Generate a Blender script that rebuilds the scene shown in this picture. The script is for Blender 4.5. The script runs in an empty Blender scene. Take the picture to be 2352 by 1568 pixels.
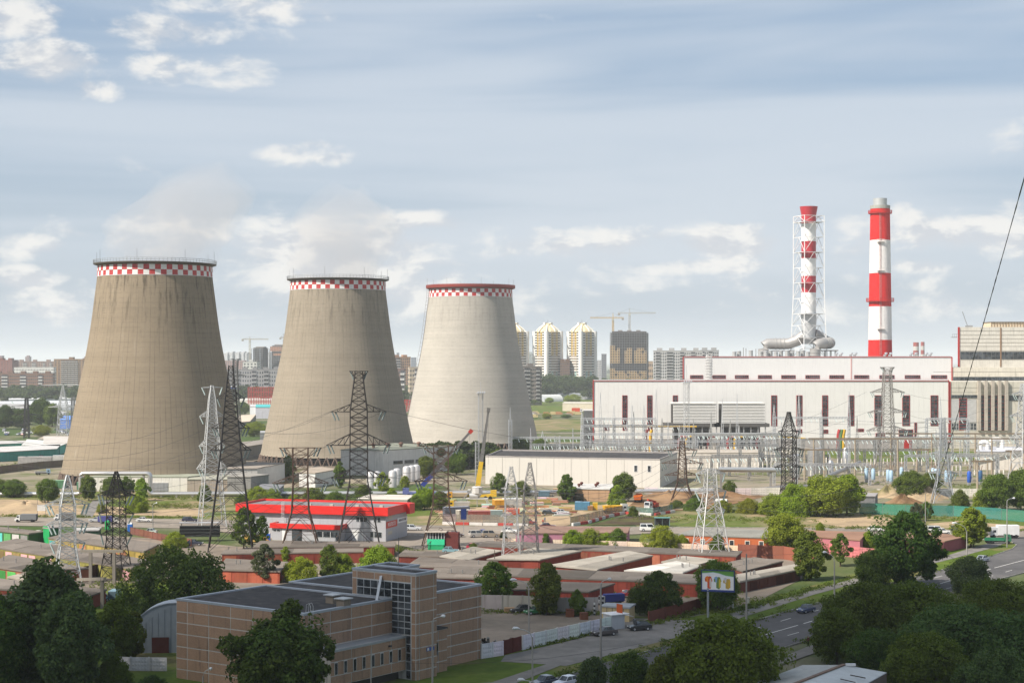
import bpy, math, random
import numpy as np
from mathutils import Vector, Matrix
R = math.radians
rnd = random.Random(7)

# ------------------------------------------------------------------ camera, sky, sun, exposure
# the photograph was measured on a 2352 x 1568 grid; focal length in those pixels, eye height in metres
F, HZ, CX, EYE = 3900.0, 830.0, 1176.0, 45.0
scene = bpy.context.scene
cam_data = bpy.data.cameras.new('camera')
cam = bpy.data.objects.new('camera', cam_data)
scene.collection.objects.link(cam)
scene.camera = cam
cam.location = (0, 0, EYE)
cam.rotation_euler = (R(90), 0, 0)
cam_data.sensor_width = 36.0
cam_data.lens = 36.0 * F / 2352.0
cam_data.shift_y = (HZ - 784.0) / 2352.0
cam_data.clip_start, cam_data.clip_end = 0.5, 120000.0

SUN_AZ, SUN_EL = R(58), R(46)          # to the left of the line back to the camera, above the horizon
SUN = Vector((-math.sin(SUN_AZ) * math.cos(SUN_EL), -math.cos(SUN_AZ) * math.cos(SUN_EL), math.sin(SUN_EL)))
sun_data = bpy.data.lights.new('sun', 'SUN')
sun = bpy.data.objects.new('sun', sun_data)
scene.collection.objects.link(sun)
sun_data.energy = 4.9
sun_data.angle = R(0.53)
sun_data.color = (1.0, 0.94, 0.85)
sun.rotation_euler = SUN.to_track_quat('Z', 'Y').to_euler()

scene.view_settings.view_transform = 'Standard'
scene.view_settings.look = 'None'
scene.view_settings.gamma = 1.0
scene.view_settings.exposure = 0.62
scene.render.engine = 'CYCLES'
cy = scene.cycles
cy.use_denoising = True
cy.max_bounces = 5
cy.diffuse_bounces = 3
cy.glossy_bounces = 2
cy.transmission_bounces = 3
cy.transparent_max_bounces = 8
cy.volume_bounces = 1
cy.caustics_reflective = cy.caustics_refractive = False
cy.sample_clamp_indirect = 4.0


class NT:
    """small helper round a node tree"""
    def __init__(s, tree):
        s.t = tree
    def n(s, typ, **kw):
        nd = s.t.nodes.new('ShaderNode' + typ)
        for k, v in kw.items():
            setattr(nd, k, v)
        return nd
    def put(s, sock, v):
        if hasattr(v, 'is_output') or isinstance(v, bpy.types.NodeSocket):
            s.t.links.new(v, sock)
        else:
            sock.default_value = v
    def math(s, op, a, b=0.0, c=0.0, clamp=False):
        nd = s.n('Math', operation=op, use_clamp=clamp)
        s.put(nd.inputs[0], a); s.put(nd.inputs[1], b); s.put(nd.inputs[2], c)
        return nd.outputs[0]
    def mix(s, f, a, b, blend='MIX'):
        nd = s.n('Mix', data_type='RGBA', blend_type=blend, clamp_factor=True)
        s.put(nd.inputs[0], f)
        for i, v in ((6, a), (7, b)):
            if isinstance(v, tuple):
                v = tuple(v[:3]) + (1.0,)
            s.put(nd.inputs[i], v)
        return nd.outputs[2]
    def noise(s, vec, scale=1.0, detail=4.0, rough=0.55, dist=0.0, dim='3D'):
        nd = s.n('TexNoise', noise_dimensions=dim)
        if vec is not None:
            s.t.links.new(vec, nd.inputs['Vector'])
        nd.inputs['Scale'].default_value = scale
        nd.inputs['Detail'].default_value = detail
        nd.inputs['Roughness'].default_value = rough
        nd.inputs['Distortion'].default_value = dist
        return nd.outputs['Fac']
    def ramp(s, f, lo, hi, smooth=True):
        nd = s.n('MapRange', interpolation_type='SMOOTHSTEP' if smooth else 'LINEAR')
        s.put(nd.inputs[0], f); s.put(nd.inputs[1], lo); s.put(nd.inputs[2], hi)
        return nd.outputs[0]
    def vec(s, x, y, z):
        nd = s.n('CombineXYZ')
        for i, v in enumerate((x, y, z)):
            s.put(nd.inputs[i], v)
        return nd.outputs[0]
    def mapping(s, v, scale=(1, 1, 1), loc=(0, 0, 0), rot=(0, 0, 0)):
        nd = s.n('Mapping')
        s.t.links.new(v, nd.inputs[0])
        nd.inputs[1].default_value = loc; nd.inputs[2].default_value = rot; nd.inputs[3].default_value = scale
        return nd.outputs[0]


def make_sky():
    world = bpy.data.worlds.new('World')
    scene.world = world
    world.use_nodes = True
    world.node_tree.nodes.clear()
    t = NT(world.node_tree)
    sky = t.n('TexSky', sky_type='NISHITA', sun_disc=False)
    sky.sun_elevation = SUN_EL
    sky.sun_rotation = math.atan2(SUN.x, SUN.y)
    sky.altitude = 150.0
    sky.air_density = 1.0
    sky.dust_density = 2.2
    sky.ozone_density = 1.0
    d = t.n('TexCoord').outputs['Generated']
    sx = t.n('SeparateXYZ'); t.put(sx.inputs[0], d)
    x, y, z = sx.outputs
    az = t.math('ARCTAN2', x, y)
    hyp = t.math('SQRT', t.math('ADD', t.math('MULTIPLY', x, x), t.math('MULTIPLY', y, y)))
    el = t.math('ARCTAN2', z, hyp)
    # thin high cloud drawn out in level streaks
    ae = t.vec(az, el, 0.0)
    def vmath(op, a, b, c=(0, 0, 0)):
        nd = t.n('VectorMath', operation=op)
        t.put(nd.inputs[0], a); t.put(nd.inputs[1], b); t.put(nd.inputs[2], c)
        return nd
    cirrus = t.ramp(t.noise(vmath('MULTIPLY_ADD', ae, (1.7, 19.0, 0), (2.3, 1.9, 0)).outputs[0], 1.0, 4.0, 0.5, 0.3, '2D'), 0.33, 0.66)
    # heaped cloud: a noise field plus the larger clouds of that day
    n1 = t.noise(vmath('MULTIPLY_ADD', ae, (20.0, 40.0, 0), (5.0, 1.3, 0)).outputs[0], 1.0, 6.0, 0.6, 0.15, '2D')
    n2 = t.noise(vmath('MULTIPLY_ADD', ae, (20.0, 40.0, 0), (4.80, 1.72, 0)).outputs[0], 1.0, 4.0, 0.6, 0.2, '2D')
    big = t.noise(vmath('MULTIPLY_ADD', ae, (5.0, 13.0, 0), (8.1, 3.0, 0)).outputs[0], 1.0, 1.0, 0.5, 0.0, '2D')
    # the belt of heaped cloud low over the horizon, all round
    belt = t.math('MULTIPLY', t.ramp(el, 0.012, 0.03), t.math('SUBTRACT', 1.0, t.ramp(el, 0.07, 0.105)))
    bias = t.math('MULTIPLY_ADD', belt, 0.36, t.math('MULTIPLY_ADD', big, 0.55, -0.60))
    for px, py, rx, ry in ((430, 78, 200, 46), (470, 152, 170, 40), (110, 142, 140, 50), (205, 206, 65, 24), (20, 40, 115, 50),
                           (580, 18, 220, 36), (700, 353, 120, 30), (350, 512, 110, 38), (1000, 508, 100, 24),
                           (880, 575, 115, 38), (1340, 568, 235, 46), (1690, 556, 130, 40), (1560, 612, 190, 20), (2240, 540, 165, 50),
                           (2120, 612, 80, 18), (590, 585, 70, 28), (60, 566, 80, 28), (60, 640, 90, 28), (1940, 584, 60, 26)):
        a0 = math.atan2(px - CX, F); e0 = math.atan2((HZ - py) * math.cos(a0), F)
        v = vmath('MULTIPLY_ADD', ae, (F / rx, F / ry, 0), (-a0 * F / rx, -e0 * F / ry, 0)).outputs[0]
        bias = t.math('MAXIMUM', bias, t.math('MULTIPLY_ADD', vmath('DOT_PRODUCT', v, v).outputs['Value'], -0.19, 0.20))
    dens = t.math('ADD', n1, bias)
    cum = t.ramp(dens, 0.46, 0.76)
    lit = t.ramp(t.math('SUBTRACT', n1, n2), -0.10, 0.10)
    cloud = t.mix(lit, (7.3, 7.6, 8.1), (10.6, 10.4, 10.0))
    pale = t.mix(0.5, sky.outputs[0], (5.3, 7.1, 9.6))
    low = t.math('SUBTRACT', 1.0, t.ramp(el, -0.02, 0.20))
    base = t.mix(t.math('MULTIPLY', low, 0.62), pale, (7.3, 8.0, 8.7))
    col = t.mix(t.math('MULTIPLY', cirrus, 0.6), base, (8.2, 8.8, 9.5))
    col = t.mix(t.math('MULTIPLY', cum, 0.88), col, cloud)
    bg = t.n('Background'); t.put(bg.inputs[0], col); bg.inputs[1].default_value = 0.058
    out = t.n('OutputWorld'); t.put(out.inputs[0], bg.outputs[0])


make_sky()

# ------------------------------------------------------------------ measuring helpers
def W(px, py, z=0.0):
    """point of the place at height z that the photograph shows at (px, py)"""
    Y = F * (EYE - z) / (py - HZ)
    return Vector(((px - CX) * Y / F, Y, z))
def AT(px, Y, z=0.0):
    return Vector(((px - CX) * Y / F, Y, z))
def ZAT(py, Y):
    return EYE - (py - HZ) * Y / F
def YG(py):
    return F * EYE / (py - HZ)
def ALONG(P, d, px):
    """distance along direction d from P to the sight line through column px"""
    k = (px - CX) / F
    return (k * P.y - P.x) / (d.x - k * d.y)
def S(r, g, b):
    return tuple((c / 255.0 / 12.92) if c <= 10 else ((c / 255.0 + 0.055) / 1.055) ** 2.4 for c in (r, g, b))

# ------------------------------------------------------------------ materials
MATS = {}
def newmat(name):
    m = bpy.data.materials.new(name); m.use_nodes = True
    m.node_tree.nodes.clear()
    t = NT(m.node_tree)
    b = t.n('BsdfPrincipled'); o = t.n('OutputMaterial')
    m.node_tree.links.new(b.outputs[0], o.inputs[0])
    MATS[name] = m
    return t, b, o
def objcol(t):
    return t.n('ObjectInfo').outputs['Color']
def wpos(t):
    return t.n('NewGeometry').outputs['Position']
def opos(t):
    return t.n('TexCoord').outputs['Object']
def bump(t, b, h, strength, dist):
    nd = t.n('Bump'); t.put(nd.inputs['Height'], h)
    nd.inputs['Strength'].default_value = strength; nd.inputs['Distance'].default_value = dist
    t.t.links.new(nd.outputs[0], b.inputs['Normal'])

def m_paint(name, rough=0.65, var=0.25, scale=0.6, metal=0.0, streak=0.0, coat=0.0):
    t, b, o = newmat(name)
    p = wpos(t)
    n = t.noise(p, scale, 5.0, 0.6)
    f = t.math('ADD', t.math('MULTIPLY', n, var * 2), 1.0 - var)
    if streak:
        s = t.noise(t.mapping(p, (2.2, 2.2, 0.12)), 1.0, 4.0, 0.6)
        f = t.math('MULTIPLY', f, t.math('SUBTRACT', 1.0, t.math('MULTIPLY', t.ramp(s, 0.5, 0.75), streak)))
    c = t.mix(1.0, objcol(t), t.vec(f, f, f), 'MULTIPLY')
    t.put(b.inputs['Base Color'], c)
    b.inputs['Roughness'].default_value = rough
    b.inputs['Metallic'].default_value = metal
    b.inputs['Coat Weight'].default_value = coat
    if rough > .6: b.inputs['Specular IOR Level'].default_value = 0.15
    return MATS[name]
m_paint('paint')
m_paint('paint_smooth', 0.45, 0.08, 0.3)
m_paint('steel', 0.5, 0.18, 1.5, 0.35)
m_paint('carpaint', 0.28, 0.03, 0.4, 0.0, 0.0, 0.6)
m_paint('rubber', 0.9, 0.1)
m_paint('concrete', 0.85, 0.22, 0.35, 0.0, 0.35)
m_paint('wall', 0.85, 0.16, 0.5, 0.0, 0.25)
m_paint('garage_wall', 0.8, 0.28, 0.9, 0.0, 0.3)
m_paint('clad', 0.5, 0.06, 0.12, 0.0, 0.13)
m_paint('shiny_pipe', 0.33, 0.12, 0.8, 0.75)

def m_glass():
    t, b, o = newmat('glass')
    n = t.noise(wpos(t), 0.35, 3.0, 0.7)
    t.put(b.inputs['Base Color'], t.mix(t.ramp(n, 0.4, 0.65), (0.012, 0.015, 0.018), (0.07, 0.08, 0.09)))
    b.inputs['Roughness'].default_value = 0.12
    b.inputs['Specular IOR Level'].default_value = 0.6
m_glass()

def m_roof():
    """corrugated sheet or felt roof: patchy, sheet by sheet"""
    t, b, o = newmat('roofing')
    p = opos(t)
    br = t.n('TexBrick')
    br.offset = 0.37
    t.put(br.inputs['Vector'], p)
    br.inputs['Color1'].default_value = (0.35, 0.35, 0.35, 1); br.inputs['Color2'].default_value = (1.0, 1.0, 1.0, 1)
    br.inputs['Mortar'].default_value = (0.5, 0.5, 0.5, 1)
    br.inputs['Scale'].default_value = 1.0; br.inputs['Mortar Size'].default_value = 0.012
    br.inputs['Brick Width'].default_value = 3.4; br.inputs['Row Height'].default_value = 2.6
    n = t.noise(p, 0.14, 4.0, 0.65)
    n2 = t.noise(p, 1.6, 4.0, 0.7)
    f = t.math('ADD', 0.55, t.math('ADD', t.math('MULTIPLY', n, 0.5), t.math('MULTIPLY', n2, 0.4)))
    c = t.mix(1.0, objcol(t), t.vec(f, f, f), 'MULTIPLY')
    c = t.mix(0.22, c, t.mix(1.0, c, br.outputs['Color'], 'MULTIPLY'))
    rust = t.ramp(t.noise(p, 0.4, 5.0, 0.7), 0.56, 0.72)
    c = t.mix(t.math('MULTIPLY', rust, 0.35), c, (0.13, 0.085, 0.055))
    t.put(b.inputs['Base Color'], c)
    b.inputs['Roughness'].default_value = 0.85
    b.inputs['Specular IOR Level'].default_value = 0.1
m_roof()

def m_tower():
    """weathered concrete of the cooling tower shells: lift lines, rib lines, stains; object space, z up"""
    for name, base, dark, ribs in (('tower_concrete_old', S(135, 122, 104), 0.9, 0.30), ('tower_concrete_mid', S(141, 131, 116), 0.6, 0.22), ('tower_concrete_new', S(168, 162, 152), 0.25, 0.05)):
        t, b, o = newmat(name)
        p = opos(t)
        sp = t.n('SeparateXYZ'); t.put(sp.inputs[0], p)
        ang = t.math('ARCTAN2', sp.outputs[0], sp.outputs[1])
        cyl = t.vec(t.math('MULTIPLY', ang, 27.0), sp.outputs[2], 0.0)
        blot = t.noise(cyl, 0.09, 5.0, 0.6)
        fine = t.noise(cyl, 0.9, 5.0, 0.65)
        st = t.noise(t.mapping(cyl, (0.42, 0.035, 1)), 1.0, 5.0, 0.65)
        # rings of the pours, a few of them lighter or darker
        lift = t.noise(t.mapping(cyl, (0.012, 0.42, 1)), 1.0, 2.0, 0.7)
        fr = t.math('FRACT', t.math('MULTIPLY', sp.outputs[2], 0.56))
        line = t.math('LESS_THAN', fr, 0.09)
        rib = t.math('LESS_THAN', t.math('FRACT', t.math('MULTIPLY', ang, 96 / (2 * math.pi))), 0.13)
        wash = t.ramp(st, 0.52, 0.70)
        # soot runs hang from the rim, longest at the top
        top = t.ramp(sp.outputs[2], 45.0, 78.0)
        soot = t.math('MULTIPLY', t.math('MULTIPLY', t.ramp(t.noise(t.mapping(cyl, (0.5, 0.07, 1), (3, 9, 0)), 1.0, 6.0, 0.7), 0.49, 0.66), top), dark)
        brk = t.noise(cyl, 0.3, 3.0, 0.6)
        f = t.math('ADD', 0.72, t.math('ADD', t.math('MULTIPLY', blot, 0.34), t.math('MULTIPLY', fine, 0.22)))
        f = t.math('MULTIPLY', f, t.math('ADD', 0.86, t.math('MULTIPLY', lift, 0.28)))
        f = t.math('MULTIPLY', f, t.math('SUBTRACT', 1.0, t.math('MULTIPLY', t.math('MULTIPLY', line, t.ramp(brk, 0.42, 0.6)), 0.26)))
        f = t.math('MULTIPLY', f, t.math('SUBTRACT', 1.0, t.math('MULTIPLY', t.math('MULTIPLY', rib, t.ramp(st, 0.42, 0.58)), ribs)))
        f = t.math('MULTIPLY', f, t.math('SUBTRACT', 1.0, t.math('MULTIPLY', soot, 0.75)))
        c = t.mix(1.0, base, t.vec(f, f, f), 'MULTIPLY')
        c = t.mix(t.math('MULTIPLY', t.ramp(t.noise(t.mapping(cyl, (0.55, 0.05, 1), (7, 1, 0)), 1.0, 5.0, 0.7), 0.60, 0.76), 0.35), c, S(172, 165, 152))
        t.put(b.inputs['Base Color'], c)
        b.inputs['Roughness'].default_value = 0.92
        b.inputs['Specular IOR Level'].default_value = 0.1
m_tower()

def m_leaf():
    t, b, o = newmat('leaf')
    rn = t.n('NewGeometry').outputs['Random Per Island']
    n = t.noise(wpos(t), 0.45, 3.0, 0.6)
    f = t.math('ADD', t.math('ADD', 0.50, t.math('MULTIPLY', rn, 0.55)), t.math('MULTIPLY', n, 0.45))
    c = t.mix(1.0, objcol(t), t.vec(f, f, f), 'MULTIPLY')
    c = t.mix(t.math('MULTIPLY', t.math('POWER', rn, 3.0), 0.45), c, (0.13, 0.15, 0.03))
    t.put(b.inputs['Base Color'], c)
    b.inputs['Roughness'].default_value = 0.6
    b.inputs['Specular IOR Level'].default_value = 0.1
    tr = t.n('BsdfTranslucent'); t.put(tr.inputs[0], t.mix(1.0, c, (1.1, 1.25, 0.5), 'MULTIPLY'))
    mx = t.n('MixShader'); mx.inputs[0].default_value = 0.34
    t.t.links.new(b.outputs[0], mx.inputs[1]); t.t.links.new(tr.outputs[0], mx.inputs[2])
    t.t.links.new(mx.outputs[0], o.inputs[0])
m_leaf()
m_paint('bark', 0.9, 0.3, 3.0)

def m_land(name, cols, scales, thr=(0.45, 0.6), rough=0.95, fine=8.0):
    """patchy ground: base, second and third colour mixed by noise of the place"""
    t, b, o = newmat(name)
    p = wpos(t)
    c = cols[0]
    for i in range(1, len(cols)):
        n = t.noise(t.mapping(p, (1, 1, 1), (13.0 * i, 7.0 * i, 0)), scales[i - 1], 6.0, 0.62, 0.3)
        c = t.mix(t.ramp(n, *thr), c, cols[i])
    n = t.noise(p, fine * 0.1, 6.0, 0.7)
    f = t.math('ADD', 0.6, t.math('MULTIPLY', n, 0.8))
    c = t.mix(1.0, c, t.vec(f, f, f), 'MULTIPLY')
    t.put(b.inputs['Base Color'], c)
    b.inputs['Roughness'].default_value = rough
    b.inputs['Specular IOR Level'].default_value = 0.06
m_land('land', [(0.10, 0.11, 0.045), (0.20, 0.175, 0.13), (0.055, 0.085, 0.024)], [0.02, 0.012])
m_land('grass', [(0.078, 0.115, 0.018), (0.11, 0.14, 0.026), (0.15, 0.13, 0.055)], [0.08, 0.05], (0.5, 0.65))
m_land('dry_grass', [(0.165, 0.15, 0.07), (0.26, 0.195, 0.115), (0.09, 0.118, 0.024)], [0.07, 0.03], (0.46, 0.60))
m_land('sand', [(0.36, 0.265, 0.165), (0.27, 0.20, 0.13), (0.15, 0.135, 0.06)], [0.09, 0.045], (0.50, 0.66))
m_land('earth', [(0.20, 0.115, 0.06), (0.12, 0.075, 0.04), (0.27, 0.17, 0.095)], [0.12, 0.06])
m_land('soil', [(0.075, 0.055, 0.035), (0.055, 0.042, 0.028), (0.09, 0.085, 0.035)], [0.2, 0.08])
m_land('asphalt', [(0.10, 0.096, 0.096), (0.08, 0.077, 0.077), (0.12, 0.113, 0.11)], [0.06, 0.03], (0.4, 0.65), 0.9, 3.0)
m_land('dusty_asphalt', [(0.235, 0.20, 0.165), (0.195, 0.168, 0.142), (0.26, 0.22, 0.18)], [0.06, 0.03], (0.4, 0.65), 0.9, 3.0)
m_land('yard', [(0.20, 0.165, 0.13), (0.145, 0.122, 0.098), (0.235, 0.19, 0.15)], [0.1, 0.04], (0.4, 0.65), 0.9, 3.0)
m_land('pave', [(0.20, 0.185, 0.17), (0.155, 0.145, 0.133)], [0.15], (0.4, 0.65), 0.9, 4.0)
m_land('gravel', [(0.20, 0.175, 0.13), (0.11, 0.125, 0.045), (0.25, 0.21, 0.155)], [0.03, 0.05], (0.42, 0.6), 0.95)
m_land('felt', [(0.055, 0.053, 0.055), (0.042, 0.041, 0.043), (0.075, 0.07, 0.068)], [0.25, 0.6], (0.45, 0.65), 0.9, 6.0)
m_land('kerbstone', [(0.33, 0.31, 0.28), (0.22, 0.21, 0.19)], [0.5], (0.4, 0.6), 0.9)

def m_tiles():
    """small brown facing tiles of the near building"""
    t, b, o = newmat('facing_tile')
    br = t.n('TexBrick'); t.put(br.inputs['Vector'], t.n('UVMap').outputs[0])
    br.inputs['Color1'].default_value = S(162, 131, 107) + (1,); br.inputs['Color2'].default_value = S(149, 119, 96) + (1,)
    br.inputs['Mortar'].default_value = S(118, 95, 78) + (1,)
    br.inputs['Scale'].default_value = 1.0; br.inputs['Mortar Size'].default_value = 0.012
    br.inputs['Brick Width'].default_value = 0.26; br.inputs['Row Height'].default_value = 0.125
    n = t.noise(wpos(t), 0.5, 5.0, 0.65); st = t.noise(t.mapping(wpos(t), (1.6, 1.6, 0.15)), 1.0, 4.0, 0.6)
    f = t.math('MULTIPLY', t.math('ADD', 0.74, t.math('MULTIPLY', n, 0.5)), t.math('SUBTRACT', 1.0, t.math('MULTIPLY', t.ramp(st, 0.5, 0.75), 0.4)))
    f = t.math('MULTIPLY', f, t.math('ADD', 0.88, t.math('MULTIPLY', t.n('ObjectInfo').outputs['Random'], 0.24)))
    t.put(b.inputs['Base Color'], t.mix(1.0, br.outputs['Color'], t.vec(f, f, f), 'MULTIPLY'))
    b.inputs['Roughness'].default_value = 0.7
m_tiles()

def m_net():
    t, b, o = newmat('net')
    t.put(b.inputs['Base Color'], objcol(t)); b.inputs['Roughness'].default_value = 0.9
    n = t.noise(wpos(t), 0.4, 3.0, 0.6)
    tp = t.n('BsdfTransparent'); mx = t.n('MixShader')
    t.put(mx.inputs[0], t.math('ADD', 0.18, t.math('MULTIPLY', n, 0.5)))
    t.t.links.new(b.outputs[0], mx.inputs[1]); t.t.links.new(tp.outputs[0], mx.inputs[2]); t.t.links.new(mx.outputs[0], o.inputs[0])
m_net()

# ------------------------------------------------------------------ mesh building
COL = scene.collection
class MB:
    """collects faces, then becomes one mesh"""
    def __init__(s):
        s.v, s.f, s.m, s.uv = [], [], [], None
    def face(s, pts, mi=0):
        b = len(s.v); s.v += [tuple(p) for p in pts]; s.f.append(tuple(range(b, b + len(pts)))); s.m.append(mi); return s
    def poly(s, vs, fs, mi=0):
        b = len(s.v); s.v += [tuple(p) for p in vs]
        for f in fs:
            s.f.append(tuple(b + i for i in f)); s.m.append(mi)
        return s
    def box(s, x0, x1, y0, y1, z0, z1, mi=0):
        vs = [(x, y, z) for z in (z0, z1) for x, y in ((x0, y0), (x1, y0), (x1, y1), (x0, y1))]
        return s.poly(vs, [(0, 3, 2, 1), (4, 5, 6, 7), (0, 1, 5, 4), (1, 2, 6, 5), (2, 3, 7, 6), (3, 0, 4, 7)], mi)
    def obox(s, o, u, w, a0, a1, b0, b1, z0, z1, mi=0):
        """box along two level directions u, w from o"""
        vs = [(o.x + u.x * a + w.x * b, o.y + u.y * a + w.y * b, z) for z in (z0, z1) for a, b in ((a0, b0), (a1, b0), (a1, b1), (a0, b1))]
        return s.poly(vs, [(0, 3, 2, 1), (4, 5, 6, 7), (0, 1, 5, 4), (1, 2, 6, 5), (2, 3, 7, 6), (3, 0, 4, 7)], mi)
    def prism(s, pts, z0, z1, mi=0):
        n = len(pts)
        vs = [(p[0], p[1], z0) for p in pts] + [(p[0], p[1], z1) for p in pts]
        return s.poly(vs, [tuple(range(n))[::-1], tuple(range(n, 2 * n))] + [(i, (i + 1) % n, n + (i + 1) % n, n + i) for i in range(n)], mi)
    def bar(s, p, q, w, mi=0, h=None):
        p, q = Vector(p), Vector(q); d = q - p
        if d.length < 1e-6: return s
        d.normalize()
        a = d.cross(Vector((0, 0, 1)))
        if a.length < 0.05: a = Vector((1, 0, 0))
        a.normalize(); c = a.cross(d).normalized()
        a *= w / 2; c *= (h or w) / 2
        vs = [p + a + c, p - a + c, p - a - c, p + a - c, q + a + c, q - a + c, q - a - c, q + a - c]
        return s.poly(vs, [(0, 1, 5, 4), (1, 2, 6, 5), (2, 3, 7, 6), (3, 0, 4, 7), (3, 2, 1, 0), (4, 5, 6, 7)], mi)
    def tube(s, pts, r, n=8, mi=0, cap=True):
        pts = [Vector(p) for p in pts]; rs = r if isinstance(r, (list, tuple)) else [r] * len(pts)
        rings = []
        for i, p in enumerate(pts):
            d = (pts[min(i + 1, len(pts) - 1)] - pts[max(i - 1, 0)]).normalized()
            up = Vector((0, 0, 1)) if abs(d.z) < 0.95 else Vector((1, 0, 0))
            a = d.cross(up).normalized(); c = a.cross(d)
            rings.append([p + (a * math.cos(k * 2 * math.pi / n) + c * math.sin(k * 2 * math.pi / n)) * rs[i] for k in range(n)])
        vs = [q for rg in rings for q in rg]
        fs = [(i * n + k, i * n + (k + 1) % n, (i + 1) * n + (k + 1) % n, (i + 1) * n + k) for i in range(len(pts) - 1) for k in range(n)]
        if cap: fs += [tuple(range(n))[::-1], tuple(range((len(pts) - 1) * n, len(pts) * n))]
        return s.poly(vs, fs, mi)
    def lathe(s, prof, n=24, c=(0, 0), mi=0, cap=True, a0=0.0):
        vs = [(c[0] + r * math.cos(a0 + k * 2 * math.pi / n), c[1] + r * math.sin(a0 + k * 2 * math.pi / n), z) for r, z in prof for k in range(n)]
        fs = [(i * n + k, i * n + (k + 1) % n, (i + 1) * n + (k + 1) % n, (i + 1) * n + k) for i in range(len(prof) - 1) for k in range(n)]
        if cap: fs += [tuple(range(n))[::-1], tuple(range((len(prof) - 1) * n, len(prof) * n))]
        return s.poly(vs, fs, mi)
    def mesh(s, name):
        me = bpy.data.meshes.new(name); me.from_pydata(s.v, [], s.f)
        if any(s.m): me.polygons.foreach_set('material_index', s.m)
        me.update(); return me

ORD = ('first second third fourth fifth sixth seventh eighth ninth tenth eleventh twelfth thirteenth fourteenth fifteenth sixteenth seventeenth eighteenth nineteenth twentieth').split() + ['last but one', 'last']
WHITE = (0.71, 0.69, 0.655)
def link(o, parent=None):
    COL.objects.link(o)
    if parent is not None: o.parent = parent
    return o
def tag(o, label=None, cat=None, group=None, kind=None):
    for k, v in (('label', label), ('category', cat), ('group', group), ('kind', kind)):
        if v: o[k] = v
    return o
def part(name, mb, mat, parent=None, color=None, smooth=False, kind=None, label=None):
    me = mb if isinstance(mb, bpy.types.Mesh) else mb.mesh(name)
    o = bpy.data.objects.new(name, me)
    if not me.materials:
        for m in (mat if isinstance(mat, (list, tuple)) else [mat]):
            me.materials.append(MATS[m])
    elif me.materials[0] is not MATS[mat if isinstance(mat, str) else mat[0]]:
        o.material_slots[0].link = 'OBJECT'; o.material_slots[0].material = MATS[mat]
    if smooth and not me.polygons[0].use_smooth:
        me.polygons.foreach_set('use_smooth', [True] * len(me.polygons)); me.set_sharp_from_angle(angle=R(38))
    if color: o.color = tuple(color[:3]) + (1.0,)
    if kind: o['kind'] = kind
    if label: o['label'] = label
    return link(o, parent)
def thing(name, label, cat, loc=(0, 0, 0), rz=0.0, group=None, scale=None):
    o = bpy.data.objects.new(name, None); link(o)
    o.empty_display_size = 0.5
    o.location = loc; o.rotation_euler = (0, 0, rz)
    if scale: o.scale = scale
    return tag(o, label, cat, group)
def structure(name, mb, mat, color=None, smooth=False):
    return tag(part(name, mb, mat, None, color, smooth), kind='structure')
def sheet(name, pix, mat, z, color=None):
    pts = [W(x, y, 0.0) for x, y in pix]
    mb = MB().face([(p.x, p.y, z) for p in pts])
    o = structure(name, mb, mat, color)
    if o.data.polygons[0].normal.z < 0: o.data.flip_normals()
    return o
def solid(name, mb, mat, label, cat, color=None, group=None, smooth=False):
    return tag(part(name, mb, mat, None, color, smooth), label, cat, group)

# ------------------------------------------------------------------ ground, roads, yards
structure('ground', MB().face([(-60000, -3000, 0), (60000, -3000, 0), (60000, 90000, 0), (-60000, 90000, 0)]), 'land')
sheet('gravel_ground', [(-900, 1060), (-900, 1130), (300, 1130), (1000, 1110), (1100, 1150), (2900, 1160), (2900, 1015), (1000, 1015), (300, 1060)], 'gravel', 0.03)
sheet('grass', [(2000, 1060), (2700, 1060), (2700, 1038), (1900, 1034), (1860, 1046)], 'grass', 0.06)
sheet('grass', [(-300, 1052), (152, 1052), (152, 1026), (-300, 1030)], 'dry_grass', 0.06)
sheet('grass', [(1205, 950), (1370, 946), (1370, 908), (1205, 910)], 'grass', 0.06)
sheet('grass', [(1215, 990), (1370, 990), (1370, 965), (1260, 962), (1215, 966)], 'dry_grass', 0.06)
sheet('grass', [(-400, 1126), (-400, 1190), (560, 1196), (1000, 1208), (1160, 1212), (1160, 1140), (800, 1150), (560, 1132), (300, 1126)], 'dry_grass', 0.06)
sheet('sand', [(-400, 1153), (-400, 1185), (150, 1186), (260, 1182), (340, 1184), (470, 1187), (465, 1166), (350, 1172), (230, 1160), (150, 1158), (110, 1150), (60, 1147)], 'sand', 0.09)
sheet('path', [(180, 1187), (213, 1150), (236, 1148), (258, 1150), (225, 1166), (212, 1187)], 'pave', 0.12)
sheet('field', [(1470, 1214), (1440, 1190), (1580, 1170), (1860, 1180), (2400, 1178), (2900, 1190), (2900, 1232), (2300, 1222), (1900, 1216)], 'dry_grass', 0.06)
sheet('dirt', [(1850, 1196), (1960, 1183), (2060, 1190), (2050, 1206), (1930, 1210)], 'sand', 0.09)
sheet('dirt', [(2130, 1203), (2200, 1196), (2352, 1208), (2352, 1215), (2160, 1212)], 'sand', 0.09)
sheet('sand', [(1080, 1212), (1230, 1213), (1300, 1207), (1345, 1200), (1440, 1180), (1450, 1160), (1545, 1172), (1560, 1150), (1470, 1146), (1380, 1160), (1290, 1158), (1120, 1165), (1000, 1165), (1010, 1190)], 'sand', 0.09)
sheet('earth', [(1440, 1166), (1470, 1140), (1560, 1128), (1700, 1130), (1760, 1140), (1640, 1168), (1540, 1174)], 'earth', 0.12)
sheet('soil', [(1355, 1206), (1440, 1184), (1520, 1190), (1560, 1198), (1480, 1206)], 'soil', 0.12)
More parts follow.
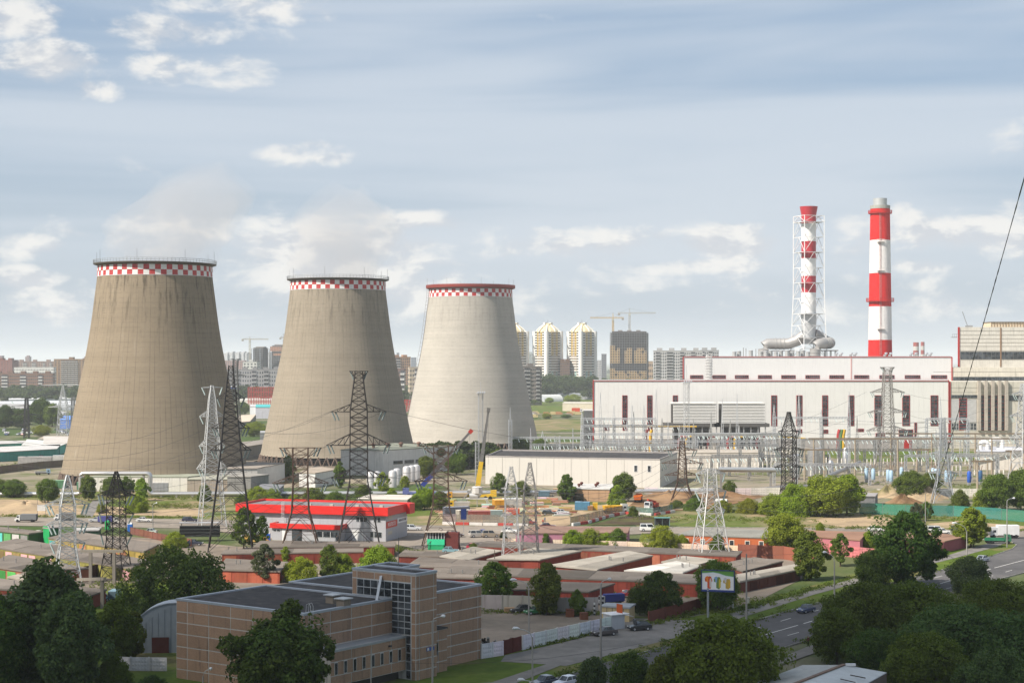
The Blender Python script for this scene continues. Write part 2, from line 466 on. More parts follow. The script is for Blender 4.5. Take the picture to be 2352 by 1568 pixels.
sheet('garage_yard', [(-600, 1232), (-600, 1420), (600, 1420), (1050, 1410), (1700, 1400), (1860, 1320), (1800, 1260), (1240, 1246), (900, 1262), (560, 1256), (350, 1236), (0, 1216)], 'yard', 0.05)
sheet('grass', [(-500, 1390), (-900, 1700), (1240, 1700), (1500, 1600), (1700, 1440), (1560, 1425), (1420, 1412), (1100, 1395), (600, 1400), (380, 1330), (300, 1350)], 'grass', 0.08)
sheet('grass', [(1500, 1432), (1640, 1408), (1840, 1352), (1960, 1318), (2180, 1262), (2330, 1240), (2340, 1262), (2274, 1283), (2148, 1318), (1828, 1404), (1714, 1437), (1560, 1480), (1400, 1522), (1420, 1470)], 'grass', 0.10)
# far road along the plant, and its car park
sheet('road', [(-900, 1172), (0, 1189), (450, 1194), (930, 1208), (1500, 1211), (2000, 1215), (2900, 1224), (2900, 1262), (2330, 1262), (2360, 1240), (2180, 1236), (2000, 1228), (1500, 1225), (1240, 1236), (1075, 1262), (960, 1262), (900, 1248), (600, 1238), (470, 1214), (0, 1207), (-900, 1190)], 'dusty_asphalt', 0.11)
# the avenue that comes down to the near right corner
AVL = [(1150, 1588), (1271, 1561), (1399, 1522), (1523, 1487), (1714, 1432.5), (1828, 1399), (2010, 1350), (2148, 1314), (2274, 1279), (2326, 1261), (2336, 1252), (2320, 1243), (2250, 1238)]
AVR = [(1420, 1620), (1540, 1572), (1660, 1530), (1836, 1477), (1960, 1436), (2100, 1390), (2285, 1333), (2400, 1303), (2600, 1268), (2700, 1244), (2700, 1230)]
sheet('road', AVL + AVR[::-1], 'asphalt', 0.12)
def kerb(line, label_off):
    mb = MB()
    for (x0, y0), (x1, y1) in zip(line, line[1:]):
        a, b = W(x0, y0), W(x1, y1); d = (b - a).normalized(); n = Vector((-d.y, d.x, 0)) * 0.15 * label_off
        mb.prism([a, b, b + n, a + n] if label_off > 0 else [a + n, b + n, b, a], 0.0, 0.24)
    return structure('kerb', mb, 'kerbstone')
kerb(AVL, 1); kerb(AVR, -1)
kerb([(-900, 1171.5), (0, 1188.5), (450, 1193.5), (930, 1207.5), (1500, 1210.5), (2000, 1214.5)], 1)
# pavements beside the avenue
sheet('pavement', [(1100, 1570), (1130, 1568), (1262, 1524), (1290, 1528), (1180, 1572), (1060, 1600)], 'pave', 0.14)
sheet('pavement', [(1676, 1410), (1780, 1382), (1870, 1355), (1965, 1328), (2080, 1300), (2170, 1278), (2240, 1256), (2300, 1240), (2318, 1243), (2290, 1256), (2190, 1283), (2090, 1308), (1965, 1341), (1870, 1366), (1780, 1395), (1690, 1423)], 'pave', 0.14)
sheet('pavement', [(1795, 1510), (1850, 1488), (1960, 1452), (2100, 1405), (2110, 1416), (1960, 1470), (1850, 1508), (1790, 1530)], 'pave', 0.14)
sheet('forecourt', [(1150, 1520), (1160, 1506), (1224, 1492), (1335, 1466), (1395, 1447), (1450, 1420), (1560, 1424), (1660, 1426), (1690, 1414), (1702, 1420), (1640, 1442), (1560, 1463), (1400, 1505), (1300, 1530), (1262, 1527)], 'pave', 0.13)
sheet('yard', [(1095, 1395), (1260, 1404), (1420, 1402), (1425, 1418), (1395, 1440), (1210, 1488), (1095, 1512)], 'yard', 0.12)
sheet('grass', [(1211, 1489), (1320, 1461), (1335, 1465), (1224, 1492)], 'grass', 0.16)
# painted markings
def dashes(pts, n, fill, w, z=0.135):
    a = [W(*p) for p in pts]
    L = [0]
    for p, q in zip(a, a[1:]): L.append(L[-1] + (q - p).length)
    def at(s):
        for i in range(len(a) - 1):
            if s <= L[i + 1] or i == len(a) - 2:
                return a[i].lerp(a[i + 1], (s - L[i]) / (L[i + 1] - L[i])), (a[i + 1] - a[i]).normalized()
    step = L[-1] / n
    for k in range(n):
        p, d = at(k * step); q, d2 = at((k + fill) * step)
        nn = Vector((-d.y, d.x, 0)) * w / 2
        o = structure('road_marking', MB().face([(v.x, v.y, z) for v in (p - nn, q - nn, q + nn, p + nn)]), 'paint', (0.6, 0.58, 0.54))
dashes([(1640, 1492), (1757, 1459), (1838, 1435), (2010, 1384), (2283, 1305), (2400, 1274)], 5, 0.93, 0.22)
dashes([(1650, 1505), (1838, 1452), (2050, 1388), (2352, 1302)], 12, 0.35, 0.16)
dashes([(1560, 1494), (1760, 1437), (2000, 1366), (2290, 1290)], 12, 0.35, 0.16)
dashes([(0, 1198), (450, 1203), (930, 1219), (1500, 1217)], 26, 0.3, 0.18)
dashes([(900, 1226), (1000, 1231), (1060, 1231)], 12, 0.5, 0.3)
# heaps and banks
def heap(name, px, py, w, h, d, mat, seed, z=0.05):
    r2 = random.Random(seed); c = W(px, py); mb = MB(); n, m = 22, 10
    k = c.y / F
    vs = [(c.x, c.y, h)]; fs = []
    ph = [r2.uniform(0, 6.3) for _ in range(6)]
    for j in range(1, m + 1):
        for i in range(n):
            a = 2 * math.pi * i / n; t = j / m
            wob = 1 + 0.16 * math.sin(2 * a + ph[0]) + 0.10 * math.sin(3 * a + ph[1]) + 0.06 * math.sin(7 * a + ph[2])
            x = math.cos(a) * t * w * k / 2 * wob; y = math.sin(a) * t * d / 2 * wob
            zz = h * (1 - t) ** 1.1 * (1 + 0.25 * math.sin(3 * a + ph[3] + 5 * t) + 0.15 * math.sin(5 * a + ph[4] - 7 * t)) - (0.3 if j == m else 0)
            vs.append((c.x + x, c.y + y, max(zz, z if j < m else -0.2)))
    fs += [(0, 1 + i, 1 + (i + 1) % n) for i in range(n)]
    for j in range(m - 1):
        fs += [(1 + j * n + i, 1 + (j + 1) * n + i, 1 + (j + 1) * n + (i + 1) % n, 1 + j * n + (i + 1) % n) for i in range(n)]
    mb.poly(vs, fs)
    return structure(name, mb, mat, smooth=True)
heap('sand_heap', 2040, 1140, 100, 3.6, 16, 'sand', 1); heap('sand_heap', 2120, 1146, 130, 4.6, 18, 'sand', 2)
heap('sand_heap', 2075, 1154, 80, 2.6, 10, 'earth', 3)
heap('earth_bank', 1540, 1142, 160, 2.2, 12, 'earth', 4); heap('earth_bank', 1660, 1140, 170, 2.0, 12, 'earth', 5)
heap('earth_bank', 60, 1166, 150, 2.0, 22, 'sand', 6); heap('earth_bank', 115, 1176, 60, 1.3, 9, 'sand', 7)
heap('earth_bank', 1575, 1168, 60, 1.2, 9, 'gravel', 8)

# ------------------------------------------------------------------ cooling towers
PROF = [(34.1, 4.2), (33.5, 6.4), (33.0, 9.4), (31.6, 15.5), (30.3, 21.9), (29.1, 28), (27.7, 35), (26.0, 42.9), (24.35, 51.6), (23.05, 60), (21.9, 69), (21.0, 76.2), (20.7, 81.0)]
def smooth_prof(prof, k):
    out = []
    for i in range(len(prof) - 1):
        p0 = prof[max(i - 1, 0)]; p1 = prof[i]; p2 = prof[i + 1]; p3 = prof[min(i + 2, len(prof) - 1)]
        for j in range(k):
            t = j / k
            m1 = (p2[0] - p0[0]) / (p2[1] - p0[1]); m2 = (p3[0] - p1[0]) / (p3[1] - p1[1]); h = p2[1] - p1[1]
            out.append(((2 * t**3 - 3 * t**2 + 1) * p1[0] + (t**3 - 2 * t**2 + t) * h * m1 + (-2 * t**3 + 3 * t**2) * p2[0] + (t**3 - t**2) * h * m2, p1[1] + t * h))
    return out + [prof[-1]]
def cooling_tower(px, Y, conc, label, sc, rz, rimcol, gal_red, stair=False):
    c = AT(px, Y)
    t = thing('cooling_tower', label, 'cooling tower', c, rz, 'cooling towers of the power station', (sc, sc, sc))
    pf = smooth_prof(PROF, 4)
    inner = [(r - 0.7, z) for r, z in pf[::-1]]
    sh = MB().lathe(pf + inner, 128, cap=False)
    n = 128; a = (len(pf) * 2 - 1) * n
    sh.f += [(a + k, a + (k + 1) % n, (k + 1) % n, k) for k in range(n)]; sh.m += [0] * n
    part('shell', sh, conc, t, smooth=True)
    # two rows of painted squares under the rim, each paint coat a face of the band
    band = MB(); N = 64
    for row in range(2):
        for k in range(N):
            z0, z1 = 76.35 + row * 1.85, 76.35 + (row + 1) * 1.85
            for h in range(2):
                a0, a1 = (k + h / 2) * 2 * math.pi / N, (k + (h + 1) / 2) * 2 * math.pi / N
                r = 21.06
                band.face([(r * math.cos(a0), r * math.sin(a0), z0), (r * math.cos(a1), r * math.sin(a1), z0),
                           ((r - .1) * math.cos(a1), (r - .1) * math.sin(a1), z1), ((r - .1) * math.cos(a0), (r - .1) * math.sin(a0), z1)], (k + row) % 2)
    band.lathe([(21.1, 76.2), (21.1, 76.35)], 128, cap=False)
    b = part('checker_band', band, ['band_white', 'band_red'], t)
    gal = MB().lathe([(20.9, 80.3), (22.2, 80.75), (22.4, 80.8), (22.4, 81.1), (20.2, 81.1), (20.2, 80.3)], 96, cap=False)
    part('gallery', gal, 'paint', t, rimcol)
    rail = MB()
    for k in range(96):
        a0, a1 = k * 2 * math.pi / 96, (k + 1) * 2 * math.pi / 96
        p, q = Vector((22.4 * math.cos(a0), 22.4 * math.sin(a0), 0)), Vector((22.4 * math.cos(a1), 22.4 * math.sin(a1), 0))
        for z in (81.7, 82.35): rail.bar(p + Vector((0, 0, z)), q + Vector((0, 0, z)), 0.11)
        rail.bar(p + Vector((0, 0, 81.1)), p + Vector((0, 0, 82.4)), 0.11)
        if gal_red: rail.face([p + Vector((0, 0, 81.1)), q + Vector((0, 0, 81.1)), q + Vector((0, 0, 82.2)), p + Vector((0, 0, 82.2))])
    part('railing', rail, 'steel', t, (0.30, 0.05, 0.035) if gal_red else (0.33, 0.34, 0.34), kind='stuff')
    for k in range(8):
        a = k * math.pi / 4 + 0.3
        part('lightning_rod', MB().bar((22.3 * math.cos(a), 22.3 * math.sin(a), 81), (22.3 * math.cos(a), 22.3 * math.sin(a), 85.6), 0.09), 'steel', t, (0.2, 0.2, 0.2))
    col = MB()
    for k in range(60):
        a0 = k * 2 * math.pi / 60
        for s in (-1, 1):
            a1 = a0 + s * math.pi / 60
            col.bar((35.3 * math.cos(a0), 35.3 * math.sin(a0), 0), (34.0 * math.cos(a1), 34.0 * math.sin(a1), 4.4), 0.55)
    part('colonnade', col, 'concrete', t, (0.13, 0.095, 0.075), kind='stuff')
    fill = MB().lathe([(33.4, 0.0), (33.2, 3.9)], 64)
    part('fill_pack', fill, 'paint', t, (0.025, 0.022, 0.02))
    part('basin', MB().lathe([(37.5, 0.0), (37.5, 1.1), (36.9, 1.1), (36.9, 0.0)], 96, cap=False), 'concrete', t, (0.26, 0.22, 0.18))
    if stair:
        st = MB(); prev = None
        for i in range(0, len(pf), 1):
            r, z = pf[i]
            a = R(178) - rz
            cur = [Vector(((r + 0.25) * math.cos(a + da), (r + 0.25) * math.sin(a + da), z)) for da in (-0.03, 0.03)] + [Vector(((r + 1.3) * math.cos(a), (r + 1.3) * math.sin(a), z))]
            if prev:
                for p, q in zip(prev, cur): st.bar(p, q, 0.16)
            for p, q in ((cur[0], cur[1]), (cur[1], cur[2]), (cur[2], cur[0])): st.bar(p, q, 0.12)
            prev = cur
        part('ladder', st, 'steel', t, (0.35, 0.33, 0.33), kind='stuff')
    return t
for nm, c in (('band_white', (0.70, 0.68, 0.66)), ('band_red', (0.42, 0.022, 0.022))):
    t_, b_, o_ = newmat(nm)
    n_ = t_.noise(wpos(t_), 0.5, 5.0, 0.7)
    f_ = t_.math('ADD', 0.7, t_.math('MULTIPLY', n_, 0.5))
    t_.put(b_.inputs['Base Color'], t_.mix(t_.math('MULTIPLY', t_.ramp(t_.noise(wpos(t_), 1.3, 5.0, 0.7), 0.5, 0.75), 0.4), t_.mix(1.0, c, t_.vec(f_, f_, f_), 'MULTIPLY'), (0.3, 0.27, 0.23))); b_.inputs['Roughness'].default_value = 0.6
cooling_tower(356.6, 631, 'tower_concrete_old', 'largest soot-streaked tan cooling tower, nearest of the three', 1.0, 0.4, (0.10, 0.09, 0.075), False)
cooling_tower(776.5, 750, 'tower_concrete_mid', 'middle grey-tan cooling tower behind the black pylon with crossarms', 1.0, 1.9, (0.08, 0.075, 0.065), False)
cooling_tower(1081, 872, 'tower_concrete_new', 'palest cooling tower with dark red rim beside the white tower blocks', 1.02, 3.1, (0.20, 0.05, 0.04), True, True)

# ------------------------------------------------------------------ the white turbine hall
YP = 880.0
def win_frame(mb, x0, x1, z0, z1, y, w, d, mi=0):
    mb.box(x0, x0 + w, y - d, y, z0, z1, mi); mb.box(x1 - w, x1, y - d, y, z0, z1, mi)
    mb.box(x0 + w, x1 - w, y - d, y, z0, z0 + w, mi); mb.box(x0 + w, x1 - w, y - d, y, z1 - w, z1, mi)
RED = (0.36, 0.022, 0.02)
def hall():
    kx = YP / F
    t = thing('turbine_hall', 'long white clad turbine hall with red trim and tall narrow windows', 'factory', (0, YP, 0))
    X = lambda px: (px - CX) * kx
    Z = lambda py: ZAT(py, YP)
    x0, x1, zt = X(1363), X(2178), Z(875)
    g = lambda a, b, d, Yf: [(a, 0), (b, 0), (b * (1 + d / Yf), d), (a * (1 + d / Yf), d)]   # the hall is a little wider at the back
    part('wall', MB().prism(g(x0, x1, 36, YP), 5.0, zt), 'clad', t, WHITE)
    part('plinth', MB().prism([(x, y - .25) for x, y in g(x0 + .1, x1 - .1, 35, YP)], 0, 5.0), 'concrete', t, (0.35, 0.33, 0.31))
    part('roof_edge', MB().prism([(x, y - .35) for x, y in g(x0 - .3, x1 + .3, 36.3, YP)], zt, zt + .28), 'paint_smooth', t, RED)
    part('roof', MB().prism(g(x0 + .2, x1 - .2, 35.5, YP), zt + .28, zt + .36), 'roofing', t, (0.4, 0.39, 0.38))
    part('corner_trim', MB().box(x0 - .35, x0 + .2, -.4, 0.4, 3.0, zt), 'paint_smooth', t, RED)
    part('corner_trim', MB().box(x1 + .1, x1 + .4, -.3, 0.4, 3.0, zt), 'paint_smooth', t, RED)
    for i in range(1, 12):   # joints of the cladding
        x = x0 + (x1 - x0) * i / 12
        part('cladding_joint', MB().box(x - .05, x + .05, -.03, 0.0, 5.1, zt - .1), 'paint', t, (0.62, 0.6, 0.57))
    for i in range(36):
        x = x0 + (x1 - x0) * (i + .5) / 36
        part('cladding_joint', MB().box(x - .03, x + .03, -.025, 0.0, 5.1, zt - .1), 'paint', t, (0.56, 0.54, 0.51))
    part('cladding_joint', MB().box(x0 + .6, x1 - .3, -.04, 0.0, Z(945), Z(944.5)), 'paint', t, (0.62, 0.6, 0.57))
    xs = [(1430, 1440), (1487, 1497.5), (1546, 1556), (1772, 1784), (1830, 1842), (1889, 1901), (1949, 1961), (2009, 2025), (2073, 2089), (2138, 2154)]
    for a, b in xs:
        window(t, X(a - .8), X(b + .8), Z(977.5), Z(907.5), 0.0, 2, 9, 0.28)
    for a, b, c, d in ((1388, 1399, 979, 988), (1430, 1440, 979, 988), (1488, 1498, 980, 989), (1830, 1842, 985, 994), (1890, 1902, 986, 995), (1966, 1984, 984, 991), (2064, 2097, 986, 1003), (2011, 2032, 994, 1003)):
        window(t, X(a), X(b), Z(d), Z(c), 0.0, 3, 2, 0.25)
    window(t, X(2100), X(2106), Z(1016), Z(970), 0.0, 1, 8, 0.25)
    part('door', MB().box(X(2076), X(2094), -.4, -.26, 0, 5.4), 'paint', t, RED)
    # the higher block behind
    t2 = thing('boiler_hall', 'higher white clad hall with a row of wide low windows', 'factory', (0, 916, 0))
    k2 = 916 / F; X2 = lambda px: (px - CX) * k2; Z2 = lambda py: ZAT(py, 916)
    a, b, zt2 = X2(1570), X2(2186), Z2(820)
    part('wall', MB().prism([(x, y + .4) for x, y in g(a, b, 55, 916)], 0, zt2), 'clad', t2, (0.64, 0.625, 0.60))
    part('roof_edge', MB().prism([(x, y + .05) for x, y in g(a - .3, b + .3, 55.3, 916)], zt2, zt2 + .25), 'paint_smooth', t2, RED)
    part('roof', MB().prism([(x, y + .8) for x, y in g(a + .3, b - .3, 54, 916)], zt2 + .25, zt2 + .5), 'roofing', t2, (0.4, 0.39, 0.38))
    part('corner_trim', MB().box(a - .4, a + .1, 0.0, .7, 35.6, zt2), 'paint_smooth', t2, RED)
    part('corner_trim', MB().box(b - .1, b + .45, 0.0, .7, 30, zt2), 'paint_smooth', t2, RED)
    part('corner_trim', MB().box(X2(1954.4), X2(1956.4), 0.2, .4, 35.6, zt2), 'paint', t2, (0.55, 0.3, 0.28))
    for p, q in ((1585, 1615), (1636, 1667), (1688, 1719.5), (1741, 1773), (1794.6, 1827.5), (1850, 1883), (1905, 1939), (1962, 1996.5), (2020, 2054.6), (2078.5, 2114), (2139, 2175.5)):
        window(t2, X2(p), X2(q), Z2(869.3), Z2(861.2), 0.4, 7, 1, 0.2)
    # vents standing on the roof
    for i, px in enumerate((1690, 1702, 1728, 1752, 1763, 1775, 1786, 1799, 1812, 1825, 1838, 1850, 1860)):
        v = thing('roof_vent', 'grey round vent stack on the hall roof, %s from the left' % ORD[i], 'vent', (X2(px), 916 + 6 + (i % 2) * 2, zt2 + .5), group='round vents on the roof')
        h = 2.2 + (i % 3) * .35
        part('pipe', MB().lathe([(1.15, 0), (1.15, h)], 16), 'steel', v, (0.42, 0.42, 0.41), True)
        part('cap', MB().lathe([(1.3, h), (1.3, h + .25), (.3, h + .45)], 16), 'steel', v, (0.5, 0.5, 0.5))
    for i, px in enumerate((1921, 1932, 1955, 1965, 2034, 2045, 2093, 2103, 2128, 2138)):
        v = thing('gooseneck_vent', 'shiny rounded vent cowl on the hall roof, %s cowl from the lattice flue' % ORD[i], 'vent', (X2(px), 918, zt2 + .5), group='rounded cowls on the roof')
        part('cowl', MB().tube([(0, 0, 0), (0, 0, .8), (.25, 0, 1.25), (.8, -.1, 1.4), (1.2, -.2, 1.1)], [.75, .75, .8, .8, .7], 12), 'shiny_pipe', v, (0.6, 0.6, 0.6), True)
    for i, px in enumerate((1712, 1718, 1741)):
        solid('roof_pipe', MB().lathe([(.22, 0), (.22, 5.2 - i * .3)], 8, (X2(px), 924)), 'steel', 'thin vent pipe on the hall roof, %s of three' % ('leftmost', 'middle', 'rightmost')[i], 'pipe', (0.35, 0.35, 0.35)).location = (0, 0, zt2)
def window(parent, x0, x1, z0, z1, y, nx, nz, w=0.2):
    f = MB(); win_frame(f, x0, x1, z0, z1, y, w, 0.18)
    fo = part('window', f, 'paint_smooth', parent, (0.28, 0.02, 0.02))
    part('pane', MB().box(x0 + w, x1 - w, y - .06, y - .005, z0 + w, z1 - w), 'glass', fo)
    bars = MB()
    for i in range(1, nx):
        x = x0 + (x1 - x0) * i / nx; bars.box(x - .06, x + .06, y - .1, y - .061, z0 + w, z1 - w)
    for i in range(1, nz):
        z = z0 + (z1 - z0) * i / nz; bars.box(x0 + w, x1 - w, y - .13, y - .101, z - .07, z + .07)
    if bars.v: part('glazing_bars', bars, 'paint_smooth', fo, (0.24, 0.02, 0.02))
    return fo
hall()

def louvre_block(px0, px1, label):
    Y = 848.0; k = Y / F
    x0, x1 = (px0 - CX) * k, (px1 - CX) * k; z0, z1 = ZAT(972, Y), ZAT(927, Y)
    t = thing('air_cooler', label, 'air cooler', (0, Y, 0), group='louvred intake housings in front of the hall')
    part('housing', MB().box(x0 + .3, x1 - .3, .8, 16, z0, z1 - .4), 'paint', t, (0.055, 0.052, 0.05))
    n = 13
    for i in range(n):
        z = z0 + (z1 - z0) * (i + .5) / n
        part('slat', MB().poly([(x0, -.15, z - .2), (x1, -.15, z - .2), (x1, .3, z + .1), (x0, .3, z + .1), (x0, -.15, z + .08), (x1, -.15, z + .08), (x1, .3, z + .3), (x0, .3, z + .3)],
             [(0, 1, 5, 4), (1, 2, 6, 5), (2, 3, 7, 6), (3, 0, 4, 7), (3, 2, 1, 0), (4, 5, 6, 7)]), 'paint_smooth', t, (0.74, 0.72, 0.68))
    for i in range(10):
        x = x0 + (x1 - x0) * i / 9
        part('upright', MB().box(x - .14, x + .14, .46, .8, z0, z1), 'paint', t, (0.10, 0.095, 0.09))
    part('hood', MB().box(x0 - .2, x1 + .2, -.4, 16.4, z1 + .02, z1 + .5), 'paint_smooth', t, (0.7, 0.68, 0.64))
    part('deck', MB().box(x0 - 4, x1 + 2, -2, 16, z0 - 1.7, z0 - .05), 'paint', t, (0.09, 0.085, 0.08))
    for i in range(7):
        x = x0 + (x1 - x0) * i / 6
        part('post', MB().box(x - .25, x + .25, -1.4, -.9, 0, z0 - 1.7), 'steel', t, (0.36, 0.36, 0.36))
    part('plant_room', MB().box(x0 + 1, x1 - 2, 3, 15, 0, z0 - 1.75), 'paint', t, (0.10, 0.098, 0.1))
    for i, (dx, c) in enumerate(((2.5, RED), (6, (0.62, 0.36, 0.02)), (12, (0.08, 0.085, 0.1)), (17, (0.16, 0.03, 0.03)))):
        part('pipe', MB().tube([(x0 + dx, -3, 0), (x0 + dx, -3, 6.5), (x0 + dx + 1, -3, 7.6), (x0 + dx + 4, -3, 7.6)], 0.6, 10), 'paint_smooth', t, c, True)
    return t
louvre_block(1546.5, 1645, 'louvred air intake housing with white slats, the left one of two')
louvre_block(1658, 1757, 'louvred air intake housing with white slats, the right one of two')

# old concrete boiler house at the right edge
def boiler_house():
    Y = YP; kx = Y / F
    t = thing('boiler_house', 'old stained concrete boiler house with window bands and upright fins', 'factory', (0, Y, 0))
    B = (0.55, 0.51, 0.43)
    def X(px, Yd=Y): return (px - CX) * Yd / F
    xe = X(2178) + .7; xr = xe + 190
    z1 = ZAT(876, Y); z2 = ZAT(843.5, 916); z3 = ZAT(751, 935)
    part('wall', MB().box(xe, xr, .3, 40, 0, z1), 'concrete', t, B)
    part('wall', MB().prism([(X(2187, 916), 36.4), (xr, 36.4), (xr, 56.9), (X(2187, 937), 56.9)], z1, z2), 'concrete', t, B)
    part('wall', MB().prism([(X(2202.5, 935), 55), (xr, 55), (xr, 110), (X(2202.5, 990), 110)], z2, z3), 'concrete', t, (0.55, 0.52, 0.46))
    part('edge_trim', MB().box(X(2202.5, 935) - .5, X(2202.5, 935) + .3, 54.6, 55.6, z2 + .2, z3), 'paint', t, RED)
    part('edge_trim', MB().box(xe - .1, xe + .5, -.1, .29, 3, z1), 'paint', t, RED)
    for z in (z3 - 4.4, z3 - 8.6, z3 - 13, z3 - 2.1, z3 - 6.5, z3 - 10.6):
        part('panel_joint', MB().box(X(2202.5, 935) + .4, xr, 54.94, 55.0, z - .09, z + .09), 'paint', t, (0.17, 0.15, 0.12))
    for z in (z1 - 3.2, z1 - 5.6, z2 - 2.4):
        yy = .24 if z < z1 else 36.34
        part('panel_joint', MB().box(xe + .6, xr, yy, yy + .06, z - .07, z + .07), 'paint', t, (0.2, 0.18, 0.15))
    for i in range(4):
        x = X(2202.5, 935) + 23 * (i + 1)
        part('downpipe' if i == 0 else 'panel_joint', MB().box(x - .35 if i == 0 else x - .06, x + .35 if i == 0 else x + .06, 54.7 if i == 0 else 54.92, 54.93 if i == 0 else 54.99, z2 + .2, z3 - .3), 'paint', t, (0.23, 0.14, 0.08))
    def band(x0, x1, za, zb, y, n, rows, frame):
        g = part('window_band', MB().box(x0, x1, y - .12, y - .02, za, zb), 'glass', t)
        m = MB()
        for i in range(n + 1):
            x = x0 + (x1 - x0) * i / n; m.box(x - .07, x + .07, y - .2, y - .121, za, zb)
        for i in range(rows + 1):
            z = za + (zb - za) * i / rows; m.box(x0, x1, y - .23, y - .201, z - .07, z + .07)
        part('glazing_bars', m, 'paint', g, frame)
    G = (0.13, 0.13, 0.125)
    band(X(2204, 935) + .5, xr, ZAT(825, 935), ZAT(807.5, 935), 55, 70, 2, G)
    band(X(2190, 916), xr, ZAT(874, 916), ZAT(865.5, 916), 36.4, 60, 1, G)
    band(xe + 1, xe + 14.3, ZAT(914, Y), ZAT(907, Y), .3, 8, 1, G)
    band(xe + 5, xe + 9, ZAT(987, Y), ZAT(915, Y), .3, 1, 11, (0.5, 0.02, 0.02))
    band(xe + 1, xe + 4.8, ZAT(987, Y), ZAT(972, Y), .3, 3, 2, (0.6, 0.6, 0.58)); band(xe + 9.2, xe + 14, ZAT(987, Y), ZAT(972, Y), .3, 3, 2, (0.6, 0.6, 0.58))
    for i in range(4):
        xa = X(2252 + i * 15.6) - .2
        band(xa, xa + 2.1, ZAT(988, Y), ZAT(908, Y), .3, 1, 9, (0.42, 0.03, 0.03))
    band(xe + 31, xr, ZAT(920, Y), ZAT(908, Y), .3, 40, 1, G)
    band(xe + 38, xe + 60, ZAT(985, Y), ZAT(922, Y), .3, 8, 5, (0.22, 0.13, 0.08))
    for x0_, w_ in ((xe + 1, 4), (xe + 9.2, 4.8)):
        part('panel', MB().box(x0_, x0_ + w_, .12, .29, ZAT(970, Y), ZAT(917, Y)), 'paint', t, (0.45, 0.44, 0.43))
    for i in range(5):
        xa = X(2248.5 + i * 15.6)
        part('fin', MB().prism([(xa - .75, -1.3), (xa + .75, -1.3), (xa + .75, .28), (xa - .75, .28)], ZAT(988, Y), ZAT(874, Y)), 'concrete', t, (0.42, 0.37, 0.31))
    # rusty penthouse on the roof, with ribs
    xp = X(2281, 940)
    part('penthouse', MB().box(xp, xp + 60, 64, 80, z3, z3 + 2.9), 'paint', t, (0.55, 0.45, 0.32))
    for i in range(14):
        part('rib', MB().box(xp + i * 1.6, xp + i * 1.6 + .3, 63.7, 63.99, z3, z3 + 2.8), 'paint', t, (0.28, 0.19, 0.12))
    part('penthouse_roof', MB().box(xp - .4, xp + 60, 63.4, 80.4, z3 + 2.92, z3 + 3.2), 'paint', t, (0.2, 0.18, 0.16))
    bal = MB(); bx = X(2189, 935)
    bal.box(bx, X(2202, 935) - .6, 56, 60, z2 + 16.4, z2 + 16.7)
    for i in range(4): bal.bar((bx + i, 56, z2 + 16.7), (bx + i, 56, z2 + 18.3), .12)
    bal.bar((bx, 56, z2 + 18.3), (bx + 3.2, 56, z2 + 18.3), .12)
    part('balcony', bal, 'steel', t, (0.25, 0.25, 0.24))
    jb = MB().bar((X(2229, 935), 60, z3), (X(2216, 935), 60, z3 + 8.6), .3); jb.box(X(2229, 935) - 1.5, X(2229, 935) + 2.5, 59.5, 60.5, z3, z3 + 1.0)
    part('davit', jb, 'steel', t, (0.3, 0.3, 0.3))
boiler_house()

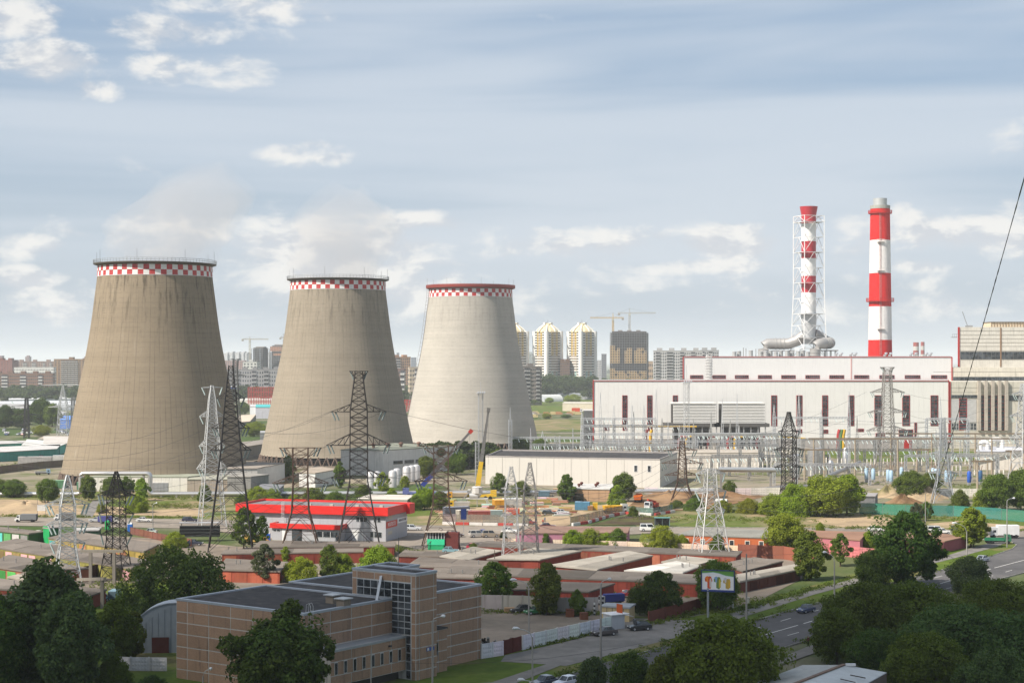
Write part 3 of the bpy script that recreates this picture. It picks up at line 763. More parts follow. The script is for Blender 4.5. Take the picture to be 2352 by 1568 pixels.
# ------------------------------------------------------------------ chimneys
def striped_chimney():
    Y = 1000.0; k = Y / F; c = AT(2021.5, Y)
    t = thing('chimney', 'tall red and white banded concrete chimney with a grey cap', 'chimney', c)
    ys = [480, 552, 627.6, 704, 780.5, 856, 932, 1005.5]
    cols = [(0.56, 0.02, 0.018), (0.72, 0.69, 0.66)]
    rad = lambda py: (22.1 + (py - 480) * (27.2 - 22.1) / (818 - 480)) * k
    for i in range(len(ys) - 1):
        part('band', MB().lathe([(rad(ys[i + 1]), max(ZAT(ys[i + 1], Y), 0)), (rad((ys[i] + ys[i + 1]) / 2), ZAT((ys[i] + ys[i + 1]) / 2, Y)), (rad(ys[i]), ZAT(ys[i], Y))], 48, cap=False), 'wall', t, cols[i % 2], True)
    part('collar', MB().lathe([(rad(480) + .15, ZAT(480, Y)), (rad(480) + .15, ZAT(472.5, Y)), (4.2, ZAT(472.5, Y))], 40), 'concrete', t, (0.34, 0.34, 0.3))
    part('liner', MB().lathe([(4.0, ZAT(474, Y)), (4.0, ZAT(456, Y)), (3.6, ZAT(456, Y)), (3.6, ZAT(470, Y))], 40), 'steel', t, (0.45, 0.46, 0.45))
    for py, ext, h in ((491, 1.1, 1.6), (693, 1.5, 1.8)):
        r = rad(py); z = ZAT(py, Y); m = MB().lathe([(r, z), (r + ext, z), (r + ext, z + .3), (r, z + .3)], 40, cap=False)
        for i in range(40):
            a = i * math.pi / 20; b = a + math.pi / 20
            p, q = (Vector(((r + ext) * math.cos(x), (r + ext) * math.sin(x), z + .3)) for x in (a, b))
            m.bar(p, p + Vector((0, 0, h)), .14); m.bar(p + Vector((0, 0, h)), q + Vector((0, 0, h)), .14); m.bar(p + Vector((0, 0, h / 2)), q + Vector((0, 0, h / 2)), .1)
        part('platform', m, 'paint', t, (0.45, 0.03, 0.025))
    for py in (557, 623, 756):
        r = rad(py); z = ZAT(py, Y); xx = -1.2
        m = MB().box(xx - 2.2, xx + 2.4, -r - 1.2, -r + .3, z, z + .2)
        for i in range(5):
            m.bar((xx - 2.2 + i * 1.15, -r - 1.2, z), (xx - 2.2 + i * 1.15, -r - 1.2, z + 1.6), .12)
        m.bar((xx - 2.2, -r - 1.2, z + 1.6), (xx + 2.4, -r - 1.2, z + 1.6), .12)
        part('small_platform', m, 'paint', t, (0.55, 0.5, 0.47))
    m = MB(); last = None
    for py in range(490, 816, 12):
        r = rad(py) + .35; cur = [(dx, -math.sqrt(r * r - dx * dx), ZAT(py, Y)) for dx in (-1.6, -.9)]
        if last:
            for p, q in zip(last, cur): m.bar(p, q, .14)
        m.bar(cur[0], cur[1], .12); last = cur
    part('ladder', m, 'paint', t, (0.5, 0.3, 0.28), kind='stuff')
striped_chimney()

def lattice_flue():
    Y = 950.0; k = Y / F; c = AT(1857.5, Y); zb = ZAT(818, 916)
    t = thing('lattice_flue', 'red and white steel flue inside a white lattice frame on the roof', 'chimney', c)
    Z = lambda py: ZAT(py, Y)
    segs = [(474.8, 513, (0.42, 0.022, 0.035)), (513, 554.5, (0.74, 0.72, 0.7)), (554.5, 593.5, (0.42, 0.022, 0.035)), (593.5, 634, (0.74, 0.72, 0.7)), (634, 672, (0.42, 0.022, 0.035)), (672, 719, (0.74, 0.72, 0.7))]
    r0 = 16.6 * k
    for i, (a, b, col) in enumerate(segs):
        if i == 0:
            pf = [(r0, Z(513)), (r0, Z(498)), (17.2 * k, Z(493)), (20.5 * k, Z(474.8)), (19.8 * k, Z(475)), (16 * k, Z(494))]
        else:
            pf = [(r0, Z(b)), (r0, Z(a))]
        part('flue_band', MB().lathe(pf, 36), 'paint_smooth', t, col, i > 0)
    part('cone', MB().lathe([(15.2 * k, Z(790)), (16.5 * k, Z(748)), (17.5 * k, Z(742)), (17.5 * k, Z(719)), (16.6 * k, Z(718))], 36), 'steel', t, (0.5, 0.5, 0.5))
    ang = R(20)
    def leg(i, py):
        hw = 25.5 + (0 if py < 672 else (py - 672) * 4.5 / 140)
        a = ang + i * math.pi / 2 + math.pi / 4
        return Vector((hw * 1.414 * k * math.cos(a), hw * 1.414 * k * math.sin(a), Z(py)))
    lv = [496.7, 511, 545.5, 580, 615.5, 650, 685.5, 721, 747.5, 775, 800, 822]
    for i in range(4):
        m = MB()
        for a, b in zip(lv, lv[1:]): m.bar(leg(i, a), leg(i, b), .42)
        part('leg', m, 'paint_smooth', t, (0.75, 0.74, 0.72))
    for j, (a, b) in enumerate(zip(lv, lv[1:])):
        m = MB()
        for i in range(4):
            p, q = leg(i, a), leg((i + 1) % 4, a); p2, q2 = leg(i, b), leg((i + 1) % 4, b)
            m.bar(p, q, .24); mid = (p + q) / 2
            m.bar(mid, p2, .2); m.bar(mid, q2, .2)
        part('bracing_panel', m, 'paint_smooth', t, (0.75, 0.74, 0.72))
        if j % 2 == 1:
            ps = [leg(i, a) for i in range(4)]
            part('deck', ringdeck(ps, r0 + .4), 'steel', t, (0.5, 0.5, 0.5))
    # flue ducts
    G = (0.34, 0.325, 0.31)
    def duct(pts, r):
        d = part('duct', MB().tube(pts, r, 20), 'steel', t, G, True)
        for i in range(len(pts) - 1):
            a, b = Vector(pts[i]), Vector(pts[i + 1])
            if (b - a).length > 6:
                for s in (.25, .5, .75):
                    p = a.lerp(b, s); dd = (b - a).normalized() * .2
                    part('flange', MB().tube([p - dd, p + dd], r + .25, 20), 'steel', d, (0.42, 0.41, 0.39), True)
    P = lambda px, py, dy=0: ((px - 1857.5) * k, dy, Z(py))
    duct([P(1756, 830, 4), P(1756, 802, 4), P(1759, 793, 4), P(1766, 789.5, 4), P(1775, 789, 4), P(1812, 789, 3), P(1832, 782, 1), P(1846, 770, 0)], 12.5 * k)
    duct([P(1862, 830, -14), P(1862, 802, -14), P(1865, 794, -14), P(1872, 790, -14), P(1880, 789, -13), P(1900, 788, -6), P(1906, 787, 0), P(1898, 781, 4), P(1884, 772, 3), P(1868, 766, 0)], 12.0 * k)
    part('duct_frame', MB().box((1772 - 1857.5) * k, (1826 - 1857.5) * k, 1, 6, Z(806), Z(804)).box((1872 - 1857.5) * k, (1916 - 1857.5) * k, -12, 4, Z(806), Z(804)), 'steel', t, (0.15, 0.12, 0.11))
    m = MB()
    for px in (1775, 1795, 1815, 1876, 1890, 1903, 1914):
        for dy in (2, 5): m.bar(P(px, 805, dy if px < 1850 else dy - 10), P(px, 824, dy if px < 1850 else dy - 10), .35)
    part('duct_posts', m, 'steel', t, (0.2, 0.17, 0.16))
def ringdeck(ps, r):
    m = MB(); n = 24; inner = []; outer = []
    z = ps[0].z
    for i in range(n):
        a = 2 * math.pi * i / n; d = Vector((math.cos(a), math.sin(a), 0))
        inner.append(Vector((d.x * r, d.y * r, z)))
        best = 1e9
        for p, q in zip(ps, ps[1:] + ps[:1]):
            e = q - p; nn = Vector((e.y, -e.x, 0)); den = nn.dot(d)
            if den > 1e-6: best = min(best, nn.dot(p) / den)
            elif den < -1e-6 and nn.dot(p) / den > 0: best = min(best, nn.dot(p) / den)
        outer.append(Vector((d.x * best, d.y * best, z)))
    for i in range(n):
        j = (i + 1) % n
        m.face([inner[i], outer[i], outer[j], inner[j]]); m.face([v - Vector((0, 0, .2)) for v in (inner[j], outer[j], outer[i], inner[i])])
    return m
lattice_flue()
for i, (px, w, py, Y) in enumerate(((2104, 12.8, 786, 2600), (2119.2, 8.4, 785, 2600))):
    c = AT(px, Y); zt = ZAT(py, Y); r = w / 2 * Y / F
    t = thing('far_chimney', ('thicker' if i == 0 else 'thinner') + ' of two far banded chimneys beyond the white hall', 'chimney', c, group='far banded chimneys')
    for j in range(12):
        part('band', MB().lathe([(r * (1.12 - j * .01), zt * j / 12), (r * (1.11 - j * .01), zt * (j + 1) / 12)], 16), 'wall', t, (0.30, 0.06, 0.05) if j % 2 else (0.5, 0.47, 0.44), True)

# ------------------------------------------------------------------ the town beyond
def cells(mb, o, u, n, width, z0, z1, floors, bays, fill=(0.62, 0.55), off=0.06, skip=None, mi=0):
    """small boxes set in a grid on the wall that starts at o and runs along u, facing n"""
    bw, fh = width / bays, (z1 - z0) / floors
    for i in range(floors):
        for j in range(bays):
            if skip and skip(i, j): continue
            a0 = bw * (j + .5 - fill[0] / 2); a1 = bw * (j + .5 + fill[0] / 2)
            b0 = z0 + fh * (i + .5 - fill[1] / 2); b1 = z0 + fh * (i + .5 + fill[1] / 2)
            mb.obox(o, u, n, a0, a1, 0.0, off, b0, b1, mi)
def block(label, px0, px1, pytop, Y, depth, color, floors, bays, rz=0.0, z0=0.0, cat='apartment block', name='apartment_block', balc=(), fill=(.5, .5), top=1.2, roofbox=2, side=3, wincol=None, bcol=(.55, .53, .5), group='blocks of flats beyond the plant'):
    k = Y / F; w = (px1 - px0) * k; h = ZAT(pytop, Y)
    c = AT((px0 + px1) / 2, Y)
    t = thing(name, label, cat, c, rz, group)
    part('wall', MB().box(-w / 2, w / 2, 0, depth, z0, h), 'wall', t, color)
    part('parapet', MB().box(-w / 2 - .15, w / 2 + .15, -.15, depth + .15, h, h + top), 'wall', t, tuple(x * .75 for x in color))
    m = MB()
    fr = Vector((-w / 2, 0, 0))
    bal = lambda i, j: j in balc
    cells(m, fr, Vector((1, 0, 0)), Vector((0, -1, 0)), w, 2.5, h - .6, floors, bays, fill, .08, bal)
    cells(m, Vector((-w / 2, 0, 0)), Vector((0, 1, 0)), Vector((-1, 0, 0)), depth, 2.5, h - .6, floors, side, fill, .08)
    cells(m, Vector((w / 2, 0, 0)), Vector((0, 1, 0)), Vector((1, 0, 0)), depth, 2.5, h - .6, floors, side, fill, .08)
    part('window_grid', m, 'glass', t, kind='stuff')
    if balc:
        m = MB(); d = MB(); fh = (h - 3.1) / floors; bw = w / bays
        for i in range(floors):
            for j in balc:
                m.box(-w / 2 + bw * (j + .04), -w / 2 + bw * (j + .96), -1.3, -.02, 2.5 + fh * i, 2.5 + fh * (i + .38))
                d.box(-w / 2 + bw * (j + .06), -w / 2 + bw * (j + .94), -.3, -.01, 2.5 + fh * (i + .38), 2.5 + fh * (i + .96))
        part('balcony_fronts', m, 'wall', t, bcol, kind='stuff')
        part('balcony_shade', d, 'paint', t, (0.05, 0.05, 0.055), kind='stuff')  # solid dark boxes paint the shade above each balcony front
    for i in range(roofbox):
        x = -w / 2 + w * (i + .5) / roofbox
        part('lift_house', MB().box(x - 3, x + 3, depth * .3, depth * .7, h + top, h + top + 2.8), 'wall', t, tuple(x_ * .8 for x_ in color))
    return t
# left of the towers
BR = (0.20, 0.11, 0.07)
block('brown brick tower block with balcony stacks left of the nearest cooling tower', 123, 196, 826, 2500, 22, (0.26, 0.16, 0.085), 15, 9, R(-4), balc=(2, 3, 4, 5, 6), bcol=(.42, .38, .33), roofbox=1)
block('dark red brick block at the left edge behind the low brown block', -14, 30, 828, 2700, 20, (0.20, 0.07, 0.05), 14, 6, R(-14))
block('far brick terrace of flats above the white low block', 31, 124, 831, 2900, 16, (0.30, 0.2, 0.16), 14, 18, balc=(1, 4, 5, 8, 9, 13, 16), roofbox=3)
block('long white low block of flats between the brick blocks', 32, 123, 845, 2450, 14, (0.68, 0.66, 0.62), 8, 26, roofbox=0)
block('long low brown brick block half hidden by the tree belt', -20, 121, 859, 2250, 14, BR, 6, 30, balc=(5, 6, 7, 14, 15, 16, 23, 24), roofbox=5)
block('pink-grey far tower block at the left edge', -10, 4, 818, 3600, 18, (0.3, 0.2, 0.2), 16, 3, roofbox=0)
block('pink-grey far tower block rising over the brick terrace', 58, 67, 820, 3900, 18, (0.33, 0.24, 0.23), 18, 3, roofbox=1)
block('red brick block just behind the edge of the nearest cooling tower', 190, 214, 824, 2800, 20, (0.25, 0.08, 0.06), 15, 5)
# between the first two towers
def shell_block(label, px0, px1, pytop, Y, depth, floors, bays, rz, panels, pcol, name='unfinished_tower', leftcol=None, group='blocks under construction'):
    k = Y / F; w = (px1 - px0) * k; h = ZAT(pytop, Y); fh = h / floors
    t = thing(name, label, 'construction', AT((px0 + px1) / 2, Y), rz, group)
    part('core', MB().box(-w / 2 + 2.2, w / 2 - 2.2, 2.5, depth - 2.2, 0, h + 2), 'paint', t, (0.06, 0.055, 0.055))  # near-black fill paints the shade inside the open floors
    sl = MB()
    for i in range(floors + 1): sl.box(-w / 2, w / 2, 0, depth, i * fh - .16, i * fh + .16)
    part('floor_slabs', sl, 'concrete', t, (0.24, 0.23, 0.22), kind='stuff')
    cl = MB(); bw = w / bays
    for j in range(bays + 1):
        x = -w / 2 + j * bw
        for y in (0.25, depth - .25): cl.box(x - .25, x + .25, y - .25, y + .25, 0, h)
    for y in (depth * .25, depth * .5, depth * .75):
        for x in (-w / 2 + .3, w / 2 - .3): cl.box(x - .35, x + .35, y - .35, y + .35, 0, h)
    part('columns', cl, 'concrete', t, (0.16, 0.16, 0.165), kind='stuff')
    m = MB(); g = MB()
    for i in range(floors):
        for j in range(bays):
            if panels(i / floors, j / bays, i, j):
                x = -w / 2 + j * bw
                m.box(x + .05, x + bw - .05, -.12, .1, i * fh + .2, (i + 1) * fh - .19)
                g.box(x + bw * .22, x + bw * .78, -.18, -.121, i * fh + fh * .28, i * fh + fh * .82)
    if m.v:
        part('infill_walls', m, 'wall', t, pcol, kind='stuff'); part('window_openings', g, 'glass', t, kind='stuff')
    if leftcol:
        m = MB()
        for i in range(floors):
            for j in range(4):
                if i < floors * .72 and (i, j) != (floors // 2, 1): m.box(-w / 2 - .1, -w / 2 + .1, depth * j / 4 + .4, depth * (j + 1) / 4 - .4, i * fh + .2, (i + 1) * fh - .2)
        part('side_walls', m, 'wall', t, leftcol, kind='stuff')
    rb = MB()
    for i in range(3): rb.box(-w * .3 + i * w * .25, -w * .3 + i * w * .25 + 5, depth * .3, depth * .6, h + 2, h + 3.6)
    for i in range(9): rb.bar((-w / 2 + i * w / 8, .5, h), (-w / 2 + i * w / 8, .5, h + 1.5), .25)
    part('roof_works', rb, 'concrete', t, (0.22, 0.2, 0.18))
    return t
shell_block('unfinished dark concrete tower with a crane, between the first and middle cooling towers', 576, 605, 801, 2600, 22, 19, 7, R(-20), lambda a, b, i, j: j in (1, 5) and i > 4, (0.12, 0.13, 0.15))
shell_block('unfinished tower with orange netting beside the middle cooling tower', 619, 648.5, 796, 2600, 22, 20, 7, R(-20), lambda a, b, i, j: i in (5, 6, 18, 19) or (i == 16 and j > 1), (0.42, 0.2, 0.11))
for i, (px, w, py) in enumerate(((518, 10, 812), (530, 9, 810), (544, 11, 811), (556, 9, 810), (563, 8, 812), (610, 8, 812), (616, 6, 811), (600, 9, 813))):
    block('pale far tower block on the skyline, %s from the nearest cooling tower' % ORD[i], px - w / 2, px + w / 2, py, 4600, 25, (0.5, 0.5, 0.5), 20, 4, R(-25), fill=(.55, .4), roofbox=1, group='pale towers on the skyline')
block('long red-roofed far block under the pale skyline towers', 500, 563, 829, 4000, 20, (0.3, 0.16, 0.13), 8, 14, roofbox=0)
block('white office block at the foot of the unfinished dark tower', 558, 590, 832, 2500, 30, (0.55, 0.54, 0.5), 10, 4, roofbox=1)
block('long grey panel block above the blue-striped shed', 500, 645, 850, 2150, 14, (0.26, 0.25, 0.245), 6, 26, balc=(6, 7, 8, 14, 15, 19, 20), roofbox=6, bcol=(.3, .29, .28))
# between the middle and the pale tower
block('orange brick block of flats in the gap beside the pale cooling tower', 905, 944, 821, 2400, 24, (0.42, 0.23, 0.13), 13, 8, R(20), balc=(0, 1, 2), bcol=(.5, .45, .42))
block('bluish far block beside the orange brick flats', 944, 955, 822, 3200, 18, (0.26, 0.28, 0.33), 16, 4, roofbox=0)
block('blue-grey far tower above the orange brick flats', 911, 916, 811, 3600, 18, (0.25, 0.27, 0.33), 20, 3, roofbox=0)
block('beige slab block with ribbon balconies against the pale cooling tower', 941, 968, 845, 1900, 24, (0.45, 0.36, 0.26), 7, 5, R(8), balc=(2, 3, 4), roofbox=0)
block('low dark block left of the beige slab', 905, 929, 848, 2100, 16, (0.2, 0.12, 0.1), 5, 5, roofbox=0, balc=(3, 4))
# right of the pale tower
block('low dark panel block at the foot of the white tower blocks', 1195, 1245, 843, 1750, 14, (0.22, 0.19, 0.17), 9, 11, R(10), balc=(2, 3, 4, 8, 9), bcol=(.33, .32, .31), roofbox=1)
block('brown brick slab between the two white tower blocks', 1287, 1309, 831, 2300, 16, (0.17, 0.1, 0.07), 12, 5, roofbox=2)
block('green-grey far block left of the first white tower block', 1208, 1229, 813, 3000, 18, (0.4, 0.43, 0.42), 16, 7, roofbox=1)
block('dark narrow far block left of the unfinished tan tower', 1382.5, 1393, 814, 3000, 18, (0.17, 0.17, 0.19), 14, 3, roofbox=0)
block('pale far low block between the white tower and the unfinished tower', 1364, 1392, 828, 3800, 25, (0.42, 0.4, 0.4), 9, 8, roofbox=0)
block('long grey-white panel block of flats left of the white hall', 1501, 1612, 807, 1900, 16, (0.42, 0.41, 0.4), 16, 22, R(-6), balc=(1, 2, 6, 7, 8, 12, 13, 17, 18), bcol=(.40, .40, .39), fill=(.55, .5), roofbox=4)
block('grey-white panel block of flats just above the white hall roof', 1609, 1651, 806, 1960, 16, (0.40, 0.395, 0.39), 16, 9, R(-2), balc=(1, 4, 5), fill=(.55, .5), roofbox=2)
block('low orange-roofed block beyond the unfinished tan tower', 1485, 1500, 831, 2500, 16, (0.42, 0.3, 0.2), 5, 4, roofbox=0)
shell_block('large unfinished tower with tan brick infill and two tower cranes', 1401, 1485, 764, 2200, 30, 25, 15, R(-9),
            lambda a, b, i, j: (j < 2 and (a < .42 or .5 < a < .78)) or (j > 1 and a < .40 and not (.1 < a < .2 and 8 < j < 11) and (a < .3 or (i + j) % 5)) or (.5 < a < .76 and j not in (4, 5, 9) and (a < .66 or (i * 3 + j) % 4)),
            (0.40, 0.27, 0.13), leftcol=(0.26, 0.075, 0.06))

def white_tower(px0, px1, label, rz):
    Y = 2300.0; k = Y / F; w = (px1 - px0) * k; zt = ZAT(762, Y); s = w / 2 / 1.18
    t = thing('residential_tower', label, 'apartment block', AT((px0 + px1) / 2, Y + s), rz, 'white residential towers with domed tops')
    fl = 24; fh = zt / fl
    part('core', MB().box(-s + .6, s - .6, -s + .6, s - .6, 0, zt), 'wall', t, (0.62, 0.58, 0.5))
    W_, G_, Y_, T_, B_ = MB(), MB(), MB(), MB(), MB()
    for q in range(4):
        ca, sa = math.cos(q * math.pi / 2), math.sin(q * math.pi / 2)
        u = Vector((ca, sa, 0)); n = Vector((sa, -ca, 0)); o = n * s - u * s
        for i in range(fl):
            z = i * fh
            mid = 9 <= i <= 14
            for a0, a1 in ((.06, .3), (.7, .94)):
                W_.obox(o, u, n, a0 * 2 * s, a1 * 2 * s, -.6, .35, z, z + fh * .45)
                G_.obox(o, u, n, (a0 + .02) * 2 * s, (a1 - .02) * 2 * s, -.6, 0.0, z + fh * .45, z + fh)
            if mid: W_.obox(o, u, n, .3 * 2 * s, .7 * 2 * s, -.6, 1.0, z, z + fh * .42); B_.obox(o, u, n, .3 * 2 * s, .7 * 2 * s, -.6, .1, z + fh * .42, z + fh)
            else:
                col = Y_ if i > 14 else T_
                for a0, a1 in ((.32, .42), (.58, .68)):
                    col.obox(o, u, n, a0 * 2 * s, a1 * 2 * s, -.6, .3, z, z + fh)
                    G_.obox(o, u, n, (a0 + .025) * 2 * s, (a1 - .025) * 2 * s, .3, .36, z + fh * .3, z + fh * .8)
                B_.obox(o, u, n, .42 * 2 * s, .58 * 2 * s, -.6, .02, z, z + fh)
                W_.obox(o, u, n, .42 * 2 * s, .58 * 2 * s, .021, .5, z, z + fh * .22)
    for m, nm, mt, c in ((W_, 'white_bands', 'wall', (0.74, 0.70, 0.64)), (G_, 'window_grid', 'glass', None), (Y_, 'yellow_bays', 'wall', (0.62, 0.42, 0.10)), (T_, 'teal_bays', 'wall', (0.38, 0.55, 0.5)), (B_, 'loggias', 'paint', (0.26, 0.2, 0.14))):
        part(nm, m, mt, t, c, kind='stuff')
    for q in range(4):
        a = math.pi / 4 + q * math.pi / 2
        part('corner_column', MB().lathe([(3.2, 0), (3.2, zt + 1)], 12, (s * 1.24 * math.cos(a), s * 1.24 * math.sin(a))), 'wall', t, (0.76, 0.73, 0.68), True)
    dome = MB().lathe([(s * 1.08, zt), (s * 1.0, zt + 1.8), (s * .62, zt + 6.8), (s * .40, zt + 9), (s * .36, zt + 11.5), (s * .22, zt + 12)], 8, a0=math.pi / 8)
    part('dome', dome, 'wall', t, (0.66, 0.55, 0.34))
    for q in range(8):
        a = q * math.pi / 4
        part('dome_rib', MB().tube([(s * 1.12 * math.cos(a), s * 1.12 * math.sin(a), zt), (s * 1.0 * math.cos(a), s * 1.0 * math.sin(a), zt + 3.2), (s * .45 * math.cos(a), s * .45 * math.sin(a), zt + 9.5)], .9, 6), 'wall', t, (0.78, 0.74, 0.64))
    for q in range(2):
        part('stack', MB().box(-s * .45 + q * s * .7, -s * .2 + q * s * .7, -2, 2, zt + 9, zt + 13), 'wall', t, (0.74, 0.70, 0.64))
    part('spire', MB().lathe([(.5, zt + 10), (.25, zt + 17)], 6), 'steel', t, (0.3, 0.3, 0.3))
white_tower(1150, 1209, 'white domed tower block half hidden behind the pale cooling tower', R(38))
white_tower(1229.5, 1287, 'white domed tower block, the middle one of three', R(38))
white_tower(1308, 1365, 'white domed tower block nearest the unfinished tan tower', R(38))

# ------------------------------------------------------------------ tower cranes on the far sites
def lattice_box(m, a, b, w, n, bw, tri=False):
    """square lattice girder from a to b"""
    a, b = Vector(a), Vector(b); d = (b - a).normalized()
    s = d.cross(Vector((0, 0, 1)))
    if s.length < .1: s = Vector((1, 0, 0))
    s.normalize(); c = s.cross(d)
    cs = [s * w / 2 + c * w / 2, -s * w / 2 + c * w / 2, -s * w / 2 - c * w / 2, s * w / 2 - c * w / 2]
    for q in cs: m.bar(a + q, b + q, bw)
    for i in range(n):
        p, q = a.lerp(b, i / n), a.lerp(b, (i + 1) / n)
        for j in range(4):
            m.bar(p + cs[j], q + cs[(j + 1) % 4], bw * .7)
            m.bar(p + cs[j], p + cs[(j + 1) % 4], bw * .7)
def tower_crane(px, pybase, pyjib, pytop, pxl, pxr, Y, col, label, zb=None):
    k = Y / F; z0 = ZAT(pybase, Y) if zb is None else zb; zj = ZAT(pyjib, Y); zt = ZAT(pytop, Y)
    t = thing('tower_crane', label, 'crane', AT(px, Y, z0), group='tower cranes on the far building sites')
    m = MB(); lattice_box(m, (0, 0, 0), (0, 0, zj - z0), 2.2, 14, .42); part('mast', m, 'paint', t, col)
    m = MB(); lattice_box(m, ((pxl - px) * k, 0, zj - z0 + .8), ((pxr - px) * k, 0, zj - z0 + .8), 1.5, 24, .3); part('jib', m, 'paint', t, col)
    m = MB(); m.bar((-.7, 0, zj - z0), (0, 0, zt - z0), .4); m.bar((.7, 0, zj - z0), (0, 0, zt - z0), .4)
    part('tower_head', m, 'paint', t, col)
    m = MB()
    for x in ((pxl - px) * k * .8, (pxr - px) * k * .8): m.bar((0, 0, zt - z0), (x, 0, zj - z0 + 1.5), .16)
    part('stay', m, 'steel', t, (.2, .2, .2))
    short = min((pxl - px) * k, (pxr - px) * k, key=abs)
    part('counterweight', MB().box(short * .9 - 1.5, short * .9 + 1.5, -1, 1, zj - z0 - 2.2, zj - z0 + .4), 'concrete', t, (.3, .28, .25))
    part('cab', MB().box(-1.2, 1.2, -2.4, -.9, zj - z0 - 2.6, zj - z0 - .2), 'paint', t, (.5, .48, .4))
tower_crane(1408, 766, 731, 718.5, 1356, 1433, 2215, (0.50, 0.33, 0.1), 'yellow tower crane on the left of the unfinished tan tower')
tower_crane(1446, 765, 720, 708, 1506, 1419, 2220, (0.42, 0.4, 0.36), 'grey tower crane on the right of the unfinished tan tower')
tower_crane(573.8, 850, 780, 773, 616, 555.5, 2580, (0.42, 0.38, 0.3), 'tower crane beside the unfinished dark tower between the cooling towers', 0.0)
tower_crane(652, 800, 776, 766, 700, 643, 2600, (0.3, 0.26, 0.22), 'tower crane just showing left of the middle cooling tower', 30.0)

# ------------------------------------------------------------------ sheds and works between the plant and the town
def shed(label, pix, h, wcol, rcol, name='shed', cat='shed', roof='flat', group=None, wmat='wall', lip=.25, rise=1.2, joints=0, jcol=None):
    """building from its four roof corners as the photograph shows them (front left, front right, back right, back left)"""
    P = [W(x, y, h) for x, y in pix]
    base = sum((Vector((p.x, p.y, 0)) for p in P), Vector()) / 4
    t = thing(name, label, cat, base, group=group)
    q = [Vector((p.x - base.x, p.y - base.y, 0)) for p in P]
    part('wall', MB().prism(q, 0, h - .05), wmat, t, wcol)
    if roof == 'gable':   # ridge from front left/right mid to the back
        m = MB(); e = [v * 1.02 for v in q]
        r0 = (e[0] + e[3]) / 2; r1 = (e[1] + e[2]) / 2
        Zv = lambda v, z: (v.x, v.y, z)
        m.face([Zv(e[0], h), Zv(e[1], h), Zv(r1, h + rise), Zv(r0, h + rise)]); m.face([Zv(r0, h + rise), Zv(r1, h + rise), Zv(e[2], h), Zv(e[3], h)])
        m.face([Zv(e[0], h), Zv(r0, h + rise), Zv(e[3], h)]); m.face([Zv(e[1], h), Zv(e[2], h), Zv(r1, h + rise)])
        m.face([Zv(e[3], h - .02), Zv(e[2], h - .02), Zv(e[1], h - .02), Zv(e[0], h - .02)])
        part('roof', m, 'roofing', t, rcol)
    elif roof == 'parapet':
        part('roof', MB().prism([v * .985 for v in q], h - .05, h), 'felt', t)
        m = MB()
        for a, b in zip(q, q[1:] + q[:1]):
            d = (b - a).normalized(); n = Vector((-d.y, d.x, 0)) * .35
            m.prism([a, b, b + n, a + n], h, h + .55)
        part('parapet', m, wmat, t, rcol)
    else:
        c = Vector((0, 0, 0)); o = [v + (v - c).normalized() * lip for v in q]
        part('roof', MB().prism(o, h - .05, h + .22), 'roofing', t, rcol)
    for s in range(joints):
        d = q[1] - q[0]; nn = Vector((d.y, -d.x, 0)).normalized() * .05
        a = q[0] + d * (s + 1) / (joints + 1); e = d.normalized() * .06
        part('panel_joint', MB().prism([a - e + nn, a + e + nn, a + e, a - e], .1, h - .1), 'paint', t, jcol or tuple(x * .6 for x in wcol))
    return t
def arch_shed(label, px0, px1, py, Y, h, length, col, rz=0.0, name='arched_hangar', ends=(0.4, 0.42, 0.44), n=14, group=None):
    k = Y / F; w = (px1 - px0) * k
    t = thing(name, label, 'hangar', AT((px0 + px1) / 2, Y), rz, group)
    arc = [(w / 2 * math.cos(math.pi - math.pi * i / n), h * math.sin(math.pi * i / n)) for i in range(n + 1)]
    m = MB()
    for (x0, z0), (x1, z1) in zip(arc, arc[1:]):
        m.face([(x0, 0, z0), (x1, 0, z1), (x1, length, z1), (x0, length, z0)][::-1])
    part('vault', m, 'paint_smooth', t, col, True)
    part('gable', MB().face([(x, 0.15, z) for x, z in arc]), 'paint', t, ends)
    part('gable', MB().face([(x, length - .15, z) for x, z in arc][::-1]), 'paint', t, ends)
    m = MB()
    for j in range(int(length / 4)):
        y = j * 4 + .1
        for (x0, z0), (x1, z1) in zip(arc, arc[1:]): m.bar((x0 * 1.01, y, z0 * 1.01), (x1 * 1.01, y, z1 * 1.01), .12)
    part('ribs', m, 'paint', t, tuple(c * .8 for c in col), kind='stuff')
    return t
for i, (a, b, y) in enumerate(((-30, 12, 1560), (6, 50, 1560), (40, 84, 1565), (74, 118, 1560))):
    arch_shed('silvery arched greenhouse roof, %s of four in a row' % ('first', 'second', 'third', 'last')[i], a, b, 0, y, 8.5, 70, (0.55, 0.56, 0.57), R(-62), 'greenhouse', (0.35, 0.4, 0.38), group='arched greenhouse roofs')
shed('long white glasshouse behind the arched roofs', [(20, 918), (190, 916), (190, 909), (20, 910)], 6, (.6, .6, .6), (.62, .62, .62))
shed('grey industrial shed behind the trees at the left edge', [(-40, 936), (60, 938), (70, 928), (-30, 926)], 7, (.22, .24, .27), (.35, .34, .33))
shed('blue-roofed shed left of the nearest cooling tower', [(137, 964), (190, 964), (190, 955), (137, 955)], 6, (.10, .22, .62), (.12, .27, .70))
shed('small grey gabled store beside the blue-roofed shed', [(122, 952), (140, 958), (152, 946), (122, 940)], 6, (.42, .43, .44), (.4, .4, .4), roof='gable')
shed('pale roadside depot building behind parked cars', [(100, 1018), (163, 1018), (163, 1004), (100, 1002)], 4.5, (.66, .6, .55), (.5, .46, .42))
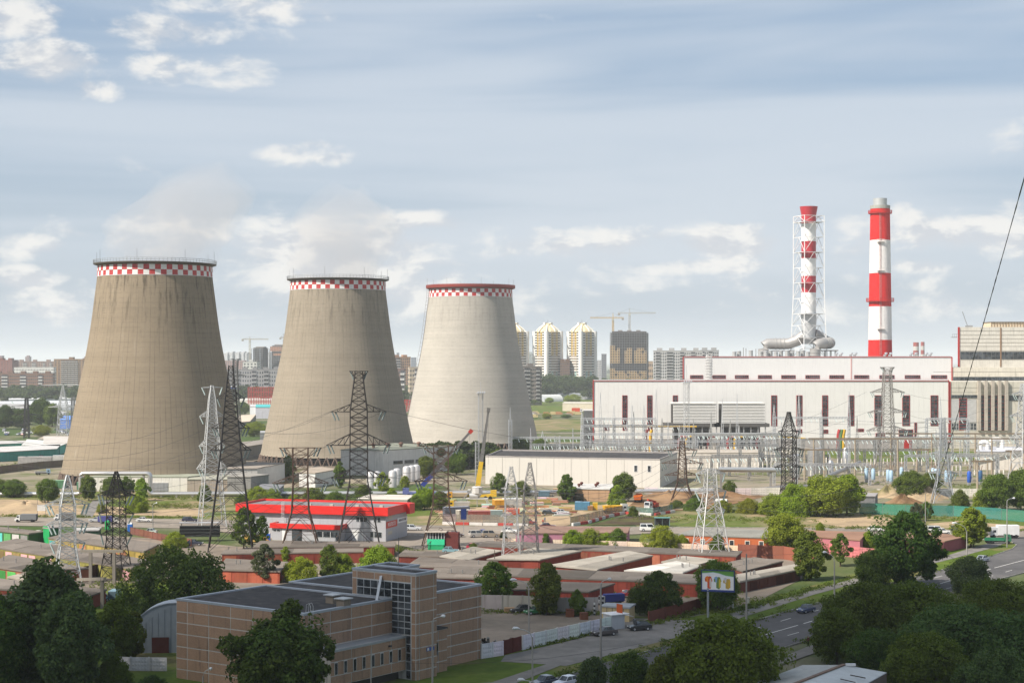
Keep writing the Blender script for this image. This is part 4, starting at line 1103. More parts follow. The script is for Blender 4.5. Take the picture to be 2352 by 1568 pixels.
shed('long teal market row with a pale roof, nearest the bank', [(-60, 1090), (193, 1073), (205, 1062), (-60, 1072)][:0] or [(-60, 1042), (130, 1031), (139, 1021), (-60, 1029)], 4.2, (.06, .27, .24), (.5, .48, .46), group='teal market rows')
shed('teal market row with a bright end wall', [(50, 1022), (138, 1024), (160, 1016), (62, 1009)], 4.2, (.11, .42, .36), (.55, .53, .5), group='teal market rows')
shed('teal market row farthest left', [(-60, 1022), (50, 1018), (60, 1012), (-60, 1014)], 4.2, (.06, .25, .2), (.45, .43, .41), group='teal market rows')
shed('brown-roofed market row behind the teal rows', [(86, 1009), (160, 1008), (160, 1001), (100, 1002)], 4.2, (.13, .25, .16), (.36, .31, .26), group='teal market rows')
shed('blue and white striped shed between the first two cooling towers', [(530, 889), (570, 889), (570, 884), (530, 884)], 14, (.06, .12, .42), (.5, .5, .52))
shed('low white yard building between the first two cooling towers', [(551, 919), (628, 919), (628, 914), (551, 914)], 5, (.68, .64, .57), (.6, .58, .52))
shed('grey shed with a teal fascia left of the middle cooling tower', [(587, 935), (624, 935), (626, 929), (588, 929)], 9, (.47, .46, .5), (.08, .42, .42))
shed('white small yard building left of the teal-trimmed shed', [(574, 933), (589, 933), (589, 929), (574, 929)], 8, (.68, .68, .68), (.5, .5, .5))
shed('tan flat-roofed workshop between the cooling towers', [(546, 970), (574, 968), (588, 952), (546, 954)], 6, (.2, .19, .17), (.55, .46, .36))
shed('grey long-roofed workshop low between the cooling towers', [(552, 1028), (603, 1020), (608, 1010), (552, 1016)], 6, (.2, .19, .18), (.26, .23, .2))
shed('small dark cabin by the middle cooling tower', [(597, 994), (611, 994), (611, 990), (598, 990)], 4, (.2, .2, .2), (.4, .4, .4))
arch_shed('white-ribbed arched hangar right of the pale cooling tower', 1224, 1258, 0, 1900, 8, 26, (.55, .55, .53), R(-55))
shed('grey long shed beyond the meadow', [(1262, 906), (1364, 906), (1364, 899), (1270, 899)], 6, (.42, .43, .46), (.45, .47, .5))
shed('small white house on the far meadow', [(1217, 912), (1232, 914), (1236, 908), (1222, 907)], 5, (.7, .69, .66), (.4, .41, .42))
shed('small dark red container house on the far meadow', [(1272, 909), (1285, 909), (1285, 905), (1272, 905)], 4, (.2, .05, .05), (.3, .1, .1))
shed('long cream wall of a store behind the white hall', [(1292, 926), (1366, 927), (1366, 923), (1296, 922.5)], 7, (.5, .44, .34), (.5, .46, .38))
shed('pale low annex at the left end of the white hall', [(1340, 944), (1364, 944), (1364, 940), (1340, 940)], 18, (.66, .62, .56), (.5, .48, .45))

def red_frame(px0, px1, py0, py1, Y, label, nx, nz):
    k = Y / F; t = thing('steel_frame', label, 'steel frame', AT(px0, Y), group=None)
    w = (px1 - px0) * k; h = ZAT(py0, Y)
    for j in range(nx + 1):
        part('column', MB().box(w * j / nx - .4, w * j / nx + .4, 0, .8, 0, h), 'paint', t, (.36, .05, .04)); part('column', MB().box(w * j / nx - .4, w * j / nx + .4, 12, 12.8, 0, h), 'paint', t, (.36, .05, .04))
    for i in range(1, nz + 1):
        part('beam', MB().box(0, w, .05, .7, h * i / nz - .4, h * i / nz), 'paint', t, (.36, .05, .04)); part('beam', MB().box(0, w, 12.05, 12.7, h * i / nz - .4, h * i / nz), 'paint', t, (.36, .05, .04))
red_frame(570, 632, 889, 916, 1700, 'rust red open steel frame left of the middle cooling tower', 8, 4)
red_frame(928, 957, 918, 935, 1500, 'rust red open steel frame in the gap beside the pale cooling tower', 5, 3)

# ------------------------------------------------------------------ the near brown-tiled building
def tile_panel(w, h, t=.05, cache={}):
    key = (round(w, 2), round(h, 2))
    if key not in cache:
        me = MB().box(0, w, -t, 0, 0, h).mesh('panel')
        uv = me.uv_layers.new(name='UVMap')
        for lp in me.loops:
            v = me.vertices[lp.vertex_index].co
            uv.data[lp.index].uv = (v.x, v.z)
        cache[key] = me
    return cache[key]
def panels(t, o, ang, xs, zs, gap=.16, skip=lambda x0, x1, z0, z1: False):
    """facing panels between the joints xs, zs of a wall that starts at o and runs at angle ang (faces right-hand side)"""
    for x0, x1 in zip(xs, xs[1:]):
        for z0, z1 in zip(zs, zs[1:]):
            if skip(x0, x1, z0, z1): continue
            g = gap / 2
            p = part('panel', tile_panel(x1 - x0 - gap, z1 - z0 - gap), 'facing_tile', t)
            p.location = (o[0] + math.cos(ang) * (x0 + g), o[1] + math.sin(ang) * (x0 + g), z0 + g); p.rotation_euler = (0, 0, ang)
def tiled_building():
    N = Vector((-27.8, 227.0, 0))
    t = thing('office_building', 'brown tiled flat-roofed building with white joints and a stair tower', 'building', N, R(54))
    J = (0.5, 0.48, 0.45)
    zt = 11.35
    part('wall', MB().box(0, 23.2, 0, 24.6, 0, zt - .3).box(23.2, 38.1, -.95, 24.6, 0, zt - .3), 'concrete', t, J)
    part('stair_tower', MB().box(18.3, 23.0, -4.32, 7.55, 0, 14.9).box(23.0, 27.1, 2.2, 8.0, 11, 14.9), 'concrete', t, J)
    part('annex', MB().box(2.5, 18.25, -2.49, -.01, 1.4, 6.0).box(23.02, 27.2, -2.9, -.97, 0, 6.2), 'concrete', t, J)
    part('annex_recess_shade', MB().box(3.5, 18.2, -1.2, -.05, 0, 1.4), 'paint', t, (0.06, 0.055, 0.05))  # near-black box paints the shade under the annex overhang
    za = [0, 1.4, 2.95, 4.6, 6.4, 8.0, 9.55, 11.2]
    # long side that catches the light (faces left)
    ya = [0, .9, 5.2, 9.5, 13.8, 18.1, 22.4, 24.6][::-1]
    panels(t, (0, 24.6), R(-90), [24.6 - y for y in ya], za)
    panels(t, (0, 0), 0, [0, .9, 5.2, 9.5, 13.8, 18.3], [0, 1.4, 2.95, 4.6, 6.4, 8.0, 9.55, 11.2])
    panels(t, (23.0, -.95), 0, [0, .8, 7.6, 14.2, 15.1], za)
    panels(t, (2.5, -2.49), 0, [0, 4.2, 8.4, 12.6, 15.75], [1.4, 2.8, 4.65, 6.0], skip=lambda a, b, c, d: 2.7 < c < 3)
    panels(t, (18.3, -4.32), 0, [0, .75, 4.0, 4.7], [0, 1.4, 2.95, 4.6, 6.4, 8.0, 9.6, 11.3, 13.0, 14.8])
    panels(t, (18.3, 7.55), R(-90), [0, .9, 4.2, 7.5], [13.75, 14.8]); panels(t, (18.3, 7.55), R(-90), [0, .9], [11.4, 13.75])
    panels(t, (18.3, -3.5), R(-90), [0, .82], [0, 1.4, 2.95, 4.6, 6.4, 8.0, 9.6, 11.3, 13.0, 14.8]); panels(t, (18.3, .05), R(-90), [0, 3.5], [13.75, 14.8])
    panels(t, (23.02, -2.9), 0, [0, 2.1, 4.18], [0, 1.6, 3.1, 4.7, 6.2], skip=lambda a, b, c, d: False)
    # roofs and parapets
    part('roof', MB().box(.35, 22.9, .35, 24.3, zt - .3, zt - .18).box(23.3, 37.8, -.6, 24.3, zt - .3, zt - .18), 'felt', t)
    PC = (0.34, 0.37, 0.41)
    def rim(x0, x1, y0, y1, z, w=.5, h=.32):
        m = MB(); m.box(x0 - .08, x1 + .08, y0 - .08, y0 + w, z, z + h); m.box(x0 - .08, x1 + .08, y1 - w, y1 + .08, z, z + h)
        m.box(x0 - .08, x0 + w, y0 + w, y1 - w, z, z + h); m.box(x1 - w, x1 + .08, y0 + w, y1 - w, z, z + h)
        return m
    part('parapet', rim(0, 18.2, 0, 24.6, zt - .29), 'steel', t, PC); part('parapet', rim(23.1, 38.1, -.95, 24.6, zt - .285), 'steel', t, PC)
    part('tower_roof', MB().box(18.5, 22.9, -4.1, 7.4, 14.9, 14.96).box(22.9, 26.9, 2.4, 7.8, 14.9, 14.95), 'felt', t)
    part('parapet', rim(18.3, 23.0, -4.32, 7.55, 14.9, .4, .26), 'steel', t, PC); part('parapet', rim(23.1, 27.1, 2.2, 8.0, 14.9, .4, .24), 'steel', t, PC)
    part('annex_roof', MB().box(2.4, 18.2, -2.6, -.06, 6.0, 6.3), 'steel', t, (0.33, 0.35, 0.37)); part('annex_roof', MB().box(23.1, 27.3, -3.0, -1.02, 6.2, 6.4), 'felt', t)
    # stair tower glazing on the face that looks left
    def glz(y0, y1, z0, z1, cols, rows):
        fr = MB(); x = 18.3
        w_ = part('window', MB().box(x - .05, x, y0, y1, z0, z1), 'paint', t, (0.42, 0.44, 0.46))
        dy, dz = (y1 - y0) / cols, (z1 - z0) / rows
        for i in range(cols):
            for j in range(rows):
                part('pane', MB().box(x - .10, x - .051, y0 + dy * i + .07, y0 + dy * (i + 1) - .07, z0 + dz * j + .07, z0 + dz * (j + 1) - .07), 'glass', w_)
    glz(.15, 6.6, 11.45, 13.7, 5, 2); glz(-3.45, .05, 6.4, 13.7, 3, 8); glz(-3.45, -2.6, 0.2, 6.35, 1, 5)
    for i in range(8):
        x = 3.2 + i * 1.9
        w_ = part('window', MB().box(x, x + .7, -2.56, -2.49, 2.85, 4.6), 'paint', t, (0.5, 0.48, 0.45)); part('pane', MB().box(x + .1, x + .6, -2.6, -2.561, 2.95, 4.5), 'glass', w_)
    for x0, x1 in ((2.5, 3.2),) + tuple((3.9 + i * 1.9, 5.1 + i * 1.9) for i in range(8)):
        p = part('panel', tile_panel(min(x1, 18.2) - x0, 1.75), 'facing_tile', t); p.location = (x0, -2.49, 2.85)
    w_ = part('window', MB().box(24.2, 25.0, -2.97, -2.951, 2.6, 4.4), 'glass', t)
    # things fixed on the roof
    for i, (px, py) in enumerate(((764, 1384), (789, 1393))):
        p = W(px, py, zt - .2); q = Matrix.Rotation(-R(54), 3, 'Z') @ (p - N)
        part('vent_shaft', MB().box(q.x - .7, q.x + .7, q.y - .7, q.y + .7, zt - .18, zt + .9), 'wall', t, (0.22, 0.18, 0.14))
        part('vent_cap', MB().box(q.x - .95, q.x + .95, q.y - .95, q.y + .95, zt + .92, zt + 1.05), 'steel', t, (0.45, 0.46, 0.47))
    m = MB(); m.bar((18.2, 2.0, 14.3), (15.6, .6, 11.2), .35); part('chute', m, 'steel', t, (0.4, 0.42, 0.44))
    m = MB()
    for dy in (0, .5): m.tube([(1.0 + dy, -.25, 5), (1.0 + dy, -.25, 12.2), (1.0 + dy, 0, 12.6), (1.0 + dy, .5, 12.4), (1.0 + dy, .6, 11.3)], .035, 5)
    for i in range(18): m.bar((1.0, -.25, 5.2 + i * .38), (1.5, -.25, 5.2 + i * .38), .03)
    part('ladder', m, 'steel', t, (0.5, 0.5, 0.5))
    part('antenna', MB().bar((24.5, 4, 14.9), (24.5, 4, 19.2), .07), 'steel', t, (0.1, 0.1, 0.1))
    part('sign', MB().box(20.6, 22.3, -4.45, -4.38, 3.9, 4.4), 'paint', t, (0.05, 0.1, 0.3)); part('sign_number', MB().box(20.7, 21.1, -4.47, -4.451, 3.97, 4.33), 'paint', t, (0.6, 0.6, 0.6))
    part('lamp', MB().box(14.4, 14.8, -2.9, -2.5, 5.2, 5.4), 'paint', t, (0.05, 0.05, 0.05))
tiled_building()

# ------------------------------------------------------------------ the red and grey shop
def text_part(s, parent, loc, rz, size, col, name):
    cu = bpy.data.curves.new(name, 'FONT'); cu.body = s; cu.size = size; cu.extrude = .02; cu.align_x = 'CENTER'; cu.align_y = 'CENTER'
    cu.materials.append(MATS['paint_smooth'])
    o = bpy.data.objects.new(name, cu); o.color = tuple(col) + (1,); link(o, parent)
    bpy.context.view_layer.update()
    me = bpy.data.meshes.new_from_object(o.evaluated_get(bpy.context.evaluated_depsgraph_get())); bpy.data.objects.remove(o)
    o = part(name, me, 'paint_smooth', parent, col)
    o.location = loc; o.rotation_euler = (R(90), 0, rz)
    return o
def shop():
    C = W(886, 1244); ang = R(-17)
    ux = Vector((math.cos(ang), math.sin(ang), 0)); uy = Vector((-ux.y, ux.x, 0))
    L = -ALONG(C, ux, 552); D = ALONG(C, uy, 935)
    t = thing('tyre_shop', 'long grey clad shop with a broad red fascia', 'shop', C, ang)
    GR = (0.38, 0.375, 0.39); RD = (0.62, 0.02, 0.014)
    part('wall', MB().box(-L, 0, 0, D, 0, 8.0), 'clad', t, GR)
    for i in range(1, 9): part('cladding_joint', MB().box(-L * i / 9 - .04, -L * i / 9 + .04, -.03, 0, 0, 6.5), 'paint', t, (0.34, 0.335, 0.35))
    part('fascia', MB().box(-L - .9, .9, -.9, -.4, 6.55, 8.65).box(-L - .9, .9, D + .4, D + .9, 6.55, 8.65).box(-L - .9, -L - .4, -.4, D + .4, 6.55, 8.65).box(.4, .9, -.4, D + .4, 6.55, 8.65), 'paint_smooth', t, RD)
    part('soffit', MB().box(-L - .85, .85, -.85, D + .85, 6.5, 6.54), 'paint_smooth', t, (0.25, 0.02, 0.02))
    part('roof', MB().box(-L - .35, .35, -.35, D + .35, 7.95, 8.15), 'roofing', t, (0.19, 0.185, 0.19))
    part('canopy', MB().box(.9, 1.8, D - 3, D + .8, 6.0, 8.6), 'paint_smooth', t, RD)
    for x in (-2.5, -9, -16, -22): part('roof_unit', MB().box(x, x + .9, 2, 2.8, 8.15, 8.9), 'steel', t, (.5, .48, .42))
    # porch
    x1 = ALONG(C - uy * 4.2, ux, 779); x0 = ALONG(C - uy * 4.2, ux, 624)
    part('porch', MB().box(x0, x1, -4.0, -.02, 0, 3.9), 'clad', t, GR)
    part('porch_fascia', MB().box(x0 - .4, x1 + .4, -4.5, -4.02, 3.1, 4.3).box(x0 - .4, x0 - .02, -4.02, 0, 3.1, 4.3).box(x1 + .02, x1 + .4, -4.02, 0, 3.1, 4.3), 'paint_smooth', t, RD)
    part('porch_roof', MB().box(x0, x1, -4.0, -.03, 3.92, 4.05), 'roofing', t, (.28, .28, .29))
    m = MB()
    for i in range(8):
        xx = x0 + 1 + i * (x1 - x0 - 2) / 7; m.bar((xx, -3.6, 4.05), (xx, -3.6, 5.0), .06)
    m.bar((x0 + 1, -3.6, 5.0), (x1 - 1, -3.6, 5.0), .06); part('rail', m, 'steel', t, (.4, .4, .4))
    def win(xa, xb, za, zb, y, n):
        f = part('window', MB().box(xa, xb, y - .06, y, za, zb), 'paint', t, (.6, .6, .6))
        for i in range(n):
            d = (xb - xa) / n
            part('pane', MB().box(xa + d * i + .08, xa + d * (i + 1) - .08, y - .09, y - .061, za + .08, zb - .08), 'glass', f)
    win(x1 - 6.5, x1 - .4, 1.1, 2.6, -4.0, 3); win(x0 + .3, x0 + 2.3, 2.2, 2.8, -4.0, 2); win(-4.2, -1, 1.0, 2.5, 0, 3); win(-8, -4.9, 4.8, 6.1, 0, 3); win(-3.3, -1.3, 4.8, 6.1, 0, 2)
    part('door', MB().box(x0 + 2.8, x0 + 3.8, -4.06, -4.0, 0, 2.7), 'paint', t, (.68, .68, .66)); part('door', MB().box(-13.2, -12.0, -.06, 0, 0, 2.6), 'paint', t, (.68, .68, .66)); part('door', MB().box(-9, -6, -.06, 0, 0, 2.7), 'paint', t, (.64, .64, .62))
    part('entrance', MB().box(x0 + 5.5, x0 + 8.2, -4.08, -4.0, 0, 2.9), 'glass', t)
    part('rolling_gate', MB().box(-L + 5, -L + 9, -.05, 0, 0, 3.5), 'paint', t, (.36, .36, .37))
    m = MB()
    xx = ALONG(C, ux, 651)
    for dx in (0, .6): m.bar((xx + dx, -.95, 3.2), (xx + dx, -.95, 9.6), .08)
    for i in range(18): m.bar((xx, -.95, 3.4 + i * .36), (xx + .6, -.95, 3.4 + i * .36), .06); m.bar((xx - .1, -1.5, 3.4 + i * .36), (xx + .7, -1.5, 3.4 + i * .36), .06) if i % 3 == 0 else None
    part('ladder', m, 'steel', t, (.55, .55, .55))
    # signs on the short side
    sgn = part('sign_board', MB().box(.02, .08, .15, D * .52, 3.3, 4.95), 'paint_smooth', t, (.55, .05, .03))
    text_part('КОЛЕСО', sgn, (.1, D * .26 + .1, 4.12), R(90), 1.25, (.8, .8, .8), 'lettering')
    s2 = part('sign_board', MB().box(.021, .081, D * .53, D - .1, 3.9, 5.2), 'paint_smooth', t, (.7, .7, .7))
    text_part('BRIDGESTONE', s2, (.1, D * .765, 4.55), R(90), .8, (.05, .05, .06), 'lettering')
    for za in (5.55, 1.6):
        part('window', MB().box(0, .05, 1.6, 4.4, za, za + .8), 'paint', t, (.5, .45, .36))
shop()

# ------------------------------------------------------------------ garages
GW = (0.19, 0.042, 0.028)
def garages(label, pix, h, wall, roofc, doors=(), n=8, group='rows of lock-up garages', dn=None):
    t = shed(label, pix, h, wall, roofc, 'garage_row', 'garages', 'flat', group, 'garage_wall', .3)
    P = [W(x, y, h) for x, y in pix]
    a = Vector((P[0].x, P[0].y, 0)) - t.location; b = Vector((P[1].x, P[1].y, 0)) - t.location
    d = b - a; L = d.length; d.normalize(); nn = Vector((d.y, -d.x, 0))
    n = dn or max(2, int(L / 3.3)); r2 = random.Random(int(pix[0][0] * 7 + pix[1][1]))
    for i in range(n):
        s0 = L * (i + .1) / n; s1 = L * (i + .9) / n
        c = r2.choice(doors) if doors else wall
        q_ = r2.uniform(.55, 1.25); c = tuple(v * q_ for v in c)
        part('door', MB().obox(a, d, nn, s0, s1, .02, .07, .05, h - .35), 'garage_wall', t, c)
    # roof sheets laid in strips across, some newer and paler
    q = [Vector((p.x, p.y, 0)) - t.location for p in P]
    for i in range(max(2, n // 2)):
        if r2.random() < .8:
            m_ = max(2, n // 2); f0, f1 = i / m_, (i + 1) / m_; g0, g1 = sorted((r2.choice((0.02, .5)), r2.choice((.5, .98))))
            if g1 - g0 < .1: g0, g1 = 0.02, .98
            A, B = q[0].lerp(q[1], f0), q[0].lerp(q[1], f1); Cc, Dd = q[3].lerp(q[2], f0), q[3].lerp(q[2], f1)
            ps = [A.lerp(Cc, g0), B.lerp(Dd, g0), B.lerp(Dd, g1), A.lerp(Cc, g1)]
            k = r2.uniform(.55, 1.35)
            part('roof_sheet', MB().prism(ps, h + .22, h + .27), 'roofing', t, tuple(min(.75, v * k) for v in roofc))
    for i in range(r2.randint(1, 3)):
        p = q[0].lerp(q[1], r2.random()).lerp(q[3].lerp(q[2], r2.random()), .5)
        part('vent_pipe', MB().lathe([(.12, h), (.12, h + 1.1)], 6, (p.x, p.y)), 'steel', t, (.25, .24, .23))
    return t
RG, RT, RC = (0.150, 0.128, 0.108), (0.18, 0.152, 0.127), (0.34, 0.305, 0.255)
GO = [(.24, .2, .06), (.2, .18, .05), (.4, .17, .09), (.07, .3, .26), (.33, .24, .06), (.22, .21, .07)]
garages('pale and green garage row nearest the far road at left', [(-30, 1217), (65, 1226.5), (100, 1221.8), (0, 1211)], 2.6, (.05, .10, .035), RT, [(.6, .57, .54), (.1, .3, .1), (.1, .45, .38), (.4, .38, .36)])
garages('garage row with yellow, orange and teal doors, below the green kiosk', [(112, 1236), (330, 1268), (365, 1250), (172, 1221)], 2.6, (.26, .2, .06), RT, [(.33, .24, .06), (.42, .19, .1), (.08, .32, .28), (.32, .22, .06)])
garages('longest garage row with olive doors and one pink door', [(-40, 1254), (300, 1307), (335, 1286), (40, 1238)], 2.6, (.2, .18, .05), RT, [(.2, .18, .05), (.22, .2, .06), (.18, .17, .05), (.24, .17, .07), (.55, .3, .3)])
garages('garage row with salmon and green doors at the left edge', [(-30, 1300), (62, 1314), (205, 1306), (20, 1275)], 2.5, (.3, .12, .07), RT, [(.42, .19, .13), (.07, .3, .07), (.4, .18, .12)])
garages('garage row with a rust-striped tin roof', [(19, 1326), (92, 1341), (146, 1331), (64, 1315)], 2.4, (.15, .12, .1), (.36, .31, .25))
garages('red garage row under the concrete portal at left', [(-30, 1352), (205, 1369), (243, 1355), (0, 1330)], 2.5, (.23, .055, .035), RT, [(.22, .05, .03), (.18, .045, .03)])
garages('grey garage row at the left edge behind the dark trees', [(-60, 1394), (50, 1386), (78, 1372), (-40, 1365)], 2.5, (.2, .06, .04), RG)
garages('red garage row right in front of the shop', [(583, 1258), (905, 1255.5), (907, 1246), (600, 1243)], 2.4, GW, RT, [GW, (.3, .08, .05)])
garages('red garage row behind the bright green trees', [(510, 1273), (832, 1268), (832, 1260), (520, 1263)], 2.4, GW, RT, [GW, (.32, .1, .05)])
garages('red garage row left of the birch', [(500, 1309), (642, 1313), (660, 1292), (520, 1284)], 2.4, (.3, .07, .04), RT, [GW, (.34, .09, .05)])
garages('low red garage row beside the green guard cabin', [(916, 1277), (1008, 1279), (1026, 1270), (930, 1265)], 2.3, GW, RT)
garages('long back row of red garages before the pale fence', [(1098, 1254.5), (1690, 1278), (1702, 1267), (1120, 1243)], 2.5, GW, RG, [GW, (.3, .075, .04), (.34, .12, .07)])
garages('pale-roofed garage block left of the twin white pylons', [(1012, 1278), (1075, 1288), (1152, 1266), (1086, 1257)], 2.4, (.2, .045, .03), RC)
garages('cream-roofed garage block behind the twin white pylons', [(1120, 1285), (1240, 1286), (1334, 1266.5), (1228, 1259)], 2.5, (.21, .045, .03), RC)
garages('largest cream-roofed garage block in the middle', [(1263, 1299), (1372, 1309.5), (1498, 1277), (1444, 1266.5)], 2.6, (.22, .05, .03), RC)
garages('white-striped garage block left of the big white pylon', [(1436, 1311), (1567, 1316), (1608, 1301), (1554, 1290)], 2.4, GW, (.5, .47, .42))
garages('small tan-roofed garage block at the foot of the big white pylon', [(1521, 1291), (1602, 1298), (1642, 1286), (1570, 1278)], 2.3, (.2, .1, .07), RC)
garages('long grey-roofed garage row right of the tiled building', [(1030, 1318), (1600, 1341), (1632, 1322), (1040, 1301)], 2.5, (.21, .045, .03), RG, [(.22, .047, .03), (.2, .042, .028)])
garages('short brown-roofed garage row above the parked green car', [(1174, 1354.5), (1351, 1360), (1410, 1341), (1177, 1335)], 2.5, (.25, .05, .035), RG)
garages('brick garage row with pale roof beside the avenue lawn', [(1700, 1337), (1838.4, 1308.4), (1826, 1297), (1684, 1322)], 2.1, (.12, .045, .032), RC)
garages('dark grey-roofed garage block behind the billboard', [(1706, 1313), (1797, 1290), (1732, 1281), (1660, 1295)], 2.3, (.15, .05, .035), RT)
garages('grey garage row left of the stair tower roof', [(935, 1301), (1108, 1307), (1142, 1291), (965, 1281)], 2.4, GW, RT)
garages('garage row right behind the stair tower', [(985, 1327), (1098, 1329), (1120, 1312), (1000, 1305)], 2.4, GW, RT)
garages('garage row close behind the tiled wing', [(1000, 1355), (1080, 1358), (1096, 1340), (1000, 1334)], 2.4, GW, RG)
shed('green kiosk building by the far road, sunlight put into its end colour', [(100, 1212), (113, 1213.5), (141, 1211), (128, 1208.5)], 3.8, (.02, .13, .05), (.3, .27, .25), 'kiosk', 'kiosk')
part('end_wall', MB().prism([Vector((p.x, p.y, 0)) for p in (W(99.3, 1212, 3.8), W(113.2, 1213.9, 3.8), W(113.4, 1213.5, 3.8), W(99.6, 1211.6, 3.8))], 0, 4.3), 'paint', None, (.02, .30, .09)).name = 'sunlit_end_panel'  # brighter green panel: sun on the end wall is put into the colour
tag(bpy.data.objects['sunlit_end_panel'], 'end wall of the roadside kiosk, sunlight put into its green', 'wall')
shed('low dark green stalls right of the green kiosk', [(176, 1219), (226, 1218), (232, 1212), (176, 1213)], 2.6, (.04, .09, .05), (.4, .38, .36), 'stall', 'stall')
shed('long pink building with a brown roof across the far road', [(1185, 1226), (1440, 1224), (1446, 1211), (1230, 1209)], 3.0, (.45, .2, .27), (.24, .15, .115), 'long_building', 'building')
shed('orange painted building with white windows behind the big white pylon', [(1560, 1228), (1770, 1236), (1800, 1220), (1600, 1213)], 3.0, (.42, .115, .045), (.24, .23, .2), 'long_building', 'building')
wall_windows_later = [t_ for t_ in bpy.data.objects if t_.get('label', '').startswith('orange painted')]
shed('brown-roofed pink building behind the tall dark tree', [(1858, 1232), (1975, 1241), (1990, 1223), (1855, 1219)], 3.2, (.42, .15, .17), (.27, .155, .105), 'long_building', 'building')
shed('maroon-walled building with a brown roof by the road corner', [(2020, 1238), (2169, 1244), (2219, 1233), (2120, 1222)], 2.6, (.28, .09, .10), (.27, .165, .115), 'long_building', 'building')

# ------------------------------------------------------------------ stores round the towers
t = shed('long white warehouse with a grey parapet roof in the middle', [(1115, 1049), (1516, 1056.6), (1556, 1041), (1151, 1034.5)], 9.9, (.58, .54, .485), (.32, .29, .27), 'warehouse', 'warehouse', 'parapet', wmat='clad', joints=9)
def wall_windows(t, pix, h, edges, z0, z1, w, frame=(.6, .6, .6)):
    """windows at the given fractions along the wall between roof corners i and i+1"""
    P = [Vector((p.x, p.y, 0)) - t.location for p in (W(x, y, h) for x, y in pix)]
    for i, fs in edges.items():
        a, b = P[i], P[(i + 1) % 4]; d = (b - a).normalized(); n = Vector((d.y, -d.x, 0)); L = (b - a).length
        for f in fs:
            o = part('window', MB().obox(a, d, n, L * f - w / 2, L * f + w / 2, 0, .1, z0, z1), 'paint', t, frame)
            part('pane', MB().obox(a, d, n, L * f - w / 2 + .15, L * f + w / 2 - .15, .101, .13, z0 + .15, z1 - .15), 'glass', o)
wall_windows(wall_windows_later[0], [(1560, 1228), (1770, 1236), (1800, 1220), (1600, 1213)], 3.0, {0: (.08, .26, .42, .58, .75, .9)}, .9, 2.3, 1.2, (.62, .55, .45))
wall_windows(t, [(1115, 1049), (1516, 1056.6), (1556, 1041), (1151, 1034.5)], 9.9, {0: (.865, .94), 1: (.12, .28, .5, .72, .9)}, 5.6, 8.0, 1.3)
t = shed('white store with roof vents in front of the middle cooling tower', [(783, 1033), (879, 1034.5), (1047, 1024.5), (905, 1018)], 9.9, (.60, .58, .55), (.24, .25, .2), 'warehouse', 'warehouse', joints=4)
wall_windows(t, [(783, 1033), (879, 1034.5), (1047, 1024.5), (905, 1018)], 9.9, {1: (.2, .35, .5, .65)}, 4.2, 5.6, 5.5, (.2, .2, .2))
for i, px in enumerate((858, 890, 921, 962)):
    p = W(px, 1028 - i * 1.2, 10.2)
    solid('roof_ventilator', MB().lathe([(.6, 0), (.6, .9), (.95, 1.0), (.95, 1.6), (.4, 1.9)], 12), 'paint', 'mushroom ventilator on the white store roof, %s from the left' % ORD[i], 'vent', (.2, .12, .09), 'mushroom ventilators').location = p
shed('white-fronted grey store left of the black pylon with crossarms', [(500, 1077), (591, 1076), (654, 1064), (545, 1060)], 6.7, (.56, .53, .49), (.3, .26, .22), 'warehouse', 'warehouse', joints=6)
shed('small white shed with a tan roof before the middle cooling tower', [(687, 1085.5), (724, 1087), (777, 1078), (722, 1071)], 5.0, (.62, .6, .57), (.36, .3, .24))
shed('bare grey concrete store with dark side wall', [(522, 1095), (576, 1095), (617, 1090.5), (550, 1086)], 6.0, (.26, .25, .23), (.3, .28, .25), 'warehouse', 'warehouse', joints=2)
shed('grey low felt-roofed lean-to beside the concrete store', [(588, 1123), (640, 1124), (652, 1114), (600, 1112)], 3.2, (.25, .25, .25), (.2, .2, .21))
t = shed('long white panelled store at the foot of the nearest cooling tower', [(205, 1095), (430, 1095.5), (488, 1089.5), (245, 1088)], 5.0, (.66, .62, .56), (.3, .31, .24), 'warehouse', 'warehouse', joints=11, jcol=(.72, .7, .66))
shed('tan-walled store with greenery right of the pipe loop', [(430, 1101), (530, 1101), (545, 1092), (450, 1091)], 4.6, (.36, .3, .24), (.36, .35, .28), 'warehouse', 'warehouse', joints=5)
shed('grey site hut roof among the trees behind the shop', [(820, 1146), (935, 1148), (950, 1138), (850, 1136)], 3.4, (.4, .37, .33), (.55, .5, .44))
t = shed('small brick transformer house with four red roof vents', [(1303, 1122), (1400, 1124), (1413, 1112.5), (1313, 1111.5)], 4.0, (.40, .25, .15), (.5, .48, .45), 'transformer_house', 'building', joints=3)
wall_windows(t, [(1303, 1122), (1400, 1124), (1413, 1112.5), (1313, 1111.5)], 4.0, {0: (.26,)}, .1, 2.6, 3.6, (.16, .1, .06))
for i, (px, py) in enumerate(((1330, 1118), (1336, 1114), (1369, 1118), (1373, 1114))):
    p = W(px, py, 4.2)
    solid('roof_cowl', MB().lathe([(.3, 0), (.3, .5), (.55, .55), (.55, 1.0), (.2, 1.15)], 10), 'paint', 'small dark red roof cowl on the brick transformer house, %s' % ('front left', 'back left', 'front right', 'back right')[i], 'vent', (.1, .03, .022), 'red cowls').location = p
shed('white service block behind the switchyard posts', [(1548, 1040), (1742, 1040), (1742, 1032), (1552, 1032)], 7.0, (.64, .58, .51), (.42, .37, .31), 'warehouse', 'warehouse', joints=8)
shed('white switch house with a red roof edge at right', [(2238, 1037), (2420, 1038), (2420, 1027), (2256, 1026)], 7.5, (.62, .57, .5), (.45, .45, .48), 'switch_house', 'building', joints=6)
shed('grey flat shelter beside the sand heap', [(1950, 1140), (2010, 1140), (2016, 1133), (1958, 1133)], 3.2, (.24, .23, .23), (.33, .31, .3))
